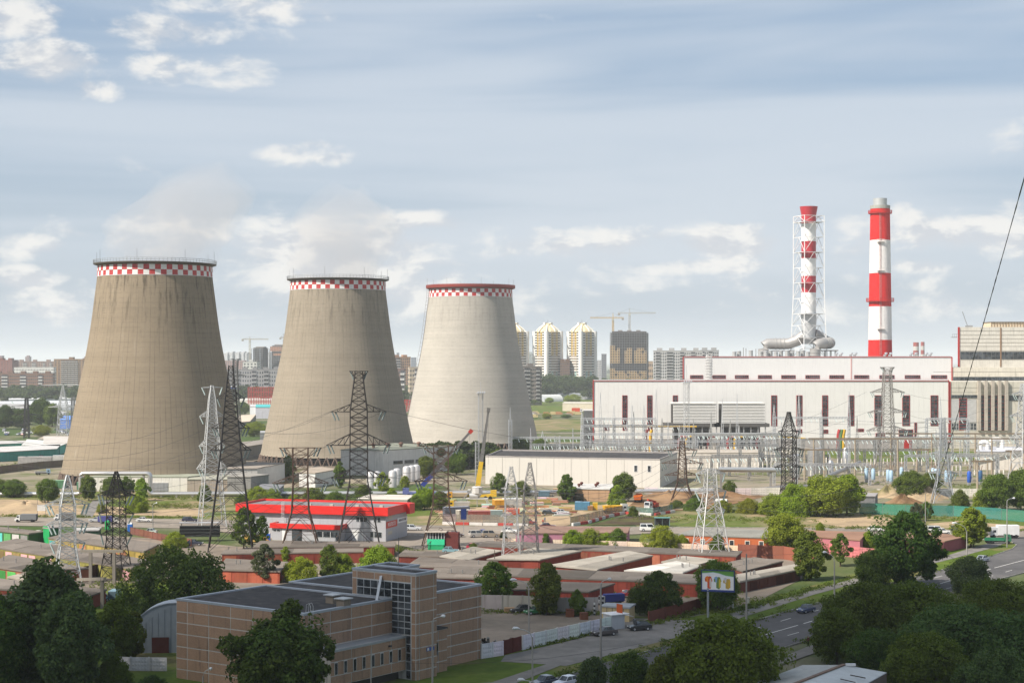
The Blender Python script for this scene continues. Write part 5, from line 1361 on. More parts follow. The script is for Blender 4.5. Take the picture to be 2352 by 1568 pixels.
shed('small white site cabin by the earth bank', [(1640, 1152), (1668, 1153), (1672, 1148), (1644, 1147)], 3.0, (.62, .58, .5), (.66, .63, .56), roof='gable', rise=.7)
for i, (px, py) in enumerate(((852, 1121), (866, 1121), (902, 1118), (912, 1113), (934, 1107), (945, 1105), (956, 1103))):
    p = W(px, py); t = thing('storage_tank', 'white upright storage tank, %s from the black pylon' % ORD[i], 'tank', p, group='white tanks beside the store')
    part('shell', MB().lathe([(1.5, 0), (1.5, 5.2), (1.2, 5.8), (.4, 6.1)], 20), 'steel', t, (.55, .53, .52), True)
    part('hoop', MB().lathe([(1.56, 3.4), (1.56, 3.6)], 20, cap=False), 'steel', t, (.4, .39, .38))

# hangar and neighbours at the lower left
t = arch_shed('grey corrugated arched hangar behind the tiled building', 284, 516, 0, 262, 7.7, 5, (.30, .33, .36), R(4), 'arched_hangar', (.22, .245, .265), 22)
part('door', MB().box(-3.4, -.8, -.06, .1, 0, 2.5), 'paint', t, (.07, .02, .015))
for i in range(10): part('sheet_joint', MB().box(-7.2 + i * .95, -7.16 + i * .95, .1, .149, 0, 1.5 + 5.8 * math.sin(math.pi * min(.5, (i + .5) / 18))), 'paint', t, (.16, .18, .2))
def gable_kiosk():
    z = 4.6; r0, r1 = W(1939, 1526, z + .9), W(1775, 1590, z + .9)
    l0, l1 = W(1844, 1526, z), W(1700, 1580, z); q0, q1 = W(2037, 1543, z), W(1900, 1620, z)
    t = thing('market_hall', 'pale sheet-roofed pavilion with a brown ridge at the bottom right', 'building', Vector((r1.x, r1.y, 0)))
    o = t.location; L = lambda v: (v.x - o.x, v.y - o.y, v.z)
    part('roof_slope', MB().face([L(l0), L(r0), L(r1), L(l1)]).face([L(l1 - Vector((0, 0, .1))), L(r1 - Vector((0, 0, .1))), L(r0 - Vector((0, 0, .1))), L(l0 - Vector((0, 0, .1)))]), 'roofing', t, (.40, .40, .38))
    part('roof_slope', MB().face([L(r0), L(q0), L(q1), L(r1)]).face([L(r1 - Vector((0, 0, .1))), L(q1 - Vector((0, 0, .1))), L(q0 - Vector((0, 0, .1))), L(r0 - Vector((0, 0, .1)))]), 'roofing', t, (.5, .52, .52))
    part('ridge', MB().bar(Vector(L(r0)) + Vector((0, 0, .08)), Vector(L(r1)) + Vector((0, 0, .08)), .5, h=.16), 'paint', t, (.17, .11, .08))
    d = Vector((0, 0, 0))
    sh = lambda v: Vector((v.x - o.x, v.y - o.y, 0)) * 1.0
    part('wall', MB().prism([sh(l0), sh(l1), sh(q1), sh(q0)], 0, z - .15), 'wall', t, (.16, .13, .11))
    part('roof_batten', MB().bar(Vector(L(W(1953, 1549, z + .75))), Vector(L(W(1988, 1556, z + .55))), .12), 'paint', t, (.05, .04, .03)); part('roof_batten', MB().bar(Vector(L(W(1930, 1558, z + .75))), Vector(L(W(1965, 1566, z + .5))), .1), 'paint', t, (.05, .04, .03))
    part('roof_hatch', MB().box(L(r0)[0] + .1, L(r0)[0] + 1.4, L(r0)[1] - .6, L(r0)[1] - .2, z + .85, z + 1.15), 'paint', t, (.6, .6, .6))
gable_kiosk()

# ------------------------------------------------------------------ pylons
def pylon(label, px, py, pytop, prof, arms, col, bar=.2, rz=0.0, X=1.0, ins=True, steps=1.0, peak=True):
    """lattice pylon; prof: (height fraction, half width in metres); arms: (height fraction, half length m, rise m)"""
    b = W(px, py); h = ZAT(pytop, b.y)
    t = thing('pylon', label, 'pylon', b, rz, 'lattice power pylons')
    prof = [(f * h, w) for f, w in prof]
    def hw(z):
        for (z0, w0), (z1, w1) in zip(prof, prof[1:]):
            if z <= z1: return w0 + (w1 - w0) * (z - z0) / (z1 - z0)
        return prof[-1][1]
    sg = [(1, 1), (-1, 1), (-1, -1), (1, -1)]
    for sx, sy in sg:
        m = MB()
        for (z0, w0), (z1, w1) in zip(prof, prof[1:]): m.bar((sx * w0, sy * w0, z0), (sx * w1, sy * w1, z1), bar)
        part('leg', m, 'steel', t, col)
    zs = [0.0]
    while zs[-1] < h - .5:
        zs.append(min(h, zs[-1] + max(1.0, hw(zs[-1]) * 1.25 * steps)))
    bar *= .85; m = MB(); bb = bar * .62
    for i, (z0, z1) in enumerate(zip(zs, zs[1:])):
        a, c = hw(z0), hw(z1)
        for j in range(4):
            p, q = sg[j], sg[(j + 1) % 4]
            A0, B0 = Vector((p[0] * a, p[1] * a, z0)), Vector((q[0] * a, q[1] * a, z0)); A1, B1 = Vector((p[0] * c, p[1] * c, z1)), Vector((q[0] * c, q[1] * c, z1))
            if a > 3.2:
                mid = (A1 + B1) / 2; m.bar(A0, mid, bb); m.bar(B0, mid, bb)
            else:
                m.bar(A0, B1, bb); m.bar(B0, A1, bb)
            m.bar(A1, B1, bb)
    part('lattice', m, 'steel', t, col, kind='stuff')
    for f, L, rise in arms:
        z = f * h; w = hw(z)
        for s in (-1, 1):
            m = MB(); tip = Vector((s * L, 0, z))
            zr = z + rise; wr = hw(min(max(zr, 0), h))
            for sy in (-1, 1):
                lo = Vector((s * w, sy * w, z)); up = Vector((s * wr, sy * wr, zr))
                m.bar(lo, tip, bar * .7); m.bar(up, tip, bar * .7)
                n = max(2, int((L - w) / 1.3))
                for i in range(1, n):
                    m.bar(lo.lerp(tip, i / n), up.lerp(tip, i / n), bb * .8); m.bar(lo.lerp(tip, i / n), up.lerp(tip, (i - 1) / n), bb * .8)
            part('crossarm', m, 'steel', t, col)
            if ins:
                for dx in (.3, 1.1) if L > 4 else (.2,):
                    x = s * (L - dx)
                    part('insulator', MB().bar((x, 0, z), (x - s * .8, -.6, z - 2.0), .26), 'paint', t, (.32, .38, .36) if sum(col) > .5 else (.16, .19, .18))
    return t
BLK, RST, GAL, WHT = (.032, .028, .026), (.10, .06, .04), (.34, .35, .36), (.46, .46, .45)
pylon('white steel pylon standing left of the black one by the shop', 487, 1208, 885, [(0, 3.4), (.3, 2.4), (.62, 1.7), (.9, .85), (1, .3)], [(.41, 4.2, 2.6), (.57, 3.6, 1.6), (.78, 3.5, 1.6), (.985, 3.0, .3)], WHT, .2, R(20), steps=.8)
pylon('tallest black pylon at the left end of the shop', 530, 1262, 839, [(0, 5.2), (.3, 3.6), (.55, 2.3), (.82, 1.3), (1, .45)], [(.54, 4.9, 2.0), (.66, 4.6, 1.8), (.82, 3.4, 1.6)], BLK, .22, R(8), steps=.72)
pylon('tall black pylon with three wide crossarms in front of the middle cooling tower', 824, 1266, 852, [(0, 5.2), (.39, 2.1), (.78, 2.0), (.985, .9), (1, .9)], [(.41, 6.6, 1.9), (.59, 7.7, 2.6), (.775, 6.6, 1.8), (1, 2.2, -1.4)], (.035, .028, .024), .22, R(6), steps=.78)
pylon('rusty pylon with a broad flat top above the shop porch', 690, 1269, 1028, [(0, 4.6), (.4, 2.0), (.68, 1.7), (.9, 1.75), (1, 1.8)], [(.665, 6.7, 1.8), (1, 5.0, -2.2)], RST, .19, R(4), steps=.8)
pylon('rusty pylon with a broad flat top right of the shop', 1013, 1258, 1023, [(0, 4.6), (.4, 2.0), (.66, 1.7), (.9, 1.75), (1, 1.8)], [(.655, 6.5, 1.8), (1, 4.8, -2.2)], RST, .19, R(4), steps=.8)
pylon('silver pylon over the left garages', 155, 1339, 1091, [(0, 2.6), (.35, 1.5), (.72, 1.45), (.93, .6), (1, .2)], [(.37, 3.6, 1.0), (.55, 4.2, 1.1), (.73, 4.6, 1.3)], (.44, .45, .45), .17, R(22), steps=.8)
pylon('dark pylon over the left garages beside the silver one', 267, 1330, 1082, [(0, 2.6), (.36, 1.5), (.76, 1.45), (.93, .6), (1, .2)], [(.41, 3.6, 1.0), (.61, 4.0, 1.1), (.78, 4.3, 1.2)], (.025, .02, .018), .17, R(-12), steps=.8)
pylon('left one of the twin narrow white pylons behind the garages', 1174, 1299, 1071, [(0, 2.0), (.5, 1.3), (.77, 1.3), (.97, .35), (1, .3)], [(.36, 2.2, .7), (.5, 2.3, .7), (.78, 2.2, .2)], (.4, .395, .385), .15, R(6), ins=False)
pylon('right one of the twin narrow white pylons behind the garages', 1217, 1295, 1062, [(0, 2.0), (.5, 1.3), (.73, 1.3), (.97, .35), (1, .3)], [(.35, 2.2, .7), (.5, 2.3, .7), (.72, 2.2, .2)], (.26, .245, .23), .15, R(6), ins=False)
pylon('big white pylon with a broad foot above the billboard', 1632, 1292, 1076, [(0, 3.6), (.48, 2.2), (.75, 1.2), (.95, 1.0), (1, .9)], [(.56, 3.4, .9), (.76, 3.8, 1.0), (.95, 3.6, .9)], (.5, .49, .47), .2, R(14))
pylon('rusty thin pylon beside the white warehouse end', 1567, 1148, 1012, [(0, 3.4), (.3, 1.5), (.6, 1.2), (1, .7)], [(.42, 6.0, 1.2), (.62, 7.0, 1.5), (.84, 5.0, 1.0)], RST, .22, R(-10))
pylon('black square pylon in front of the switchyard', 1812, 1180, 946, [(0, 2.6), (.3, 1.75), (.8, 1.7), (.97, .5), (1, .4)], [(.46, 4.5, .8), (.63, 4.8, .8), (.81, 3.4, .4)], BLK, .22, R(10), steps=.8)
pylon('tallest grey pylon against the white hall windows', 2038, 1094, 843, [(0, 4.2), (.38, 2.2), (.75, 1.7), (.97, 1.3), (1, 2.2)], [(.42, 8.5, 2.0), (.585, 8.0, 1.8), (.77, 7.0, 1.7), (1, 2.6, -1.0)], (.25, .23, .21), .26, R(4))
pylon('grey pylon with splayed feet beside the green net fence', 2166, 1154, 958, [(0, 3.4), (.25, 2.0), (.6, 1.1), (1, .5)], [(.35, 4.6, .6), (.58, 4.4, .6), (.8, 3.4, .5)], GAL, .24, R(-6))
pylon('silver pylon at the right edge above the bushes', 2352, 1130, 880, [(0, 4.4), (.3, 3.0), (.6, 1.8), (1, .8)], [(.5, 6, 1.2), (.7, 6, 1.2), (.9, 5, 1.0)], (.46, .46, .46), .26, R(20))
pylon('far white pylon with an arched top at the left', 145, 1003, 883, [(0, 3.2), (.45, 2.4), (.6, 2.3), (.95, .5), (1, .4)], [(.99, 13.5, .8), (.57, 9, 1.2)], WHT, .3, 0, ins=False)
pylon('far black pylon among the trees at the left edge', 61, 1006, 913, [(0, 1.5), (.7, 1.1), (1, .7)], [(.33, 7, .5), (.58, 8.5, .5), (.8, 7, .4)], BLK, .3, 0, ins=False)
pylon('far thin dark pylon close to the edge of the nearest cooling tower', 167.5, 992, 910, [(0, 1.3), (1, .8)], [(.7, 4, .4), (.85, 3, .4)], (.16, .16, .16), .28, 0, ins=False)
pylon('far dark pylon behind the tallest black one', 541, 1000, 824, [(0, 3.5), (.5, 1.8), (.85, 1.2), (1, 1.5)], [(.78, 7, 1.2), (.99, 4, .5)], (.10, .095, .09), .3, 0, ins=False)

# masts
def mast(label, px, py, pytop, w, col, lights=False, spike=4, bar=.16):
    b = W(px, py); h = ZAT(pytop, b.y)
    t = thing('lattice_mast', label, 'mast', b, R(12), 'lattice masts')
    m = MB(); lattice_box(m, (0, 0, 0), (0, 0, h - spike), w, int((h - spike) / (w * 1.1)), bar); part('shaft', m, 'steel', t, col)
    part('spike', MB().bar((0, 0, h - spike), (0, 0, h), .14), 'steel', t, col)
    if lights:
        part('platform', MB().box(-w * .9, w * .9, -w * .9, w * .9, h - spike - .3, h - spike), 'steel', t, col)
        for i in range(4):
            part('floodlight', MB().box(-w * .9 + i * w * .5, -w * .9 + i * w * .5 + .5, -w - .3, -w, h - spike + .1, h - spike + .7), 'paint', t, (.6, .62, .66))
    return t
mast('floodlight mast in front of the pale cooling tower', 1104, 1064, 876, 1.9, (.45, .45, .45), True, 5)
mast('white lattice mast with a platform before the white hall', 1577, 1050, 838, 2.2, (.55, .55, .54), True, 8)
mast('thin lattice mast beside the yellow crane boom', 1096, 1120, 1008, 1.2, (.4, .4, .4), False, 1)
mast('short floodlight mast before the white hall', 2019, 1046, 938, 1.0, (.22, .22, .22), True, 1.5)
mast('thin spiked mast left of the switchyard', 1172, 1060, 948, 1.4, (.4, .41, .42), False, 3)
t = thing('vent_stack', 'white spiral-braced stack rising beside the higher white hall', 'stack', AT(1628.5, 905, ZAT(874, 905)))
m = MB(); lattice_box(m, (0, 0, 0), (0, 0, 13.6), 2.6, 9, .3); part('frame', m, 'steel', t, (.7, .68, .65))
m = MB()
for i in range(9):
    a = [Vector((1.9 * math.cos(k * math.pi / 6), 1.9 * math.sin(k * math.pi / 6), i * 1.5 + k * .12)) for k in range(13)]
    for p, q in zip(a, a[1:]): m.bar(p, q, .3)
part('stair', m, 'steel', t, (.68, .66, .63))

# ------------------------------------------------------------------ switchyard
def gantry(label, pxs, Y, zb, col, spires=(), w=1.0, rods=True, dbl=False):
    X = [(p - CX) * Y / F for p in pxs]; x0 = X[0]
    t = thing('gantry', label, 'gantry', (x0, Y, 0), group='steel gantries of the switchyard')
    for i, x in enumerate(X):
        m = MB(); h = zb + (spires[i] if i < len(spires) else 0)
        lattice_box(m, (x - x0, 0, 0), (x - x0, 0, zb), w, int(zb / 1.6), .22)
        if h > zb:
            for sx, sy in ((1, 1), (-1, 1), (-1, -1), (1, -1)): m.bar((x - x0 + sx * w / 2, sy * w / 2, zb), (x - x0, 0, h), .14)
            for k in range(1, 4):
                ww = w * (1 - k / 4.5); z = zb + (h - zb) * k / 4.5
                for sx, sy, tx, ty in ((1, 1, -1, 1), (-1, 1, -1, -1), (-1, -1, 1, -1), (1, -1, 1, 1)): m.bar((x - x0 + sx * ww / 2, sy * ww / 2, z), (x - x0 + tx * ww / 2, ty * ww / 2, z), .1)
        part('column', m, 'steel', t, col)
    for xa, xb in zip(X, X[1:]):
        for zz in ((zb, zb - 3.2) if dbl else (zb,)):
            m = MB(); lattice_box(m, (xa - x0, 0, zz), (xb - x0, 0, zz), .8, max(3, int((xb - xa) / 1.3)), .2)
            part('beam', m, 'steel', t, col)
        for k in (1, 2, 3):
            x = xa - x0 + (xb - xa) * k / 4
            part('insulator', MB().bar((x, -.2, zb - .4), (x + .5, -1.8, zb - 1.9), .2), 'paint', t, (.45, .52, .5))
GC = (.5, .51, .52)
gantry('tall spired gantry row in front of the left hall windows', [1337, 1379, 1410, 1452, 1479, 1507], 800, 18, GC, (3, 12.5, 6.5, 6.5, 6.5, 14), 1.1, dbl=True)
gantry('low gantry row reaching left past the pale cooling tower', [1172, 1246, 1281, 1336], 780, 10, GC, (14, 3, 0, 12), 1.2)
gantry('middle gantry row under the louvred housings', [1336, 1392, 1440, 1520, 1600, 1659, 1693, 1760], 760, 12.5, GC, (4, 0, 6, 0, 0, 16, 18, 0), 1.0, dbl=True)
gantry('front gantry row behind the white warehouse', [1222, 1240, 1275, 1312, 1350, 1390, 1420, 1470, 1500, 1545], 715, 10, (.33, .34, .34), (0, 0, 4, 0, 0, 5, 0, 0, 0, 0), 1.0)
gantry('gantry row right of the louvred housings', [1778, 1835, 1886, 1950], 770, 19.5, GC, (6, 11, 4, 12), 1.0)
gantry('far right gantry row below the concrete boiler house', [2128, 2160, 2223], 770, 19.0, GC, (0, 10, 0), 1.0)
gantry('short low gantry left of the black square pylon', [1650, 1700, 1745, 1790], 690, 11, (.3, .3, .3), (), .9)
gantry('low gantry row among the blue tanks', [2080, 2130, 2180, 2230, 2290], 640, 9.5, (.4, .4, .4), (), .8)
gantry('near low gantry beside the warehouse end', [1575, 1610, 1660, 1720], 640, 9, (.33, .31, .29), (), .8)
r8 = random.Random(8)
for i, (a_, b_, n_, Y_, z_) in enumerate(((1345, 1560, 7, 828, 13.5), (1360, 1600, 8, 742, 8.5), (1560, 1800, 8, 800, 11), (1590, 1830, 7, 730, 13.5), (1640, 1900, 7, 662, 8), (1850, 2010, 5, 720, 12), (1890, 2110, 6, 690, 9), (2060, 2330, 7, 735, 11.5), (2150, 2400, 6, 668, 8.5), (1225, 1420, 7, 690, 8), (2010, 2210, 6, 800, 9), (1780, 1990, 6, 620, 7.5))):
    xs_ = sorted(a_ + (b_ - a_) * (k + r8.uniform(-.2, .2)) / (n_ - 1) for k in range(n_))
    c_ = r8.uniform(.16, .5)
    gantry('switchyard gantry row, the %s counted from the far left' % ORD[i], xs_, Y_ + r8.uniform(-4, 4), z_, (c_, c_, c_ * r8.uniform(.94, 1.03)), [r8.choice((0, 0, 0, 4, 7, 10)) for _ in xs_], r8.uniform(.7, 1.0))
def pole_gantry(label, pxs, Y, zb, col=(.20, .155, .11), pcol=(.33, .27, .2)):
    X = [(p - CX) * Y / F for p in pxs]; x0 = X[0]
    t = thing('pole_gantry', label, 'gantry', (x0, Y, 0), group='brown pole gantries')
    for x in X: part('pole', MB().lathe([(.42, 0), (.3, zb)], 10, (x - x0, 0)), 'concrete', t, pcol)
    part('beam', MB().box(X[0] - x0 - 2, X[-1] - x0 + 2, -.3, .3, zb, zb + .6), 'paint', t, col)
pole_gantry('long brown pole gantry across the right switchyard', [1869, 1964, 2062, 2140, 2278, 2400], 650, 15.2)
pole_gantry('higher brown pole gantry behind the long one', [2046, 2140, 2240, 2350, 2420], 700, 15)
pole_gantry('short brown pole gantry right of the black square pylon', [1848, 1893], 640, 11.5)
pole_gantry('low brown pole gantry near the blue tank', [2245, 2268], 600, 9.5)
pole_gantry('low brown pole gantry left of the blue tank', [2106, 2132], 660, 10.5)
pole_gantry('brown pole gantry at the right edge', [2322, 2352, 2400], 640, 11)
def disconnector(px, py, tall):
    b = W(px, py)
    t = thing('disconnector', 'white insulator posts on a steel frame in the switchyard', 'insulator', b, 0, 'insulator posts of the switchyard')
    m = MB()
    for s in (-1.6, 1.6): m.bar((s, 0, 0), (s, 0, 2.4), .22)
    m.bar((-2.2, 0, 2.4), (2.2, 0, 2.4), .25); part('frame', m, 'steel', t, (.38, .36, .34))
    for i in range(3):
        part('post', MB().lathe([(.2, 2.4), (.26, 2.9), (.2, 3.4), (.26, 3.9), (.2, tall), (.3, tall + .2)], 8, (-1.6 + 1.6 * i, 0)), 'paint', t, (.66, .62, .56))
    part('arm', MB().bar((-1.6, 0, tall + .2), (1.7, 0, tall + .5), .1), 'steel', t, (.4, .4, .4))
r5 = random.Random(5)
for i in range(11):
    for row, (py, a, b) in enumerate(((1062, 1560, 1830), (1076, 1565, 1800), (1090, 1570, 1790))):
        disconnector(a + (b - a) * i / 10 + r5.uniform(-4, 4), py + r5.uniform(-2, 2), r5.uniform(4.2, 5.4))
for i in range(9): disconnector(1880 + i * 52 + r5.uniform(-8, 8), 1100 + r5.uniform(-6, 8), r5.uniform(4, 5))
for i in range(13):
    disconnector(1565 + i * 21 + r5.uniform(-4, 4), 1050 + r5.uniform(-2, 2), 5.2); disconnector(1340 + i * 16 + r5.uniform(-4, 4), 1046 + r5.uniform(-3, 3), 5.0); disconnector(1890 + i * 36 + r5.uniform(-8, 8), 1078 + r5.uniform(-6, 6), 4.8)
for i in range(8): disconnector(1230 + i * 38 + r5.uniform(-8, 8), 1058 + r5.uniform(-4, 4), 4.6)
LB, BB = (.36, .50, .62), (.02, .09, .42)
for i, (px, py, c) in enumerate(((1990, 1106, LB), (2006, 1107, LB), (2040, 1110, LB), (2047, 1112, LB), (2071, 1104, LB), (2143, 1106, LB), (2150, 1108, LB), (2155, 1107, LB), (2174, 1112, LB), (2181, 1113, LB), (2226, 1114, BB), (2252, 1112, (.03, .09, .2)))):
    b = W(px, py); t = thing('breaker_tank', ('bright blue' if c == BB else 'dark blue' if c[0] < .1 else 'pale blue') + ' upright switchgear tank%s' % ('' if c[0] < .1 else ', %s from the left' % ORD[i]), 'tank', b, group='switchgear tanks')
    part('vessel', MB().lathe([(.55, 1.0), (.75, 1.3), (.75, 4.6), (.5, 5.2)], 14), 'paint_smooth', t, c, True)
    part('stand', MB().box(-.6, .6, -.6, .6, 0, 1.0), 'steel', t, (.35, .34, .33))
    part('bushing', MB().bar((-.25, 0, 5.1), (-.7, 0, 7.0), .25).bar((.25, 0, 5.1), (.7, 0, 7.0), .25), 'paint', t, (.24, .17, .13))
for i, (px, py) in enumerate(((1598, 1072), (1680, 1071), (1740, 1070), (1420, 1064))):
    b = W(px, py); t = thing('transformer', 'grey finned transformer with red base, %s from the left' % ORD[i], 'transformer', b, group='transformers of the switchyard')
    part('tank', MB().box(-2.6, 2.6, -1.5, 1.5, 3.2, 5.6), 'steel', t, (.22, .22, .23)); part('base', MB().box(-3.2, 3.2, -1.6, 1.6, 2.7, 3.19), 'paint', t, (.3, .03, .03))
    for j in range(8): part('fin', MB().box(-2.5 + j * .66, -2.4 + j * .66, -2.1, -1.51, 3.4, 5.4), 'steel', t, (.3, .3, .31))
    for j in range(6): part('bushing', MB().bar((-2 + j * .8, 0, 5.6), (-3 + j * 1.2, 0, 8.2), .24), 'paint', t, (.3, .25, .22))
    for j in range(4): part('leg', MB().box(-2.6 + j * 1.6, -2.3 + j * 1.6, -1.2, 1.2, 0, 2.69), 'concrete', t, (.5, .47, .43))

# ------------------------------------------------------------------ pipes
def pipe(label, pts, r, col, mat='shiny_pipe', n=14, posts=(), name='pipeline', flz=None):
    o = Vector((pts[0][0], pts[0][1], 0)); t = thing(name, label, 'pipe', o)
    q = [Vector(p) - o for p in pts]
    part('pipe', MB().tube(q, r, n), mat, t, col, True)
    for p in posts:
        part('support', MB().box(p[0] - o.x - .35, p[0] - o.x + .35, p[1] - o.y - .35, p[1] - o.y + .35, 0, p[2] - r), 'concrete', t, (.26, .24, .22))
    return t
def elbow(pts, r=1.2, n=4):
    out = [Vector(pts[0])]
    for a, b, c in zip(pts, pts[1:], pts[2:]):
        a, b, c = Vector(a), Vector(b), Vector(c); d0 = (a - b).normalized(); d1 = (c - b).normalized()
        for i in range(n + 1):
            f = i / n; out.append(((b + d0 * r).lerp(b, f)).lerp(b.lerp(b + d1 * r, f), f))
    return out + [Vector(pts[-1])]
Yp = 563
for k, dy in enumerate((0, 2.2)):
    L = [AT(-80, Yp + dy, 1.1), AT(184.5 + k * 3, Yp + dy, 1.1), AT(184.5 + k * 3, Yp + dy, 7.9), AT(344 + k * 2, Yp + dy, 7.9), AT(344 + k * 2, Yp + dy, 1.1), AT(1050, Yp + 4 + dy, 1.1), AT(1640, Yp + 12 + dy, 1.3)]
    pipe(('front' if k == 0 else 'rear') + ' silver heating main rising in a square loop over a gate', elbow(L), .62, (.6, .58, .56), posts=[AT(px, Yp + dy, 1.1) for px in range(-60, 180, 30)] + [AT(px, Yp + dy + (4 if px > 700 else 0), 1.1) for px in range(370, 1620, 36)] + [AT(200, Yp + dy, 7.9), AT(330, Yp + dy, 7.9)])
Yq = 580
pipe('raised silver pipe before the white insulator posts', [AT(1650, Yq, 8.2), AT(1795, Yq, 8.0)], .85, (.55, .54, .52), posts=[AT(1656, Yq, 8.0), AT(1770, Yq, 8.0)])
pipe('silver pipe rising beside the raised one', elbow([AT(1690, 572, 1.0), AT(1800, 574, 2.6), AT(1880, 576, 2.6), AT(1900, 590, 5), AT(1975, 640, 7)], 2), .7, (.36, .33, .31))
pipe('white pipe bend before the concrete boiler house', elbow([AT(2252, 720, 0), AT(2252, 720, 11), AT(2268, 720, 11), AT(2268, 720, 0)], 1.5), .9, (.7, .68, .65), 'paint_smooth')
pipe('level white pipe at the right edge', [AT(2290, 720, 7.5), AT(2420, 720, 7.5)], .7, (.7, .68, .65), 'paint_smooth')
pipe('second white pipe bend before the concrete boiler house', elbow([AT(2276, 722, 0), AT(2276, 722, 12), AT(2302, 722, 12), AT(2302, 722, 0)], 1.5), .9, (.7, .68, .65), 'paint_smooth')
for i, (px, c) in enumerate(((1483, RED), (1494, (.62, .36, .02)), (1925, RED), (1931, (.1, .2, .06)), (1937, (.62, .36, .02)))):
    pipe('%s painted riser pipe before the hall, %s from the left' % ('red' if c == RED else 'yellow' if c[0] > .5 else 'green', ORD[i]), [AT(px, 850, 0), AT(px, 850, 8), AT(px + 3, 850, 11)], .8, c, 'paint_smooth', name='riser_pipe')
pipe('long yellow gas pipe along the hall foot', [AT(1720, 850, 8.2), AT(1850, 852, 6.5)], .35, (.6, .36, .03), 'paint_smooth')
pipe('long yellow gas pipe under the louvred housings', [AT(1400, 845, 12.6), AT(1600, 845, 12.6)], .4, (.6, .36, .03), 'paint_smooth')
for i, (px, py, h, r) in enumerate(((1828, 1100, 9, 1.6), (1868, 1096, 10.5, 2.3), (1880, 1094, 10.5, 2.0), (1908, 1104, 7, 1.1), (1942, 1075, 8, 1.3))):
    b = W(px, py); t = thing('process_vessel', 'shiny upright vessel in the right pipe yard, %s from the left' % ORD[i], 'tank', b, group='shiny vessels')
    part('shell', MB().lathe([(r, .5), (r, h), (r * .6, h + .7)], 18), 'shiny_pipe', t, (.55, .54, .53), True); part('skirt', MB().lathe([(r * .9, 0), (r * .9, .5)], 14), 'paint', t, (.2, .06, .05))
m = MB()
# ------------------------------------------------------------------ fences and walls
def fence(label, pts, h, col, step=3.0, name='concrete_fence', ribs=True, cat='fence', mat='concrete', posts=True, z0=0.0):
    """panel fence along pixel points: each panel and post a part"""
    P = [W(x, y) for x, y in pts]; o = P[0].copy()
    t = thing(name, label, cat, o)
    cache = {}
    for a, b in zip(P, P[1:]):
        d = b - a; L = d.length; d.normalize(); n = max(1, int(round(L / step))); w = L / n; ang = math.atan2(d.y, d.x)
        key = round(w, 2)
        if key not in cache:
            m = MB().box(.06, w - .06, -.06, .06, z0, h)
            if ribs:
                for r_ in range(3):
                    for c_ in range(5):
                        x0, x1 = .2 + (w - .4) * c_ / 5, .2 + (w - .4) * (c_ + .85) / 5; za, zb = .2 + (h - .4) * r_ / 3, .2 + (h - .4) * (r_ + .85) / 3
                        xm, zm = (x0 + x1) / 2, (za + zb) / 2
                        for s in (-1, 1):
                            y = .06 * s; yy = .13 * s
                            m.face([(x0, y, za), (x1, y, za), (xm, yy, zm)][::s]); m.face([(x1, y, za), (x1, y, zb), (xm, yy, zm)][::s]); m.face([(x1, y, zb), (x0, y, zb), (xm, yy, zm)][::s]); m.face([(x0, y, zb), (x0, y, za), (xm, yy, zm)][::s])
            cache[key] = (m.mesh('panel'), MB().box(-.09, .09, -.12, .12, 0, h + .08).mesh('post'))
        for i in range(n):
            p = part('panel', cache[key][0], mat, t, tuple(v * rnd.uniform(.92, 1.08) for v in col)); p.location = a + d * (w * i) - o; p.rotation_euler = (0, 0, ang)
            if posts:
                q = part('post', cache[key][1], mat, t, tuple(v * .95 for v in col)); q.location = a + d * (w * i) - o; q.rotation_euler = (0, 0, ang)
    return t
WF = (.62, .61, .62)
fence('white relief-panel fence in front of the yard', [(1200, 1493), (1404, 1447)], 2.35, WF)
fence('short white fence left of the maroon gate', [(1106, 1513), (1157, 1505)], 2.3, WF)
fence('white relief-panel fence below the arched hangar', [(248, 1537), (300, 1540), (384, 1541)], 2.0, WF)
fence('long white fence round the right switchyard', [(2015, 1140), (2262, 1139.5)], 2.6, (.66, .61, .55), 5)
fence('white fence behind the black square pylon', [(1690, 1138), (1795, 1136.5)], 2.6, (.66, .61, .55), 5)
fence('low white fence in front of the warehouse', [(1480, 1133), (1636, 1135)], 2.2, (.66, .62, .56), 5)
fence('pink relief-panel fence behind the dark tall tree', [(1880, 1270), (2000, 1284), (2060, 1288), (2130, 1276), (2169, 1269)], 2.5, (.50, .17, .17), 3)
fence('brown fence wall right of the long back garage row', [(1696, 1279), (1800, 1284), (1870, 1296)], 3.0, (.25, .09, .06), 6, ribs=False, mat='wall')
fence('dark red brick wall beneath the leafy trees right of the yard', [(1490, 1432), (1600, 1402), (1692, 1382)], 2.1, (.16, .05, .035), 6, ribs=False, mat='garage_wall', name='brick_wall', cat='wall')
fence('grey concrete wall behind the parked green car', [(1106, 1402), (1200, 1404), (1300, 1409), (1375, 1408)], 2.9, (.36, .34, .3), 4, ribs=False, name='concrete_wall', cat='wall')
fence('pale balustrade fence above the long back garage row', [(1135, 1250), (1440, 1258), (1700, 1268)], 1.6, (.6, .47, .36), 4)
fence('rusty sheet fence beside the far road at left', [(300, 1226), (372, 1242), (440, 1254)], 1.8, (.17, .075, .05), 3, ribs=False, mat='garage_wall', name='sheet_fence')
fence('grey concrete fence curving behind the truck park', [(-40, 1092), (40, 1082), (100, 1075), (150, 1072)], 3.0, (.16, .13, .1), 4, ribs=False)
fence('dark sheet fence across the left garages', [(186, 1330), (260, 1318), (300, 1310)], 2.6, (.07, .03, .025), 3, ribs=False, mat='garage_wall', name='sheet_fence')
fence('maroon sheet gate in the white fence', [(1157.5, 1504), (1198, 1493.5)], 2.3, (.10, .025, .02), 2.2, ribs=False, name='gate', cat='gate', mat='garage_wall')
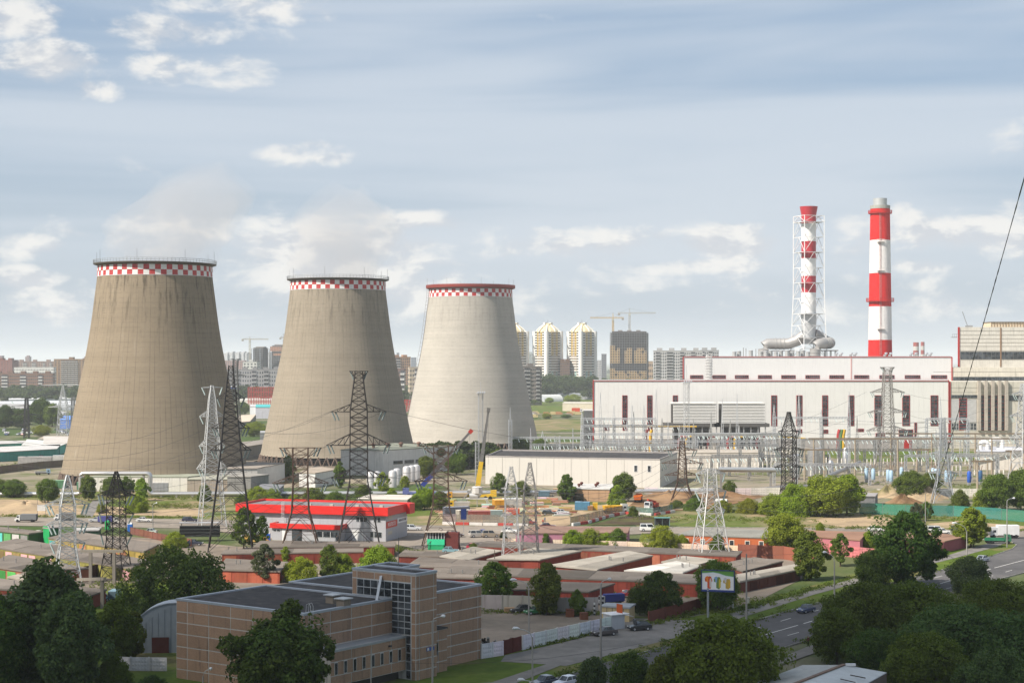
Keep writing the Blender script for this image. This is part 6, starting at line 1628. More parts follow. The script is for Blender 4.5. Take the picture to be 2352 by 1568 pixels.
def net_fence(label, pts, h, col, step=4.0, base=None):
    P = [W(x, y) for x, y in pts]; o = P[0].copy(); t = thing('net_fence', label, 'fence', o)
    for a, b in zip(P, P[1:]):
        d = b - a; L = d.length; d.normalize(); n = max(1, int(L / step)); nn = Vector((-d.y, d.x, 0))
        for i in range(n):
            p, q = a + d * L * i / n - o, a + d * L * (i + 1) / n - o
            dz = rnd.uniform(-.15, .1)
            part('net', MB().prism([p - nn * .02, q - nn * .02, q + nn * .02, p + nn * .02], .1, h + dz), 'net', t, tuple(v * rnd.uniform(.85, 1.15) for v in col))
            part('post', MB().bar(p, p + Vector((0, 0, h)), .1), 'steel', t, (.25, .25, .24))
            if base:
                part('barrier_block', MB().obox(p - nn * .6, d, nn, .1, L / n - .1, -.3, .3, 0, .8), 'paint', t, base[i % 2])
net_fence('long green net fence at right', [(1974, 1180), (2080, 1184), (2190, 1186), (2300, 1194), (2420, 1205)], 3.3, (.05, .25, .17), 6)
net_fence('grey net fence with red and white blocks along the site', [(1017, 1204), (1110, 1206), (1215, 1208)], 3.0, (.22, .21, .17), 3.6, ((.6, .57, .54), (.42, .06, .05)))
net_fence('tan net fence with red and white blocks beside the yellow dump truck', [(1310, 1207), (1345, 1202), (1392, 1188), (1430, 1180)], 2.6, (.34, .25, .14), 3.2, ((.6, .57, .54), (.42, .06, .05)))
net_fence('green net fence with red and white blocks round the crane truck', [(1440, 1180), (1500, 1184), (1545, 1176)], 2.4, (.12, .2, .16), 3.2, ((.42, .06, .05), (.6, .57, .54)))

# ------------------------------------------------------------------ building site
def container(label, px, py, L, wd, h, col, rz, group='site containers'):
    t = thing('container', label, 'container', W(px, py), rz, group)
    m = MB()
    n = int(L / .5)
    m.box(-L / 2, L / 2, -wd / 2, wd / 2, .15, h)
    part('box', m, 'garage_wall', t, col)
    for i in range(n): part('rib', MB().box(-L / 2 + i * .5 + .1, -L / 2 + i * .5 + .3, -wd / 2 - .05, -wd / 2 - .001, .3, h - .15), 'garage_wall', t, col)
    part('roof', MB().box(-L / 2 - .03, L / 2 + .03, -wd / 2 - .06, wd / 2 + .03, h, h + .08), 'paint', t, tuple(min(.7, v * 1.3 + .08) for v in col))
    part('door', MB().box(-L / 2 - .06, -L / 2 - .001, -wd / 2 + .1, wd / 2 - .1, .25, h - .1), 'garage_wall', t, tuple(v * .8 for v in col))
container('orange shipping container on the building site', 1145, 1167, 3.0, 5.5, 2.7, (.5, .25, .03), R(10))
container('white shipping container beside the orange one', 1176, 1165, 6, 2.5, 2.7, (.5, .47, .42), R(5))
container('dark blue-grey container at the site corner', 1048, 1184, 7.5, 2.5, 2.6, (.12, .13, .16), R(18))
container('maroon container behind the net fence', 1101, 1193, 6.2, 2.5, 2.5, (.23, .06, .05), R(4))
container('grey tilted-roof container between the dark and maroon ones', 1065, 1190, 4, 2.3, 2.4, (.36, .33, .28), R(30))
container('blue skip container on the sandy site', 1338, 1171, 4.4, 2.4, 2.5, (.08, .2, .3), R(-8))
container('yellow site cabin beside the blue skip', 1367, 1171, 1.4, 1.4, 2.2, (.55, .33, .02), 0)
container('small brown crate beside the yellow cabin', 1356, 1172, 1.5, 1.4, 1.4, (.3, .15, .06), 0)
container('long grey truck trailer parked by the left bank', 81, 1071, 14, 2.6, 4.2, (.42, .4, .38), R(7), 'parked trailers')
container('second long white trailer parked by the left bank', 175, 1062, 20, 2.6, 3.2, (.58, .56, .53), R(9), 'parked trailers')
container('green covered trailer below the nearest cooling tower', 132, 1121, 6, 2.6, 2.8, (.12, .26, .14), R(8), 'parked trailers')
container('second green covered trailer below the nearest cooling tower', 208, 1124, 9, 2.6, 2.6, (.12, .25, .15), R(2), 'parked trailers')
container('grey container beside the pipe loop', 368, 1128, 6, 2.5, 3.0, (.3, .3, .31), 0)
def boom_crane(label, base, tip, w0, w1, segs, cols, body, bcol, rz=0.0, head=None):
    """telescopic crane: boom from base to tip (px, py, Y)"""
    b, e = base, tip
    t = thing('mobile_crane', label, 'crane', (b.x, b.y, 0), rz)
    rot = Matrix.Rotation(-rz, 3, 'Z')
    p0 = rot @ Vector((0, 0, b.z)); p1 = rot @ Vector((e.x - b.x, e.y - b.y, e.z))
    for i in range(segs):
        f0, f1 = i / segs, min(1, (i + 1) / segs + .01); w = w0 + (w1 - w0) * i / (segs - 1)
        part('boom_section', MB().bar(p0.lerp(p1, f0), p0.lerp(p1, f1), w), 'paint_smooth', t, cols[min(i, len(cols) - 1)])
    part('boom_head', MB().bar(p1, p1 + (p1 - p0).normalized() * 1.4, w1 * 1.6), 'paint', t, head or cols[-1])
    part('hoist_cable', MB().bar(p1, p1 - Vector((0, 0, p1.z * .6)), .06), 'steel', t, (.05, .05, .05))
    part('carrier', MB().box(-5, 5, -1.3, 1.3, .8, 1.6), 'paint_smooth', t, bcol)
    part('cab', MB().box(-6.2, -4.2, -1.25, 1.25, .9, 2.9), 'paint_smooth', t, bcol); part('cab_window', MB().box(-6.24, -6.201, -1.1, 1.1, 1.9, 2.7), 'glass', t)
    part('superstructure', MB().box(-1.5, 3.2, -1.25, 1.25, 1.61, 3.2), 'paint_smooth', t, body); part('counterweight', MB().box(2.2, 3.4, -1.3, 1.3, 1.65, 2.9), 'paint', t, (.2, .2, .2))
    for x in (-4.2, -2.6, 1.0, 2.4, 3.8):
        for y in (-1.15, 1.15): part('wheel', MB().tube([(x, y - .2, .55), (x, y + .2, .55)], .55, 12), 'rubber', t, (.02, .02, .02))
    return t
boom_crane('mobile crane with a blue boom slanting up to a red head', AT(968, 566, 3.4), AT(1078, 566, ZAT(994, 566)), 1.5, .8, 5, [(.02, .035, .2), (.06, .055, .06), (.10, .09, .09), (.11, .10, .10), (.12, .11, .11)], (.1, .12, .3), (.1, .12, .3), head=(.35, .03, .02))
boom_crane('mobile crane with an upright yellow boom and grey extension', AT(1097, 556, 3.8), AT(1121.5, 556, ZAT(946, 556)), 1.6, .7, 6, [(.6, .38, .02), (.6, .38, .02), (.14, .135, .13), (.14, .135, .13), (.13, .125, .12)], (.5, .49, .46), (.62, .38, .02), R(180))
t = thing('batching_plant', 'pale dusty concrete mixing plant on the building site', 'machine', W(1096, 1163))
part('deck', MB().box(-3.4, 3.4, -1.5, 1.5, 2.4, 2.7), 'paint', t, (.5, .47, .43)); part('hopper', MB().lathe([(.5, 2.7), (1.7, 4.2), (1.7, 6.0), (1.2, 6.3)], 10), 'paint', t, (.5, .48, .45)); part('mixer', MB().tube([(-2.4, -.6, 3.4), (.2, -.6, 3.4)], .8, 14), 'steel', t, (.5, .49, .47))
for x in (-3, 0, 3):
    for y in (-1.2, 1.2): part('leg', MB().bar((x, y, 0), (x, y, 2.4), .22), 'steel', t, (.45, .43, .4))
part('ladder', MB().bar((2.4, -1.7, 2.5), (4.4, -1.9, 0), .12).bar((2.9, -1.7, 2.5), (4.9, -1.9, 0), .12), 'steel', t, (.5, .48, .45)); part('conveyor', MB().bar((-6, 0, .6), (-1, 0, 6.2), .8, h=.3), 'steel', t, (.3, .28, .26))
r6 = random.Random(11)
KINDS6 = [('timber_stack', 'stack of timber planks on the building site', (.38, .25, .13)), ('rebar_bundle', 'bundle of rusty bars on the building site', (.2, .09, .05)), ('block_pile', 'pile of grey blocks on the building site', (.38, .35, .31)), ('tarp_pile', 'heap under a pale sheet on the building site', (.5, .46, .4)), ('crate', 'wooden crate on the building site', (.42, .27, .12))]
for i in range(44):
    nm, lb, c = KINDS6[i % 5]
    px = r6.uniform(1125, 1310) if i % 3 else r6.uniform(1010, 1320); py = r6.uniform(1146, 1186)
    t = thing(nm, lb, nm.split('_')[0], W(px, py), r6.uniform(-.4, .4), 'building site ' + nm.split('_')[0] + 's')
    L, w, h = r6.uniform(2, 6), r6.uniform(.8, 1.8), r6.uniform(.5, 1.5)
    for j in range(3): part('layer', MB().box(-L / 2 + r6.uniform(-.3, .3), L / 2 + r6.uniform(-.3, .3), -w / 2, w / 2, h * j / 3, h * (j + .86) / 3), 'paint', t, tuple(v * r6.uniform(.7, 1.3) for v in c))
for i, (px, py, c) in enumerate(((1178, 1182, (.55, .09, .03)), (1140, 1186, (.2, .25, .24)), (1250, 1140, (.1, .16, .2)), (1283, 1134, (.35, .22, .1)))):
    container('%s site box, %s from the left on the building site' % (('orange', 'grey-green', 'dark', 'wooden')[i], ORD[i]), px, py, 3.6, 2.2, 1.8, c, R(r6.uniform(-15, 15)))
# bus stop, portal frames, kiosk, guard cabin, small things
t = thing('bus_stop', 'teal roadside bus shelter beyond the orange building', 'shelter', W(1521, 1208), R(-3))
part('roof', MB().box(-2.2, 2.2, -.9, .9, 2.3, 2.45), 'paint', t, (.12, .27, .25)); part('back', MB().box(-2.1, 2.1, .7, .76, .2, 2.29), 'glass', t); part('side', MB().box(1.9, 2.0, -.7, .69, .2, 2.29), 'paint', t, (.1, .24, .23))
for x in (-2, 0, 2): part('post', MB().bar((x, -.7, 0), (x, -.7, 2.3), .1), 'steel', t, (.2, .25, .25))
def portal(label, a, b, za, zb):
    P, Q = W(*a), W(*b); o = P.copy(); t = thing('concrete_portal', label, 'portal', o, group='concrete portal frames')
    d = (Q - P); dn = d.normalized()
    part('post', MB().box(-.3, .3, -.3, .3, 0, za), 'concrete', t, (.2, .175, .145)); part('post', MB().box(d.x - .3, d.x + .3, d.y - .3, d.y + .3, 0, zb), 'concrete', t, (.2, .175, .145))
    part('beam', MB().bar(Vector((0, 0, za + .25)) - dn * 2, Vector((d.x, d.y, zb + .25)) + dn * 1.8, .55), 'concrete', t, (.24, .21, .17))
portal('farther concrete portal frame over the left garages', (208, 1343), (262, 1343), 6.6, 6.6)
portal('nearer concrete portal frame beside the dark round tree', (185, 1372), (235, 1397), 3.0, 5.4)
C = W(1405, 1447)
t = thing('kiosk', 'small grey kiosk with a white awning and orange sign', 'kiosk', C, R(30))
part('cabin', MB().box(0, 2.6, 0, 2.6, .15, 2.5), 'clad', t, (.46, .47, .49)); part('roof', MB().box(-.2, 3.4, -.3, 2.9, 2.5, 2.65), 'paint', t, (.72, .72, .72))
part('awning', MB().face([(2.62, -.3, 2.4), (4.4, -.3, 2.05), (4.4, 2.7, 2.05), (2.62, 2.7, 2.4)]).face([(2.62, 2.7, 2.36), (4.4, 2.7, 2.01), (4.4, -.3, 2.01), (2.62, -.3, 2.36)]), 'paint', t, (.72, .72, .72))
part('sign', MB().box(2.3, 2.4, .3, 2.0, 2.66, 4.1), 'paint', t, (.42, .08, .02)); part('window', MB().box(2.601, 2.66, .5, 2.1, 1.1, 2.0), 'glass', t); part('base', MB().box(.1, 2.5, .1, 2.5, 0, .149), 'concrete', t, (.2, .2, .2))
shed('low store with yellowish doors behind the white fence', [(1381, 1392), (1445, 1396), (1458, 1388), (1395, 1386)], 2.5, (.46, .36, .2), (.34, .36, .38), 'store_shed', 'shed', joints=4, jcol=(.2, .15, .1))
t = thing('guard_cabin', 'green guard cabin with a bay of windows right of the shop', 'cabin', W(1003, 1261), R(-6))
part('stilt', MB().box(-1.9, 1.9, -1.4, 1.6, 0, 1.2), 'paint', t, (.02, .3, .12)); part('cabin', MB().box(-2.1, 2.1, -1.5, 1.7, 1.2, 2.6), 'paint', t, (.04, .5, .25)); part('glazing', MB().box(-2.05, 2.05, -1.45, 1.65, 2.6, 4.2), 'glass', t)
for i in range(7): part('mullion', MB().box(-2.1 + i * .68, -2.0 + i * .68, -1.52, -1.451, 2.6, 4.2), 'paint', t, (.6, .6, .58))
part('roof', MB().box(-2.6, 2.6, -2.0, 2.2, 4.2, 4.45), 'roofing', t, (.5, .44, .37)); part('annex', MB().box(2.12, 5.4, -1.2, 1.6, 0, 4.1), 'garage_wall', t, (.13, .035, .03))
for i, (px, py, c, lb) in enumerate(((615, 1244, (.03, .12, .5), 'blue portable toilet at the left corner of the shop'), (299, 1221, (.03, .15, .5), 'blue and white portable toilet by the far road at left'), (247, 1216, (.03, .33, .1), 'bright green booth by the far road at left'))):
    t = thing('booth', lb, 'booth', W(px, py))
    part('cabin', MB().box(-.6, .6, -.6, .6, .05, 2.1), 'paint', t, c); part('roof', MB().lathe([(.85, 2.1), (.7, 2.4), (.2, 2.5)], 4, a0=R(45)), 'paint', t, (.65, .65, .65) if i < 2 else c); part('door', MB().box(-.4, .4, -.64, -.601, .15, 1.9), 'paint', t, tuple(v * .8 for v in c))
t = thing('hoarding', 'dark back of a roadside billboard beside the white pylon', 'billboard', W(459, 1243), R(5))
part('panel', MB().box(-5, 5, -.15, .15, 1.2, 4.0), 'paint', t, (.015, .015, .015))
for i in range(4): part('rail', MB().box(-5, 5, -.28, -.151, 1.4 + i * .8, 1.5 + i * .8), 'steel', t, (.12, .13, .12))
part('canopy', MB().box(-5.1, 4.9, -.3, 1.6, 4.6, 4.75), 'paint', t, (.36, .36, .37)); part('post', MB().bar((-4.5, 0, 0), (-4.5, 0, 4.6), .15).bar((4.5, 0, 0), (4.5, 0, 4.6), .15), 'steel', t, (.15, .15, .15))
t = thing('notice_board', 'white notice board on two posts on the sandy bank', 'sign', W(95, 1182))
part('board', MB().box(-1.2, 1.2, -.04, .04, 1.2, 3.0), 'paint', t, (.6, .58, .55)); part('post', MB().bar((-1.2, .06, 0), (-1.2, .06, 4.6), .09), 'steel', t, (.15, .15, .15)); part('post', MB().bar((1.2, .06, 0), (1.2, .06, 4.6), .09), 'steel', t, (.15, .15, .15))
t = thing('road_sign', 'tall dark blue direction sign facing the far road', 'sign', W(1065, 1222))
part('board', MB().box(-.75, .75, -.05, .05, 3.4, 6.2), 'paint', t, (.015, .03, .12)); part('post', MB().bar((0, .08, 0), (0, .08, 6), .14), 'steel', t, (.3, .3, .3))
for i, (px, py, lb) in enumerate(((1681.6, 1398, 'left stubby white concrete post on the lawn'), (1717.5, 1386.5, 'right stubby white concrete post on the lawn'))):
    solid('marker_post', MB().lathe([(.28, 0), (.28, 1.15), (.34, 1.18), (.34, 1.3)], 8), 'concrete', lb, 'post', (.45, .43, .38), 'marker posts').location = W(px, py)
for i, (px, py, s) in enumerate(((1309, 1417, 1.5), (1341, 1423, 1.3))):
    t = thing('skip_bin', 'rusty square refuse bin, the %s of two in the yard' % ('left', 'right')[i], 'bin', W(px, py), R(8), 'rusty refuse bins')
    part('box', MB().prism([(-.65, -.6), (.65, -.6), (.65, .6), (-.65, .6)], .1, s), 'garage_wall', t, (.15, .06, .035)); part('rim', MB().box(-.72, .72, -.67, -.601, s - .12, s), 'paint', t, (.1, .04, .025))
t = thing('pallet_stack', 'small pile of wooden pallets by the concrete wall', 'pallet', W(1170, 1407), R(5))
for j in range(4): part('slat_layer', MB().box(-.9, .9, -.6, .6, .05 + j * .25, .05 + j * .25 + .18), 'paint', t, (.35, .22, .12))
t = thing('scrap_heap', 'heap of dark scrap behind the maroon gate', 'scrap', W(1147, 1494))
for j in range(26):
    a = Vector((r6.uniform(-3.2, 3), r6.uniform(-1.2, 1.6), r6.uniform(0, .5))); b = a + Vector((r6.uniform(-1.6, 1.6), r6.uniform(-.8, .8), r6.uniform(.2, 1.6)))
    part('scrap_piece', MB().bar(a, b, r6.uniform(.15, .6)), 'paint', t, r6.choice([(.03, .025, .02), (.05, .035, .025), (.12, .06, .03), (.2, .19, .17)]))
for i, (px, py) in enumerate(((1174, 1397), (1326, 1404), (1365, 1412))):
    t = thing('striped_post', 'white and black striped post against the concrete wall, %s from the left' % ORD[i], 'post', W(px, py) - Vector((0, .5, 0)), group='striped posts')
    for j in range(6): part('stripe', MB().lathe([(.16, j * .38), (.16, (j + 1) * .38)], 8), 'paint', t, (.6, .6, .58) if j % 2 else (.04, .04, .04))

# ------------------------------------------------------------------ billboard
def billboard():
    b = W(1626, 1418); Y = b.y; k = Y / F
    t = thing('billboard', 'roadside billboard with green header and fruit-coloured shapes', 'billboard', b, R(-16))
    x0, x1, z0, z1 = -1.05, 4.6, ZAT(1356, Y), ZAT(1309, Y)
    fr = MB(); win_frame(fr, x0 - .12, x1 + .12, z0 - .12, z1 + .12, .1, .14, .3); part('frame', fr, 'paint', t, (.04, .06, .14))
    pn = part('panel', MB().box(x0, x1, -.1, .1, z0, z1), 'paint_smooth', t, (.72, .72, .72))
    part('post', MB().lathe([(.2, 0), (.2, z0 + .5)], 12), 'steel', t, (.3, .32, .34))
    w, h = x1 - x0, z1 - z0
    def shape(pts, col, d, nm='printed_shape'):
        part(nm, MB().face([(x0 + w * a, -.1 - d, z0 + h * b_) for a, b_ in pts]), 'paint_smooth', pn, col)
    shape([(0, 1), (0, .88), (.15, .89), (.35, .93), (.55, .88), (.75, .78), (1, .74), (1, 1)][::-1], (.12, .30, .05), .004)
    shape([(0, .88), (0, .86), (.15, .87), (.35, .91), (.55, .86), (.75, .76), (1, .72), (1, .74), (.75, .78), (.55, .88), (.35, .93), (.15, .89)][::-1], (.2, .45, .35), .003)
    shape([(0, 0), (1, 0), (1, .07), (0, .07)], (.03, .05, .22), .004)
    blob = [(.0, .0), (.35, -.12), (.5, .1), (.46, .42), (.62, .62), (.45, .98), (.2, 1.0), (-.05, .9), (-.3, .82), (-.28, .55), (0, .5)]
    for cx, s, c, c2 in ((.17, .56, (.55, .07, .01), (.7, .2, .02)), (.45, .54, (.12, .2, .04), (.2, .32, .5)), (.74, .46, (.45, .3, .05), (.5, .5, .52))):
        shape([(cx + a * .26, .16 + b_ * s) for a, b_ in blob], c, .005)
        shape([(cx - .03 + a * .11, .45 + b_ * s * .5) for a, b_ in blob], c2, .008)
    for cx, c in ((.56, (.55, .42, .03)), (.86, (.6, .35, .02)), (.27, (.55, .5, .45))):
        shape([(cx - .03, .18), (cx + .03, .18), (cx + .03, .5), (cx + .012, .62), (cx - .012, .62), (cx - .03, .5)], c, .011)
    for a in (.1, .5, .9):
        part('lamp', MB().box(x0 + w * a - .1, x0 + w * a + .1, -1.0, -.7, z1 + .2, z1 + .35), 'paint', t, (.03, .03, .03)); part('lamp_arm', MB().bar((x0 + w * a, 0, z1 + .1), (x0 + w * a, -.9, z1 + .25), .05), 'steel', t, (.1, .1, .1))
billboard()

# ------------------------------------------------------------------ street lamps and poles
def lamp(label, px, py, pytop, hx=None, hy=None, r=.14, col=(.27, .255, .235), base=None):
    b = base or W(px, py); Y = b.y; h = ZAT(pytop, Y)
    t = thing('street_lamp' if hx else 'pole', label, 'street lamp' if hx else 'pole', b, group='street lamps' if hx else 'poles')
    part('pole', MB().lathe([(r * 1.15, 0), (r * .7, h)], 10), 'concrete', t, col)
    if hx:
        dx = (hx - px) * Y / F; z = ZAT(hy, Y); s = 1 if dx > 0 else -1
        part('arm', MB().tube([(0, 0, h - .2), (dx * .15, 0, h + (z - h) * .5), (dx * .5, 0, h + (z - h) * .85), (dx * .95, 0, z)], .06, 6), 'steel', t, (.35, .35, .34))
        part('head', MB().tube([(dx * .8, 0, z + .02), (dx * .95, 0, z + .08), (dx * 1.15, 0, z + .05), (dx * 1.25, 0, z)], [.06, .2, .24, .08], 8), 'paint_smooth', t, (.55, .56, .57), True)
lamp('street lamp on the grass strip right of the yard fence', 1380, 1521, 1340, 1399, 1330, .17)
lamp('street lamp inside the yard fence', 1214.5, 1462, 1348, 1180, 1331, .13)
lamp('street lamp leaning over the lower lawn, its foot below the picture', 1223, 1592, 1462, 1186, 1443, .13)
lamp('lowest street lamp, only its head showing at the bottom edge', 1236, 1660, 1575, 1198, 1561, .13)
lamp('tall bare pole beside the billboard', 1714.5, 1427, 1271, r=.16)
lamp('street lamp on the avenue lawn', 1916.5, 1373, 1288, 1895, 1268, .15)
lamp('street lamp left of the road corner', 2220.5, 1277, 1220, 2193, 1201, .14)
lamp('street lamp at the road corner', 2313, 1257, 1149, 2328, 1144, .14)
lamp('street lamp in front of the stair tower', 993, 1600, 1425, 1017, 1415, .13)
lamp('thin pole before the narrow windows', 852, 1600, 1490, r=.09)
lamp('street lamp at the foot of the lit tiled wall', 466, 1620, 1552, 483, 1536, .12)
lamp('thin street lamp beside the far road at left', 351, 1211, 1159, 359, 1155, .12)
lamp('thin grey pole before the green net fence', 2125.5, 1206, 1133, r=.12)
lamp('thin pole with a wire on the garage roofs', 1584, 1330, 1290, r=.1)
lamp('thin pole beside the far road near the notice board', 232, 1190, 1148, r=.09)
lamp('wooden pole between garages right of the stair tower', 1136, 1312, 1262, r=.1, col=(.1, .07, .05))
lamp('street lamp deep in the right trees', 2252, 1530, 1447, 2262, 1440, .13)

# ------------------------------------------------------------------ vehicles
def car_meshes(kind, cache={}):
    """body, glass, wheel, rim, lights of one kind of car; x is forward"""
    if kind in cache: return cache[kind]
    L, Wd = {'sedan': (4.3, .84), 'old_sedan': (4.1, .8), 'wagon': (4.5, .85), 'hatch': (3.9, .82), 'suv': (4.6, .92), 'van': (4.8, .95), 'coupe': (4.4, .86)}[kind]
    h = L / 2
    deck = {'sedan': (.95, 1.02), 'old_sedan': (.92, .95), 'wagon': (.95, 1.05), 'hatch': (.95, 1.02), 'suv': (1.15, 1.2), 'van': (1.1, 1.25), 'coupe': (.9, .95)}[kind]
    roof = {'sedan': 1.45, 'old_sedan': 1.42, 'wagon': 1.5, 'hatch': 1.45, 'suv': 1.8, 'van': 1.95, 'coupe': 1.33}[kind]
    # cabin outline: windscreen foot, roof front, roof rear, rear screen foot
    cab = {'sedan': (.75, .15, -1.0, -1.6), 'old_sedan': (.7, .25, -.95, -1.35), 'wagon': (.8, .2, -1.9, -2.15), 'hatch': (.75, .15, -1.2, -1.75), 'suv': (1.0, .45, -2.0, -2.25), 'van': (1.6, .9, -2.25, -2.38), 'coupe': (.7, .05, -.8, -1.75)}[kind]
    gz = .22
    hood = deck[0] - .1
    out = [(-h, .45), (-h + .05, .3), (h - .1, .3), (h, .45), (h - .02, hood - .22), (h - .18, hood - .1), (cab[0], hood + .02), (cab[3], deck[1] - .06), (-h + .12, deck[1] - .1), (-h, deck[1] - .3)]
    m = MB(); n = len(out)
    sec = [(-Wd, .9), (-Wd * .94, 1.0), (Wd * .94, 1.0), (Wd, .9)]
    ring = lambda y, s: [(x * (1 if abs(y) < Wd * .97 else .985), y, .62 + (z - .62) * s) for x, z in out]
    rs = [ring(y, s) for y, s in sec]
    vs = [v for r_ in rs for v in r_]
    fs = [tuple(range(n)), tuple(range(3 * n, 4 * n))[::-1]]
    for i in range(3):
        fs += [(i * n + (k + 1) % n, i * n + k, (i + 1) * n + k, (i + 1) * n + (k + 1) % n) for k in range(n)]
    m.poly(vs, fs)
    zb = hood + .0; iw = Wd * .78; bw = Wd * .93
    c = [(cab[0], zb), (cab[1], roof), (cab[2], roof), (cab[3], deck[1] - .06)]
    cv = [(c[0][0], -bw, c[0][1]), (c[1][0], -iw, c[1][1]), (c[2][0], -iw, c[2][1]), (c[3][0], -bw, c[3][1])]
    cv += [(x, -y, z) for x, y, z in cv]
    m.poly(cv, [(3, 2, 1, 0), (4, 5, 6, 7), (1, 2, 6, 5), (0, 1, 5, 4), (2, 3, 7, 6)])
    body = m.mesh('body')
    g = MB()
    def inset(a, b, c_, d, f=.12, off=.012):
        a, b, c_, d = map(Vector, (a, b, c_, d)); ctr = (a + b + c_ + d) / 4
        nrm = (b - a).cross(c_ - a).normalized() * off
        g.face([p.lerp(ctr, f) + nrm for p in (a, b, c_, d)])
    inset(cv[0], cv[4], cv[5], cv[1]); inset(cv[2], cv[6], cv[7], cv[3])
    mid0 = lambda p, q: tuple((Vector(p) + Vector(q)) / 2)
    inset(cv[3], mid0(cv[0], cv[3]), mid0(cv[1], cv[2]), cv[2]); inset(mid0(cv[0], cv[3]), cv[0], cv[1], mid0(cv[1], cv[2]))
    inset(mid0(cv[4], cv[7]), cv[7], cv[6], mid0(cv[5], cv[6])); inset(cv[4], mid0(cv[4], cv[7]), mid0(cv[5], cv[6]), cv[5])
    r = .31 if kind not in ('suv', 'van') else .36
    wheel = MB().tube([(0, -.1, 0), (0, .1, 0)], r, 14).mesh('tyre'); rim = MB().tube([(0, -.115, 0), (0, .115, 0)], r * .6, 10).mesh('rim')
    lf = MB().box(h - .12, h + .01, -.14, .14, .62, .76).mesh('headlight'); lr = MB().box(-h - .01, -h + .1, -.14, .14, .68, .84).mesh('tail_light')
    bp = MB().box(h - .1, h + .05, -Wd * .92, Wd * .92, .38, .52).mesh('bumper'); br = MB().box(-h - .05, -h + .1, -Wd * .92, Wd * .92, .38, .54).mesh('bumper')
    cache[kind] = (body, g.mesh('windows'), wheel, rim, lf, lr, bp, br, h, Wd, r)
    return cache[kind]
def car(label, kind, p, rz, col, group='cars on and beside the roads', small=False):
    body, g, wheel, rim, lf, lr, bp, br, h, Wd, r = car_meshes(kind)
    t = thing('car', label, 'car', p, rz, group)
    part('body', body, 'carpaint', t, col); part('windows', g, 'glass', t)
    for x in (h * .62, -h * .6):
        for y in (-Wd + .08, Wd - .08):
            w = part('wheel', wheel, 'rubber', t, (.02, .02, .02)); w.location = (x, y, r)
            if not small:
                q = part('rim', rim, 'steel', w, (.45, .45, .46))
    if not small:
        for y in (-Wd + .28, Wd - .28):
            o = part('headlight', lf, 'paint_smooth', t, (.7, .7, .66)); o.location = (0, y, 0)
            o = part('tail_light', lr, 'paint_smooth', t, (.35, .01, .01)); o.location = (0, y, 0)
        part('bumper', bp, 'paint', t, tuple(v * .6 + .02 for v in col)); part('bumper', br, 'paint', t, tuple(v * .6 + .02 for v in col))
    return t
def G(px, py, dz=.13): p = W(px, py); p.z = dz; return p
SIL, WHC, DK = (.42, .43, .44), (.74, .73, .7), (.025, .026, .03)
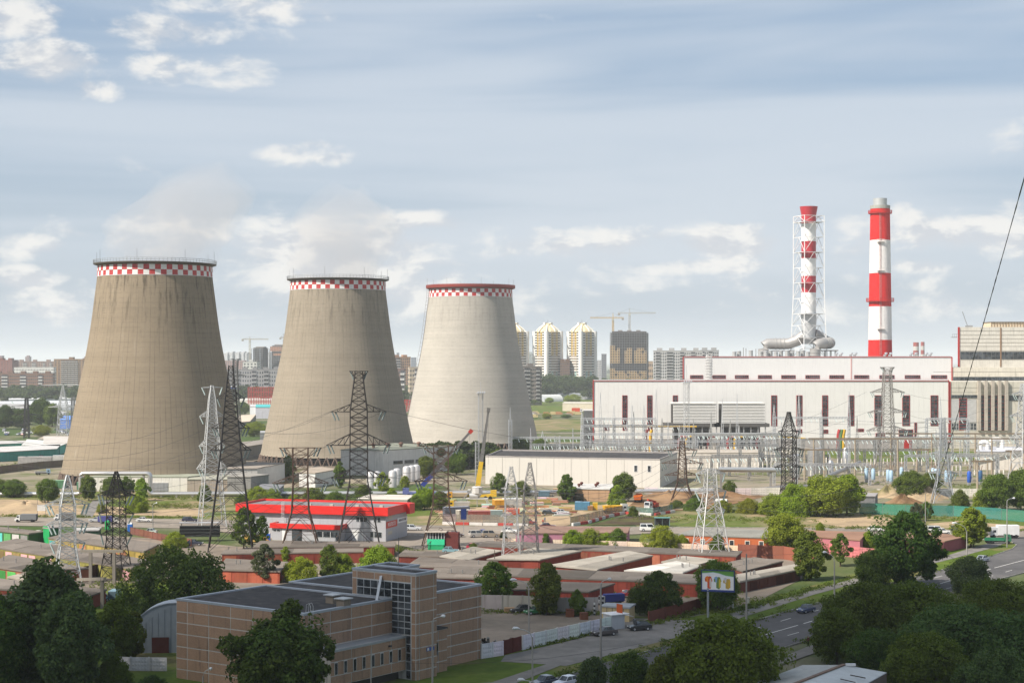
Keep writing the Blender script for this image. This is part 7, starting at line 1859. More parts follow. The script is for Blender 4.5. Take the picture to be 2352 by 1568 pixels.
for lb, k, x, y, rz, c in (
    ('white sedan driving on the far road at left', 'sedan', 331, 1199, 3, WHC), ('dark blue wagon on the far road near the white pylon', 'wagon', 437, 1199, 3, (.02, .022, .05)),
    ('pale green old sedan parked by the rusty sheet fence', 'old_sedan', 343, 1226, 178, (.5, .55, .5)), ('cream old sedan parked at the green kiosk', 'old_sedan', 85, 1231, 165, (.62, .56, .42)),
    ('silver hatchback behind the blue truck on the far road', 'hatch', 221, 1199, 175, SIL), ('dark car under the dark billboard back', 'sedan', 446, 1253, 0, (.03, .035, .06)),
    ('silver wagon just right of the shop', 'wagon', 948, 1218, -4, (.5, .52, .54)), ('dark red-black sedan in the shop car park', 'sedan', 1046, 1233, -10, (.04, .02, .02)),
    ('silver estate car in the shop car park', 'suv', 1097, 1234, 20, (.42, .40, .36)), ('blue car half hidden behind the tan estate car', 'coupe', 1112, 1228, 0, (.03, .05, .4)),
    ('tan estate car in the shop car park', 'suv', 1127, 1234, 12, (.30, .25, .19)), ('white sedan passing behind the twin white pylons', 'sedan', 1170, 1224, -6, WHC),
    ('dark red sedan by the site entrance', 'sedan', 1258, 1213, 8, (.12, .03, .03)), ('red-roofed car between the twin white pylons', 'hatch', 1217, 1204, 0, (.3, .05, .04)),
    ('black car parked on the sandy site', 'wagon', 1263, 1183, -8, (.03, .035, .03)), ('silver-white hatchback parked on the sandy site', 'hatch', 1292, 1181, -6, (.62, .62, .62)),
    ('white van roof passing behind the bright bushes', 'van', 1490, 1220, 0, WHC), ('white car roof behind the brown-roofed pink building', 'sedan', 2010, 1221, 0, WHC),
    ('white van on the road behind the maroon building', 'van', 2149, 1225, 4, WHC), ('small white car behind the thin roadside tree', 'hatch', 2166, 1226, 0, WHC),
    ('grey sedan parked in the yard beside the green car', 'sedan', 1197, 1407, 200, (.05, .052, .055)), ('green hatchback parked in the yard', 'old_sedan', 1230, 1411, 205, (.02, .16, .05)),
    ('brown-grey sedan parked beside the kiosk', 'sedan', 1388, 1460, 205, (.085, .075, .075)), ('black hatchback with its bonnet up beside the kiosk', 'hatch', 1469, 1448, 198, DK),
    ('dark blue old sedan driving down the avenue', 'old_sedan', 1851, 1407, 228, (.025, .04, .10)), ('silver car on the avenue behind the dark bushes', 'sedan', 2254, 1291, 222, (.42, .45, .5)),
    ('red sports coupe parked between the garages', 'coupe', 1441, 1371, 200, (.35, .02, .025)), ('grey sedan beside the red coupe', 'sedan', 1456, 1364, 205, (.3, .31, .33)),
    ('blue-black sedan at the bottom edge by the lamp head', 'sedan', 1250, 1576, 222, (.05, .06, .09)), ('white hatchback at the bottom edge behind the blue-black sedan', 'hatch', 1300, 1577, 222, (.6, .62, .68)),
    ('pale blue car among the left garages', 'old_sedan', 232, 1381, 190, (.25, .5, .62)), ('teal car by the guard cabin', 'hatch', 1035, 1270, 0, (.2, .36, .4)),
    ('red car beside the low garage row', 'hatch', 1090, 1262, 0, (.4, .03, .06)), ('grey jeep near the teal market row', 'suv', 96, 1071 - 17, 5, (.05, .05, .055)),
    ('white car behind the left leafy trees', 'sedan', 640, 1293, 20, (.5, .5, .5)), ('green lit car behind the net fence of the crane truck', 'sedan', 1500, 1178, 5, (.5, .52, .5))):
    t = car(lb, k, G(x, y), R(rz), c)
    if 'bonnet up' in lb: part('bonnet', MB().bar((.8, 0, .95), (.9, 0, 1.9), 1.4, h=.06), 'carpaint', t, c)
def truck(label, p, rz, cabc, bodyc, kind='box', s=1.0, group='trucks'):
    t = thing('truck', label, 'truck', p, rz, group, (s, s, s))
    # cab forward +x
    cv = [(2.2, .5), (3.95, .5), (4.0, 1.2), (3.55, 1.35), (3.2, 2.25), (2.2, 2.3)] if kind in ('tarp', 'small_box') else [(2.0, .7), (3.9, .7), (3.95, 1.6), (3.7, 2.75), (2.0, 2.8)]
    m = MB(); n = len(cv)
    m.poly([(x, -1.0, z) for x, z in cv] + [(x, 1.0, z) for x, z in cv], [tuple(range(n)), tuple(range(n, 2 * n))[::-1]] + [((i + 1) % n, i, n + i, n + (i + 1) % n) for i in range(n)])
    part('cab', m, 'carpaint', t, cabc)
    if kind in ('tarp', 'small_box'): part('windscreen', MB().face([(3.56, -.85, 1.4), (3.56, .85, 1.4), (3.25, .8, 2.15), (3.25, -.8, 2.15)]), 'glass', t)
    else: part('windscreen', MB().face([(3.96, -.85, 1.7), (3.96, .85, 1.7), (3.75, .8, 2.6), (3.75, -.8, 2.6)]), 'glass', t)
    for y in (-1.015, 1.015): part('side_window', MB().box(2.5, 3.25, y - .01, y + .01, 1.5, 2.1), 'glass', t)
    part('chassis', MB().box(-3.4, 2.2, -.5, .5, .45, .75), 'paint', t, (.03, .03, .03))
    if kind in ('tarp', 'box', 'small_box'):
        part('cargo_box', MB().box(-3.4, 2.0, -1.1, 1.1, .8, 2.7 if kind != 'box' else 3.3), 'paint', t, bodyc)
        part('rear_door', MB().box(-3.45, -3.401, -1.05, 1.05, .85, 2.6), 'paint', t, tuple(v * .5 for v in bodyc))
    elif kind == 'dump':
        m = MB(); v0 = [(-3.2, -1.1, .95), (1.8, -1.1, .95), (1.8, 1.1, .95), (-3.2, 1.1, .95)]; v1 = [(-3.5, -1.3, 2.3), (2.0, -1.3, 2.3), (2.0, 1.3, 2.3), (-3.5, 1.3, 2.3)]
        m.poly(v0 + v1, [(3, 2, 1, 0), (0, 1, 5, 4), (1, 2, 6, 5), (2, 3, 7, 6), (3, 0, 4, 7), (4, 5, 6, 7)]); part('tipper_body', m, 'paint', t, bodyc)
        for i in range(5): part('rib', MB().bar((-2.9 + i * 1.1, -1.15, 1.0), (-3.0 + i * 1.15, -1.34, 2.28), .12), 'paint', t, bodyc)
    elif kind == 'flat':
        part('flatbed', MB().box(-3.5, 1.9, -1.15, 1.15, .95, 1.15), 'paint', t, bodyc)
        for y in (-1.15, 1.1): part('side_board', MB().box(-3.5, 1.9, y, y + .05, 1.15, 1.65), 'paint', t, bodyc)
        part('tail_board', MB().box(-3.5, -3.45, -1.1, 1.1, 1.15, 1.65), 'paint', t, bodyc)
    elif kind == 'crane':
        part('turret', MB().box(-1.8, .6, -1.1, 1.1, .9, 2.2), 'paint', t, bodyc); part('boom', MB().bar((-1.6, 0, 2.4), (3.4, 0, 3.4), .55), 'paint', t, bodyc); part('arm', MB().bar((3.4, 0, 3.4), (1.2, 0, 2.9), .4), 'paint', t, bodyc)
    for x in (3.05, -1.4, -2.6) if kind not in ('tarp', 'small_box') else (3.0, -2.0):
        for y in (-.95, .95): part('wheel', MB().tube([(x, y - .16, .48), (x, y + .16, .48)], .48, 12), 'rubber', t, (.02, .02, .02))
    for y in (-.75, .75): part('headlight', MB().box(3.95, 4.03, y - .15, y + .15, .85, 1.05), 'paint_smooth', t, (.7, .7, .65))
truck('white crew-cab pickup truck with a grey tarpaulin on the far road', G(62, 1199), R(180), (.72, .71, .68), (.16, .165, .17), 'tarp', .82)
truck('white light truck half hidden by the silver pylon', G(150, 1195.5), R(180), (.7, .69, .67), (.14, .13, .12), 'small_box', .78)
truck('truck with a blue-purple tarpaulin on the far road', G(248, 1203), R(0), (.5, .48, .44), (.07, .07, .22), 'tarp', .78)
truck('yellow dump truck with a white cab on the sandy site', G(1412, 1179), R(12), (.55, .55, .53), (.6, .34, .02), 'dump', 1.0)
truck('orange dump truck seen from behind on the earth bank', G(1466, 1153), R(80), (.55, .12, .02), (.58, .13, .02), 'dump', .95)
truck('white and red crane truck facing the camera', G(1500, 1171), R(-125), (.55, .55, .55), (.38, .05, .03), 'crane', .95)
truck('olive army-style box truck at the road corner', G(2228, 1237), R(180), (.12, .13, .07), (.19, .19, .12), 'box', 1.2)
truck('white box lorry behind the green flatbed', G(2308, 1236), R(180), (.55, .55, .55), (.66, .65, .63), 'box', 1.0)
truck('green flatbed truck at the right junction', G(2290, 1249), R(-8), (.03, .13, .07), (.03, .17, .09), 'flat', .85)
truck('pale grey van truck among the site trucks at left bank', G(188, 1093), R(0), (.3, .3, .3), (.33, .33, .34), 'small_box', .8)
truck('blue and white tanker cab near the left bank', G(97, 1090), R(20), (.3, .45, .6), (.4, .4, .4), 'flat', .8)
truck('red and white tanker lorry far beyond the meadow', G(1325, 948), R(0), (.6, .6, .6), (.55, .08, .03), 'box', 1.3)
truck('yellow loader truck on the building site', G(1056, 1168), R(180), (.6, .37, .02), (.4, .38, .34), 'dump', .9)
truck('orange carrier truck behind the batching plant', G(1052, 1147), R(180), (.55, .26, .02), (.4, .3, .2), 'dump', .9)
truck('blue trailer box beside the red coupe', G(1404, 1388), R(200), (.35, .36, .37), (.03, .04, .16), 'small_box', .7)
truck('light blue truck cab hidden left of the dark round tree', G(264, 1378), R(90), (.15, .45, .65), (.2, .3, .35), 'small_box', .7)
truck('orange and yellow van parked at the left end of the shop', G(588, 1250), R(0), (.55, .3, .05), (.6, .38, .1), 'small_box', .8)
for i in range(46):
    x = rnd.uniform(0, 205); y = 988 + rnd.choice((0, 3.5, 7.5, 11)) + rnd.uniform(-.6, .6)
    car('car in the crowded car park at the far left', 'sedan', G(x, y, .04), R(rnd.choice((80, 95, 100, 260))), rnd.choice([WHC, WHC, SIL, (.3, .3, .32), DK, (.3, .04, .04), (.1, .13, .25)]), 'cars in the far left car park', True)
for i in range(16):
    x = rnd.uniform(1215, 1360); y = rnd.uniform(950, 962)
    solid('site_vehicle', MB().box(-2.6, 1.6, -1.1, 1.1, .5, 2.8).box(1.7, 2.8, -1.0, 1.0, .5, 2.2), 'paint', 'small lorry in the yard beyond the switchyard', 'lorry', rnd.choice([(.5, .4, .2), (.4, .2, .1), (.5, .5, .48), (.3, .25, .2)]), 'lorries in the far yard').location = G(x, y, .04)

# ------------------------------------------------------------------ people
def person(label, p, rz, shirt, trousers, stride=.25, lean=0.0):
    t = thing('person', label, 'person', p, rz, 'people on foot')
    me = bpy.data.meshes.new('body')
    J = {'pel': (0, 0, .95, .15), 'wai': (0, 0, 1.12, .14), 'che': (0, .02 + lean, 1.36, .17), 'nek': (0, .03 + lean, 1.52, .065), 'hd': (0, .05 + lean, 1.62, .095), 'tp': (0, .05 + lean, 1.73, .075)}
    ed = [('pel', 'wai'), ('wai', 'che'), ('che', 'nek'), ('nek', 'hd'), ('hd', 'tp')]
    for s, nm in ((-1, 'l'), (1, 'r')):
        f = stride * s
        J['hip' + nm] = (.1 * s, 0, .9, .1); J['kn' + nm] = (.1 * s, f * .5 + .04, .5, .065); J['an' + nm] = (.1 * s, f, .09, .045); J['to' + nm] = (.11 * s, f + .16, .05, .04)
        J['sh' + nm] = (.18 * s, lean, 1.42, .065); J['el' + nm] = (.25 * s, -f * .4 - .02, 1.15, .045); J['wr' + nm] = (.25 * s, -f * .7 + .1, .92, .035); J['fg' + nm] = (.24 * s, -f * .7 + .15, .82, .035)
        ed += [('pel', 'hip' + nm), ('hip' + nm, 'kn' + nm), ('kn' + nm, 'an' + nm), ('an' + nm, 'to' + nm), ('che', 'sh' + nm), ('sh' + nm, 'el' + nm), ('el' + nm, 'wr' + nm), ('wr' + nm, 'fg' + nm)]
    ks = list(J); me.from_pydata([J[k][:3] for k in ks], [(ks.index(a), ks.index(b)) for a, b in ed], [])
    o = bpy.data.objects.new('body', me); link(o, t)
    md = o.modifiers.new('skin', 'SKIN')
    for i, k in enumerate(ks):
        me.skin_vertices[0].data[i].radius = (J[k][3],) * 2
    me.skin_vertices[0].data[0].use_root = True
    o.modifiers.new('sub', 'SUBSURF').levels = 1; o.modifiers['sub'].render_levels = 1
    nm = 'clothing_%d' % len(bpy.data.materials)
    tt, b, _ = newmat(nm)
    sp = tt.n('SeparateXYZ'); tt.put(sp.inputs[0], opos(tt)); z = sp.outputs[2]
    c = tt.mix(tt.math('GREATER_THAN', z, .98), trousers, shirt); c = tt.mix(tt.math('GREATER_THAN', z, 1.5), c, (.35, .2, .14)); c = tt.mix(tt.math('GREATER_THAN', z, 1.68), c, (.03, .02, .015)); c = tt.mix(tt.math('LESS_THAN', z, .1), c, (.02, .02, .02))
    tt.put(b.inputs['Base Color'], c); b.inputs['Roughness'].default_value = .8
    me.materials.append(MATS[nm])
person('person in grey standing at the site entrance', G(1251.5, 1201, .09), R(160), (.12, .13, .17), (.06, .07, .09))
person('person in a red vest at the site entrance', G(1247, 1206.5, .09), R(200), (.4, .05, .03), (.05, .05, .07))
person('person in dark clothes walking on the avenue pavement', G(1857, 1487, .14), R(40), (.1, .02, .02), (.02, .02, .025), .35)
person('person in dark clothes at the shop entrance', G(774, 1246, .12), R(180), (.05, .05, .06), (.04, .04, .05), .1)

# ------------------------------------------------------------------ wires
def wire(label, a, b, sag, r, col=(.05, .05, .05), n=10, group='power lines'):
    a, b = Vector(a), Vector(b); o = a.copy()
    pts = [a.lerp(b, i / n) - Vector((0, 0, 4 * sag * (i / n) * (1 - i / n))) - o for i in range(n + 1)]
    q = solid('power_line', MB().tube(pts, r, 4, cap=False), 'steel', label, 'power line', col, group); q.location = o
    return q
T = lambda px, py, Y: AT(px, Y, ZAT(py, Y))
spans = []
for k, (py1, py2) in enumerate(((1019, 1040), (943, 985), (1094, 1100))):
    for s, (xa, xb) in enumerate(((765, 486), (885, 560))):
        spans.append(('black pylon', T(xa, py1, 403), T(xb, py2, 410), 3))
    spans.append(('wide-armed pylon', T(889, py1, 403), T(1990, (900, 947, 995)[k], 680), 12))
    spans.append(('wide-armed pylon', T(764, py1, 403), T(-80, (1075, 1040, 1110)[k], 520), 9))
    spans.append(('hall pylon', T(2068, (900, 947, 995)[k], 680), T(2500, (820, 880, 940)[k], 560), 8))
    spans.append(('black square pylon', T(1822, 990 + 30 * k, 504), T(2352, 900 + 60 * k, 600), 6))
for k in range(3):
    spans.append(('twin pylon', T(1176, 1121 + k * 40, 376), T(1567, 1030 + k * 14, 553), 5)); spans.append(('twin pylon', T(1217, 1110 + k * 45, 380), T(1630, 1100 + k * 40, 381), 4))
    spans.append(('silver pylon', T(200, 1160 + k * 45, 345), T(505, 1190 + k * 20, 600), 3)); spans.append(('dark pylon', T(300, 1145 + k * 45, 352), T(690, 1105 + k * 8, 400), 4))
    spans.append(('rusty pylon', T(760, 1106 + k * 2, 400), T(960, 1104 + k * 2, 413), 3)); spans.append(('rusty pylon', T(1078, 1104 + k * 3, 413), T(1640, 1100 + k * 30, 382), 5))
    spans.append(('far pylon', T(470, 950 + k * 36, 465), T(-60, 990 + k * 30, 420), 6))
    spans.append(('big white pylon', T(1660, 1090 + k * 35, 382), T(2160, 1000 + k * 40, 548), 6))
for i, (nm, a, b, sag) in enumerate(spans):
    wire('thin sagging power line strung from the %s' % nm, a, b, sag, .022 + .00002 * max(a.y, b.y), (.07, .07, .07))
r9 = random.Random(21)
for i in range(36):
    Y0 = r9.uniform(650, 830); x0 = r9.uniform(1220, 2200); z0 = r9.uniform(8, 18)
    wire('thin busbar wire strung level across the switchyard', AT(x0, Y0, z0), AT(x0 + r9.uniform(60, 260), Y0 + r9.uniform(-25, 25), z0 + r9.uniform(-1, 1)), 1.0, .05, (.16, .16, .16), 6, 'switchyard wires')
# the thick twisted cable that comes from the house with the camera
a, b = T(2372, 340, 60), T(2125, 1203, 400)
cbl = thing('twisted_cable', 'thick twisted black and white cable slanting down at the right edge', 'cable', a)
n = 150
for s in range(2):
    pts = []
    for i in range(n + 1):
        f = i / n; p = a.lerp(b, f) - Vector((0, 0, 2.0 * f * (1 - f))) - a
        d = (b - a).normalized(); u_ = d.cross(Vector((0, 0, 1))).normalized(); v_ = u_.cross(d)
        th = f ** .55 * 210 + s * math.pi; rr = .012 + .018 * f
        pts.append(p + u_ * rr * math.cos(th) + v_ * rr * math.sin(th))
    part('strand', MB().tube(pts, [.016 + .03 * (i / n) for i in range(n + 1)], 5), 'paint', cbl, (.03, .03, .03) if s else (.34, .34, .34))
for i, (x0, y0, Y0, x1, y1, Y1) in enumerate(((900, 1520, 235, 1480, 1475, 262), (1050, 1402, 300, 1700, 1330, 330), (1714, 1275, 297, 2220, 1222, 388))):
    wire('dark service wire across the yard, %s from the bottom' % ORD[i], T(x0, y0, Y0), T(x1, y1, Y1), 1.2, .018, (.03, .03, .03), group='service wires')

# ------------------------------------------------------------------ trees
def leaf_mesh(name, centers, radii, n, size, seed, flat=0.75, env=None, hw=0.5):
    """many small leaf sprays: some in clumps, the rest over a lumpy crown envelope (mid height, half height, lowest u, share)"""
    g = np.random.default_rng(seed)
    w = radii ** 2; idx = g.choice(len(centers), n, p=w / w.sum())
    d = g.normal(size=(n, 3)); d /= np.linalg.norm(d, axis=1)[:, None]
    rad = radii[idx] * (g.uniform(0.25, 1.0, n) ** 0.45)
    c = centers[idx] + d * rad[:, None] * np.array([1, 1, flat])
    if env:
        m = int(n * env[3]); n += m
        u = g.uniform(env[2], 1, m); a = g.uniform(0, 2 * np.pi, m); q = np.sqrt(np.maximum(0, 1 - u * u))
        e = np.stack([q * np.cos(a), q * np.sin(a), u], 1)
        bk = g.normal(size=(60, 3)); bk /= np.linalg.norm(bk, axis=1)[:, None]
        rr = .64 + (np.exp(26 * (e @ bk.T - 1)) * g.uniform(-.08, .34, 60)).sum(1)
        rr = np.clip(rr, .5, 1.08) * g.uniform(.45, 1.0, m) ** .28
        ce = np.stack([e[:, 0] * hw * rr, e[:, 1] * hw * rr, np.maximum(.02, env[0] + e[:, 2] * env[1] * rr)], 1)
        c = np.concatenate([c, ce]); d = np.concatenate([d, e])
    nrm = d * 0.8 + g.normal(size=(n, 3)) * 0.55 + np.array([0, 0, .35]); nrm /= np.linalg.norm(nrm, axis=1)[:, None]
    t = np.cross(nrm, g.normal(size=(n, 3))); t /= np.linalg.norm(t, axis=1)[:, None]
    b = np.cross(nrm, t)
    s = (size * g.uniform(0.6, 1.35, n))[:, None]
    v = np.stack([c - t * s - b * s * .35, c + t * s * .2 - b * s * .75, c + t * s + b * s * .25, c - t * s * .1 + b * s * .8], axis=1).reshape(-1, 3)
    me = bpy.data.meshes.new(name)
    me.vertices.add(4 * n); me.vertices.foreach_set('co', v.astype(np.float32).ravel())
    me.loops.add(4 * n); me.loops.foreach_set('vertex_index', np.arange(4 * n, dtype=np.int32))
    me.polygons.add(n); me.polygons.foreach_set('loop_start', np.arange(0, 4 * n, 4, dtype=np.int32)); me.polygons.foreach_set('loop_total', np.full(n, 4, dtype=np.int32))
    me.update(); me.materials.append(MATS['leaf'])
    return me
def tree_proto(kind, seed, A):
    """unit-high tree A times as wide as high"""
    g = np.random.default_rng(seed); r = random.Random(seed)
    cs, rs = [], []; hw = A / 2; rk = min(1.15, .45 + .55 * A)
    if kind in ('round', 'bush'):
        lo, mid, top = (-.9, .50, .42) if kind == 'round' else (-.25, .16, .74)
        for i in range(int(70 + 40 * A)):
            a, u = g.uniform(0, 2 * np.pi), g.uniform(lo, 1)
            q = np.sqrt(max(0, 1 - u * u)) * g.uniform(.1, 1.0) ** .5
            rr = g.uniform(.045, .15) * rk
            cs.append(((hw - rr * .8) * q * np.cos(a), (hw - rr * .8) * q * np.sin(a), max(rr * .5, mid + top * u * g.uniform(.82, 1.04)))); rs.append(rr)
        n = int((11000 if kind == 'bush' else 15000) * (.6 + .5 * A)); size, trunk = (.019, .1) if kind == 'bush' else (.0165, .2)
    else:
        z0 = .06 if kind == 'tall' else .18
        for i in range(int((60 if kind == 'tall' else 40) * (.7 + .6 * A))):
            z = g.uniform(z0, .96); w = np.sin(np.pi * min(1, max(.14, (z - z0 * .6) / (1.02 - z0 * .6))) ** .85)
            a = g.uniform(0, 2 * np.pi); q = g.uniform(.02, 1.0) ** .6; rr = g.uniform(.04, .11) * rk
            cs.append((hw * w * q * np.cos(a), hw * w * q * np.sin(a), z)); rs.append(rr)
        n = int((11000 if kind == 'tall' else 7500) * (.5 + .7 * A)); size, trunk = .018, .15
    env = {'round': (.53, .44, -1.0, .4), 'bush': (.12, .82, -.14, .45), 'tall': (.52, .46, -1.0, .35), 'airy': (.58, .40, -1.0, .2)}[kind]
    crown = leaf_mesh('crown', np.array(cs), np.array(rs), n, size, seed + 1, .9, env, hw)
    m = MB(); tr = .02 if kind != 'bush' else .012
    top = .62 if kind != 'bush' else .4
    m.tube([(0, 0, -.02), (.006, 0, trunk * .5), (-.004, .006, trunk), (.01, -.004, top)], [tr * 1.3, tr, tr * .8, tr * .3], 7)
    for i in range(9):
        z = r.uniform(trunk * .6, top); c = cs[r.randrange(len(cs))]
        m.tube([(0, 0, z), (c[0] * .5, c[1] * .5, z + (c[2] - z) * .4), c], [tr * .45, tr * .3, tr * .1], 5)
    me = m.mesh('trunk'); me.materials.append(MATS['bark'])
    return crown, me
PROTO = {}
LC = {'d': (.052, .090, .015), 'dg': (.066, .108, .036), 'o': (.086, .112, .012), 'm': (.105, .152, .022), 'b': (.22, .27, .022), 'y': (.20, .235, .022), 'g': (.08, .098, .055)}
TN = [0]
def tree(label, px, py, wpx, hpx, kind, c='m', group='trees', Y=None):
    b = W(px, py) if Y is None else AT(px, Y)
    k = b.y / F; h = hpx * k * b.y / b.y; w = wpx * k
    i = TN[0]; TN[0] += 1
    A = min((.4, .6, .85, 1.15, 1.5, 1.95), key=lambda v: abs(math.log(v * h / w)))
    key = (kind, A, i % 2)
    if key not in PROTO: PROTO[key] = tree_proto(kind, 37 * len(PROTO) + 5, A)
    crown, trunk = PROTO[key]; s = w / A
    r = random.Random(i * 17 + 3)
    t = thing('tree' if kind != 'bush' else 'bush', label, 'tree' if kind != 'bush' else 'bush', b, r.uniform(0, 6.28), group, (s, s, h))
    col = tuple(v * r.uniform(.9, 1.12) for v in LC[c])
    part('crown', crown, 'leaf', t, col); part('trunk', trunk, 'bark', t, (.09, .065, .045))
    return t
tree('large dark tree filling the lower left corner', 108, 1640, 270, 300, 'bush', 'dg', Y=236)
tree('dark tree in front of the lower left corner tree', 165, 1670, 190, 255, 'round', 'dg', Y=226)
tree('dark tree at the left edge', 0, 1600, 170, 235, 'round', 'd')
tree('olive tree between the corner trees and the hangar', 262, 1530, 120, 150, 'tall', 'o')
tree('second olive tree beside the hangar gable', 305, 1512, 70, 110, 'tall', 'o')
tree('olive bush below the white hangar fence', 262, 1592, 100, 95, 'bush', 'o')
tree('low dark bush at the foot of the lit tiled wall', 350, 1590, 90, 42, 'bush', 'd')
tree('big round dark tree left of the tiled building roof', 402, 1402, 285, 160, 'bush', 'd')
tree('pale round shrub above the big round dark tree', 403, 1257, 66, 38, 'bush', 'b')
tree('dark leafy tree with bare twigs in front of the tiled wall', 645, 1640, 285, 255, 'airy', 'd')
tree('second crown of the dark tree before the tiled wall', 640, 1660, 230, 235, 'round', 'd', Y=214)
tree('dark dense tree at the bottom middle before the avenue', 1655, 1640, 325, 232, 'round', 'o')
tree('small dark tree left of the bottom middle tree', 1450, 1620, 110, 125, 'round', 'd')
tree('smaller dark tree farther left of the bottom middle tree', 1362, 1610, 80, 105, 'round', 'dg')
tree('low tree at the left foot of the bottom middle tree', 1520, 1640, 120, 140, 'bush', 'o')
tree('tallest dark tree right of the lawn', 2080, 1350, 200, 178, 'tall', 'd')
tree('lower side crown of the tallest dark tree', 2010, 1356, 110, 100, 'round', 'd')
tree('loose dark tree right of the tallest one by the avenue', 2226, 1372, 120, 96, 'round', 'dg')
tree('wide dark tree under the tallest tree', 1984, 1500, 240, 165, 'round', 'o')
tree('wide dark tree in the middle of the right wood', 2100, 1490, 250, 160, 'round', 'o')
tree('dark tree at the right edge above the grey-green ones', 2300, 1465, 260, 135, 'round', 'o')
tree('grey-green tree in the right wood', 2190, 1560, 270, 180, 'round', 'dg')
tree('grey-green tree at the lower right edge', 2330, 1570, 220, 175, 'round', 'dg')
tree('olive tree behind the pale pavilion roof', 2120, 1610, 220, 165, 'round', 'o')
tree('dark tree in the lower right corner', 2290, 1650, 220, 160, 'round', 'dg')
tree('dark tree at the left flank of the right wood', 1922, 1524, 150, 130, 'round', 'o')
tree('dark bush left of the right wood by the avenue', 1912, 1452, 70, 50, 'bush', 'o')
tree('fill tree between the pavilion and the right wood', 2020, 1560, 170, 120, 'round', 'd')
# lit trees among the garages
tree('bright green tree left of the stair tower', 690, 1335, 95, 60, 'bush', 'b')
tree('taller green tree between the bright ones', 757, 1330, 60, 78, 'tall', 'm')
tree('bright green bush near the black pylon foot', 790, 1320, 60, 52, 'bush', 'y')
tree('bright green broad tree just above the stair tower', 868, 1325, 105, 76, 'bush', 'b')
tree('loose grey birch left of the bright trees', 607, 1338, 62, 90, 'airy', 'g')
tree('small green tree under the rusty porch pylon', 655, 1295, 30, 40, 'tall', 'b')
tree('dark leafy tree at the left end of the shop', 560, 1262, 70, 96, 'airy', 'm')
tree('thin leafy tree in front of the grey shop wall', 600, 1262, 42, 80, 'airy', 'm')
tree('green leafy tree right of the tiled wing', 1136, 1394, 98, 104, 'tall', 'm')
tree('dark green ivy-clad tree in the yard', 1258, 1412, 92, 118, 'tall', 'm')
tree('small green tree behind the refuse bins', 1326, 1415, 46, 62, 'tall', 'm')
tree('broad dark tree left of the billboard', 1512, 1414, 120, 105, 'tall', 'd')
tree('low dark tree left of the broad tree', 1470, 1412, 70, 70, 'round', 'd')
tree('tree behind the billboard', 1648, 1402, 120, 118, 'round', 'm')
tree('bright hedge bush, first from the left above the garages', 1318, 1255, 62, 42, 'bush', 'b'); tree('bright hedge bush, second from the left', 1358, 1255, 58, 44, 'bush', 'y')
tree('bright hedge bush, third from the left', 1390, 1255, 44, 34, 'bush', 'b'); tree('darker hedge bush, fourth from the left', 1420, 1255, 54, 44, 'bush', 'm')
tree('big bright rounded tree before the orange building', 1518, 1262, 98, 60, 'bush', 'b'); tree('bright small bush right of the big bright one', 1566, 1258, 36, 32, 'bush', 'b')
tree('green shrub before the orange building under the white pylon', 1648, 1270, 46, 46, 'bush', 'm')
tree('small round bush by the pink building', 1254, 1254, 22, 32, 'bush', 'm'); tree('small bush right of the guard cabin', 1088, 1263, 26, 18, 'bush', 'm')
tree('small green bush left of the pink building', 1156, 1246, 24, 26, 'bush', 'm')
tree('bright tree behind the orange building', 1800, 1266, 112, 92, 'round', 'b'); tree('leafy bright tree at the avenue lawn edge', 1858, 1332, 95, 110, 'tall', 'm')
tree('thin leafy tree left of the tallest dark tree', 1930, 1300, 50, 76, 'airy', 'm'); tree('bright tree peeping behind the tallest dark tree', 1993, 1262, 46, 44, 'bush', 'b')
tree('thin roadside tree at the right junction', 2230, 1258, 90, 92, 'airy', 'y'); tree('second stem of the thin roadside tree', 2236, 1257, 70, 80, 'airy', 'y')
# beyond the far road
for i, (px, py, w, h, k, c) in enumerate(sorted(((1830, 1184, 110, 78, 'bush', 'b'), (1900, 1186, 130, 100, 'round', 'b'), (1945, 1182, 90, 96, 'round', 'b'), (1775, 1182, 80, 50, 'bush', 'b'), (1720, 1178, 70, 36, 'bush', 'y'),
        (2092, 1146, 90, 66, 'round', 'm'), (2140, 1140, 60, 58, 'round', 'm'), (2206, 1166, 50, 44, 'bush', 'm'), (2290, 1172, 90, 86, 'round', 'm'), (2345, 1172, 80, 96, 'round', 'm'), (2260, 1170, 60, 50, 'bush', 'y'),
        (2105, 1196, 40, 42, 'airy', 'g'), (2128, 1196, 36, 44, 'airy', 'm'), (2180, 1182, 18, 24, 'airy', 'm'), (1884, 1222, 26, 24, 'bush', 'b'), (1595, 1172, 60, 30, 'bush', 'm'), (1555, 1168, 40, 22, 'bush', 'm'), (1598, 1162, 34, 28, 'bush', 'd'), (1660, 1176, 60, 30, 'bush', 'y'), (1454, 1186, 28, 26, 'bush', 'm'), (1676, 1136, 36, 34, 'tall', 'm')))):
    tree('%s %s beyond the far road, %s from the left' % ({'b': 'bright green', 'y': 'yellow-green', 'm': 'green', 'g': 'grey-green', 'd': 'dark'}[c], 'bush' if k == 'bush' else 'tree', ORD[i]), px, py, w, h, k, c, 'trees beyond the far road')
for i, (px, py, w, h, k, c) in enumerate(sorted(((1146, 1138, 42, 52, 'tall', 'm'), (1197, 1138, 54, 36, 'bush', 'm'), (1300, 1152, 42, 64, 'tall', 'm'), (1430, 1152, 66, 68, 'round', 'm'), (1418, 1166, 50, 52, 'bush', 'b'), (975, 1170, 60, 56, 'round', 'b'), (1010, 1172, 44, 46, 'round', 'm'), (955, 1172, 36, 36, 'bush', 'm')))):
    tree('green tree round the building site, %s from the left' % ORD[i], px, py, w, h, k, c, 'trees round the building site')
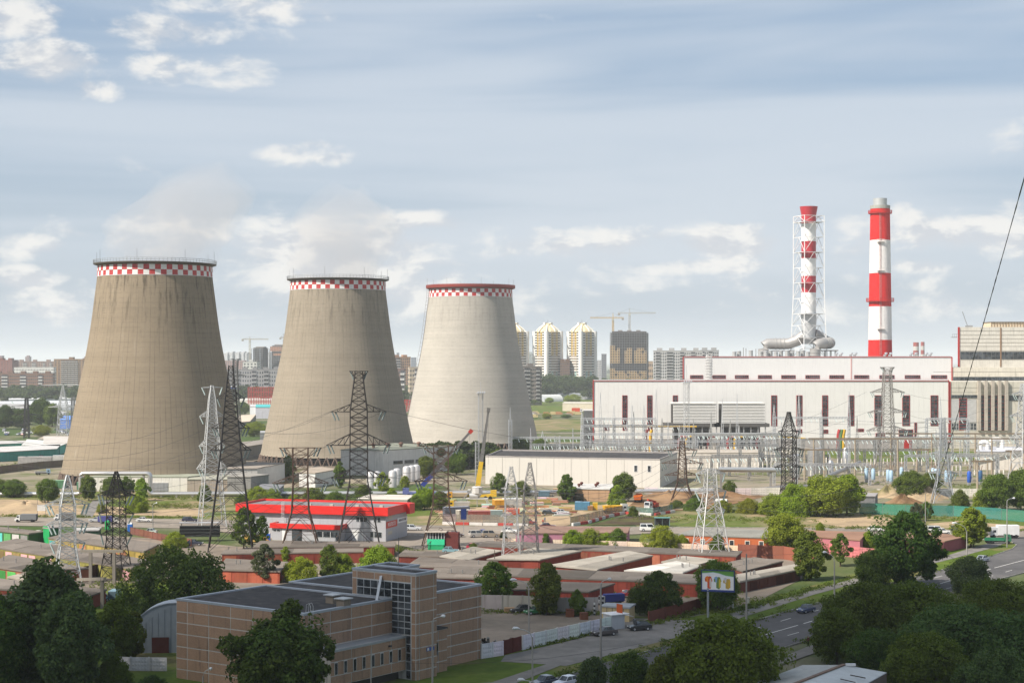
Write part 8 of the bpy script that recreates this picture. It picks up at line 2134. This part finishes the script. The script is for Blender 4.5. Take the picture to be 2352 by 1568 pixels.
for i, (px, py, w, h, k, c) in enumerate(sorted(((30, 1142, 70, 42, 'round', 'm'), (110, 1154, 62, 56, 'round', 'm'), (204, 1150, 44, 60, 'round', 'm'), (255, 1142, 60, 50, 'round', 'm'), (290, 1138, 50, 46, 'tall', 'm'), (314, 1177, 64, 46, 'bush', 'b'), (233, 1178, 24, 28, 'bush', 'b'), (325, 1150, 40, 52, 'tall', 'b'), (470, 1150, 40, 40, 'bush', 'm'), (-10, 1140, 60, 44, 'round', 'm')))):
    tree('green tree at the foot of the nearest cooling tower, %s from the left' % ORD[i], px, py, w, h, k, c, 'trees at the tower foot')
for i, (px, py, w, h, k, c) in enumerate(sorted(((662, 1102, 34, 58, 'tall', 'm'), (735, 1070, 26, 42, 'tall', 'm'), (758, 1072, 28, 44, 'tall', 'm'), (781, 1120, 28, 62, 'tall', 'm'), (879, 1138, 40, 54, 'airy', 'b'), (930, 1136, 28, 44, 'airy', 'b'), (978, 1098, 56, 52, 'round', 'm'), (1048, 1090, 60, 56, 'round', 'm'), (590, 1150, 60, 36, 'bush', 'b'), (625, 1150, 50, 30, 'bush', 'b'), (720, 1152, 60, 34, 'bush', 'm'), (770, 1156, 50, 30, 'bush', 'm'), (835, 1158, 50, 46, 'round', 'm'), (900, 1150, 36, 30, 'bush', 'b'), (1140, 1090, 40, 60, 'airy', 'm'), (1195, 1052, 56, 52, 'round', 'm'), (1240, 1056, 50, 50, 'round', 'm'), (555, 1160, 40, 26, 'bush', 'm'), (675, 1160, 40, 26, 'bush', 'b')))):
    tree('green tree among the stores by the cooling towers, %s from the left' % ORD[i], px, py, w, h, k, c, 'trees among the stores')
for i, (px, py, w, h, c) in enumerate(sorted(((12, 985, 60, 58, 'd'), (50, 985, 60, 50, 'd'), (95, 978, 62, 64, 'd'), (120, 980, 50, 54, 'm'), (95, 1002, 50, 26, 'y'), (85, 955, 34, 36, 'm'), (178, 985, 30, 34, 'm'), (20, 1057, 12, 22, 'm'), (557, 952, 40, 30, 'm'), (585, 1002, 60, 34, 'b'), (925, 905, 36, 24, 'm'), (950, 900, 30, 24, 'm'), (926, 922, 24, 18, 'b'), (1316, 927, 46, 22, 'b'), (1230, 930, 34, 16, 'm'), (1262, 926, 22, 14, 'b'), (1345, 916, 30, 14, 'm'), (1255, 962, 26, 14, 'b'), (1300, 960, 30, 9, 'm')))):
    tree('tree in the gap behind the towers, %s from the left' % ORD[i], px, py, w, h, 'round', c, 'trees behind the towers')
# weeds along fences, yards and verges
def weeds(label, lines, n, col, seed, h=.45):
    g = np.random.default_rng(seed); cs = []
    for i in range(n):
        (x0, y0), (x1, y1), sp = lines[g.integers(len(lines))]; f = g.uniform()
        p = W(x0 + (x1 - x0) * f, y0 + (y1 - y0) * f); cs.append((p.x + g.normal() * sp, p.y + g.normal() * sp, .15 + g.uniform(0, h * .5)))
    me = leaf_mesh('weeds', np.array(cs), np.abs(g.normal(size=n) * .35) + .3, n * 22, .14, seed, .6)
    o = bpy.data.objects.new('weeds', me); o.color = col + (1,); link(o)
    return tag(o, label, 'weeds', kind='stuff')
weeds('scrubby weeds between the garages and along the yards', [((100, 1260), (330, 1290), 2), ((0, 1318), (160, 1345), 2), ((250, 1345), (340, 1350), 3), ((1110, 1256), (1690, 1280), .8), ((1030, 1320), (1600, 1342), .8), ((1175, 1358), (1400, 1364), 1), ((1110, 1406), (1420, 1412), 1), ((1205, 1490), (1400, 1448), .5), ((1490, 1436), (1690, 1386), .8), ((900, 1262), (1010, 1282), 1.5), ((1700, 1340), (1838, 1312), .6), ((1620, 1410), (1760, 1372), 5)], 1500, (.12, .15, .022), 51)
weeds('scrubby weeds on the banks beyond the far road', [((0, 1140), (460, 1146), 3), ((0, 1186), (460, 1190), .7), ((350, 1160), (470, 1166), 4), ((560, 1138), (940, 1150), 4), ((1450, 1190), (1850, 1194), 5), ((1850, 1182), (2352, 1196), 4), ((1860, 1212), (2352, 1220), 2), ((1220, 1060), (1540, 1062), 4), ((1860, 1110), (2352, 1118), 6), ((0, 1075), (150, 1060), 6)], 1700, (.13, .155, .026), 52)
weeds('tufts of grass along the avenue kerbs', [((1271, 1558), (1714, 1430), 1.2), ((1714, 1430), (2274, 1277), 1.0), ((1836, 1480), (2285, 1336), .8), ((1676, 1408), (1965, 1326), .8)], 700, (.085, .115, .018), 53, .25)
# the wooded belt that reads as one mass, far off
def tree_belt(label, spans, seed, col):
    g = np.random.default_rng(seed); cs, rs = [], []
    for px0, px1, Y0, Y1, h, n in spans:
        for i in range(n):
            Y = g.uniform(Y0, Y1); p = AT(g.uniform(px0, px1), Y); hh = h * g.uniform(.7, 1.15)
            for j in range(7):
                cs.append((p.x + g.normal() * hh * .22, p.y + g.normal() * hh * .2, hh * g.uniform(.25, .92))); rs.append(hh * g.uniform(.14, .24))
    me = leaf_mesh('tree_belt', np.array(cs), np.array(rs), len(cs) * 130, .75, seed, .8)
    o = bpy.data.objects.new('tree_belt', me); o.color = col + (1,); link(o)
    return tag(o, label, 'wood', kind='stuff')
tree_belt('green belt of trees below the blocks of flats at left', [(-60, 200, 1750, 2050, 15, 90), (-40, 190, 2100, 2200, 14, 40)], 31, (.052, .080, .026))
tree_belt('green belt of trees below the white tower blocks', [(1190, 1372, 1990, 2260, 25, 120), (1364, 1510, 1950, 2180, 20, 50)], 32, (.048, .075, .026))
tree_belt('green belt of trees between the first two cooling towers', [(505, 650, 1820, 2050, 15, 60)], 33, (.05, .078, .028))
tree_belt('green trees in the narrow gap beside the pale cooling tower', [(900, 965, 1750, 1880, 13, 20)], 34, (.055, .08, .026))
tree_belt('dark belt of trees at the foot of the pale cooling tower', [(950, 1105, 700, 740, 9.5, 34), (1110, 1160, 720, 760, 8, 6)], 35, (.04, .062, .022))
tree_belt('far wooded skyline beyond the town', [(-700, 3000, 5500, 9000, 20, 220)], 36, (.05, .07, .03))

# ------------------------------------------------------------------ air, steam and the cloud overhead
def volume(name, col, dens, aniso=0.0):
    m = bpy.data.materials.new(name); m.use_nodes = True; m.node_tree.nodes.clear(); t = NT(m.node_tree)
    v = t.n('VolumePrincipled'); v.inputs['Color'].default_value = tuple(col) + (1,); v.inputs['Density'].default_value = dens; v.inputs['Anisotropy'].default_value = aniso
    o = t.n('OutputMaterial'); m.node_tree.links.new(v.outputs[0], o.inputs['Volume']); MATS[name] = m
volume('haze', (.93, .96, 1.0), 0.00009)
tag(part('haze', MB().box(-61000, 61000, -3500, 91000, -1.0, 175.0), 'haze'), kind='stuff')
volume('steam', (.78, .76, .76), 0.019)
def plume(px, Y, label, drift, seed, top):
    c = AT(px, Y, 0); r = random.Random(seed); n, m = 28, 14; vs, fs = [], []
    ph = [r.uniform(0, 6.28) for _ in range(8)]
    for j in range(m + 1):
        f = j / m; z = 78 + top * f; rad = (18 + 10 * f) * (1 - max(0, f - .55) ** 2 * 3.6)
        for i in range(n):
            a = 2 * math.pi * i / n
            k = 1 + .14 * math.sin(3 * a + ph[0] + 6 * f) + .10 * math.sin(5 * a + ph[1] - 9 * f) + .08 * math.sin(2 * a + ph[2] + 13 * f)
            vs.append((rad * k * math.cos(a) + drift * f ** 1.4, rad * k * .8 * math.sin(a), z + (2.5 * math.sin(2 * a + ph[3]) + 2 * math.sin(4 * a + ph[4])) * f))
    fs = [(j * n + i, j * n + (i + 1) % n, (j + 1) * n + (i + 1) % n, (j + 1) * n + i) for j in range(m) for i in range(n)] + [tuple(range(n))[::-1], tuple(range(m * n, (m + 1) * n))]
    o = part('steam', MB().poly(vs, fs), 'steam'); o.location = c
    tag(o, label, 'steam', 'steam over the cooling towers', 'stuff')
plume(362, 631, 'thin grey steam drifting off the nearest cooling tower', 20, 3, 38)
plume(770, 750, 'thin grey steam drifting off the middle cooling tower', 6, 5, 42)
volume('cloud', (.98, .98, .98), 0.0135, .3)
def cloud():
    # a real cumulus behind and above the camera; its shadow lies over the near streets
    alt = 820.0; tgt = Vector((30, 150, 0)); c = tgt + SUN * (alt / SUN.z)
    n, m = 48, 12; r = random.Random(9); ph = [r.uniform(0, 6.28) for _ in range(8)]
    vs = [(0, 0, 0), (0, 0, 0)]; top, bot = [], []
    for j in range(1, m + 1):
        f = j / m; rt, rb = [], []
        for i in range(n):
            a = 2 * math.pi * i / n
            k = 1 + .06 * math.sin(3 * a + ph[0]) + .05 * math.sin(5 * a + ph[1]) + .03 * math.sin(9 * a + ph[2])
            x, y = 420 * f * k * math.cos(a), 185 * f * k * math.sin(a)
            th = 170 * (1 - f * f) ** 1.2 * (1 + .12 * math.sin(6 * a + ph[3] + 7 * f) * f + .1 * math.sin(4 * f * 6 + ph[4])) + (2 if j < m else .5)
            rt.append((x, y, th)); rb.append((x, y, 0 if j < m else .2))
        top.append(rt); bot.append(rb)
    vs = [(0, 0, 175)] + [p for q in top for p in q] + [(0, 0, -2)] + [p for q in bot for p in q]
    B0 = 1 + n * m
    fs = [(0, 1 + i, 1 + (i + 1) % n) for i in range(n)] + [(B0, B0 + 1 + (i + 1) % n, B0 + 1 + i) for i in range(n)]
    for j in range(m - 1):
        for i in range(n):
            a, b, c2, d = 1 + j * n + i, 1 + j * n + (i + 1) % n, 1 + (j + 1) * n + (i + 1) % n, 1 + (j + 1) * n + i
            fs += [(a, d, c2, b), (B0 + a, B0 + b, B0 + c2, B0 + d)]
    e = 1 + (m - 1) * n
    fs += [(e + i, B0 + e + i, B0 + e + (i + 1) % n, e + (i + 1) % n) for i in range(n)]
    o = part('cloud', MB().poly(vs, fs), 'cloud'); o.location = c
    tag(o, 'cumulus cloud overhead that shades the near streets', 'cloud', kind='stuff')
cloud()
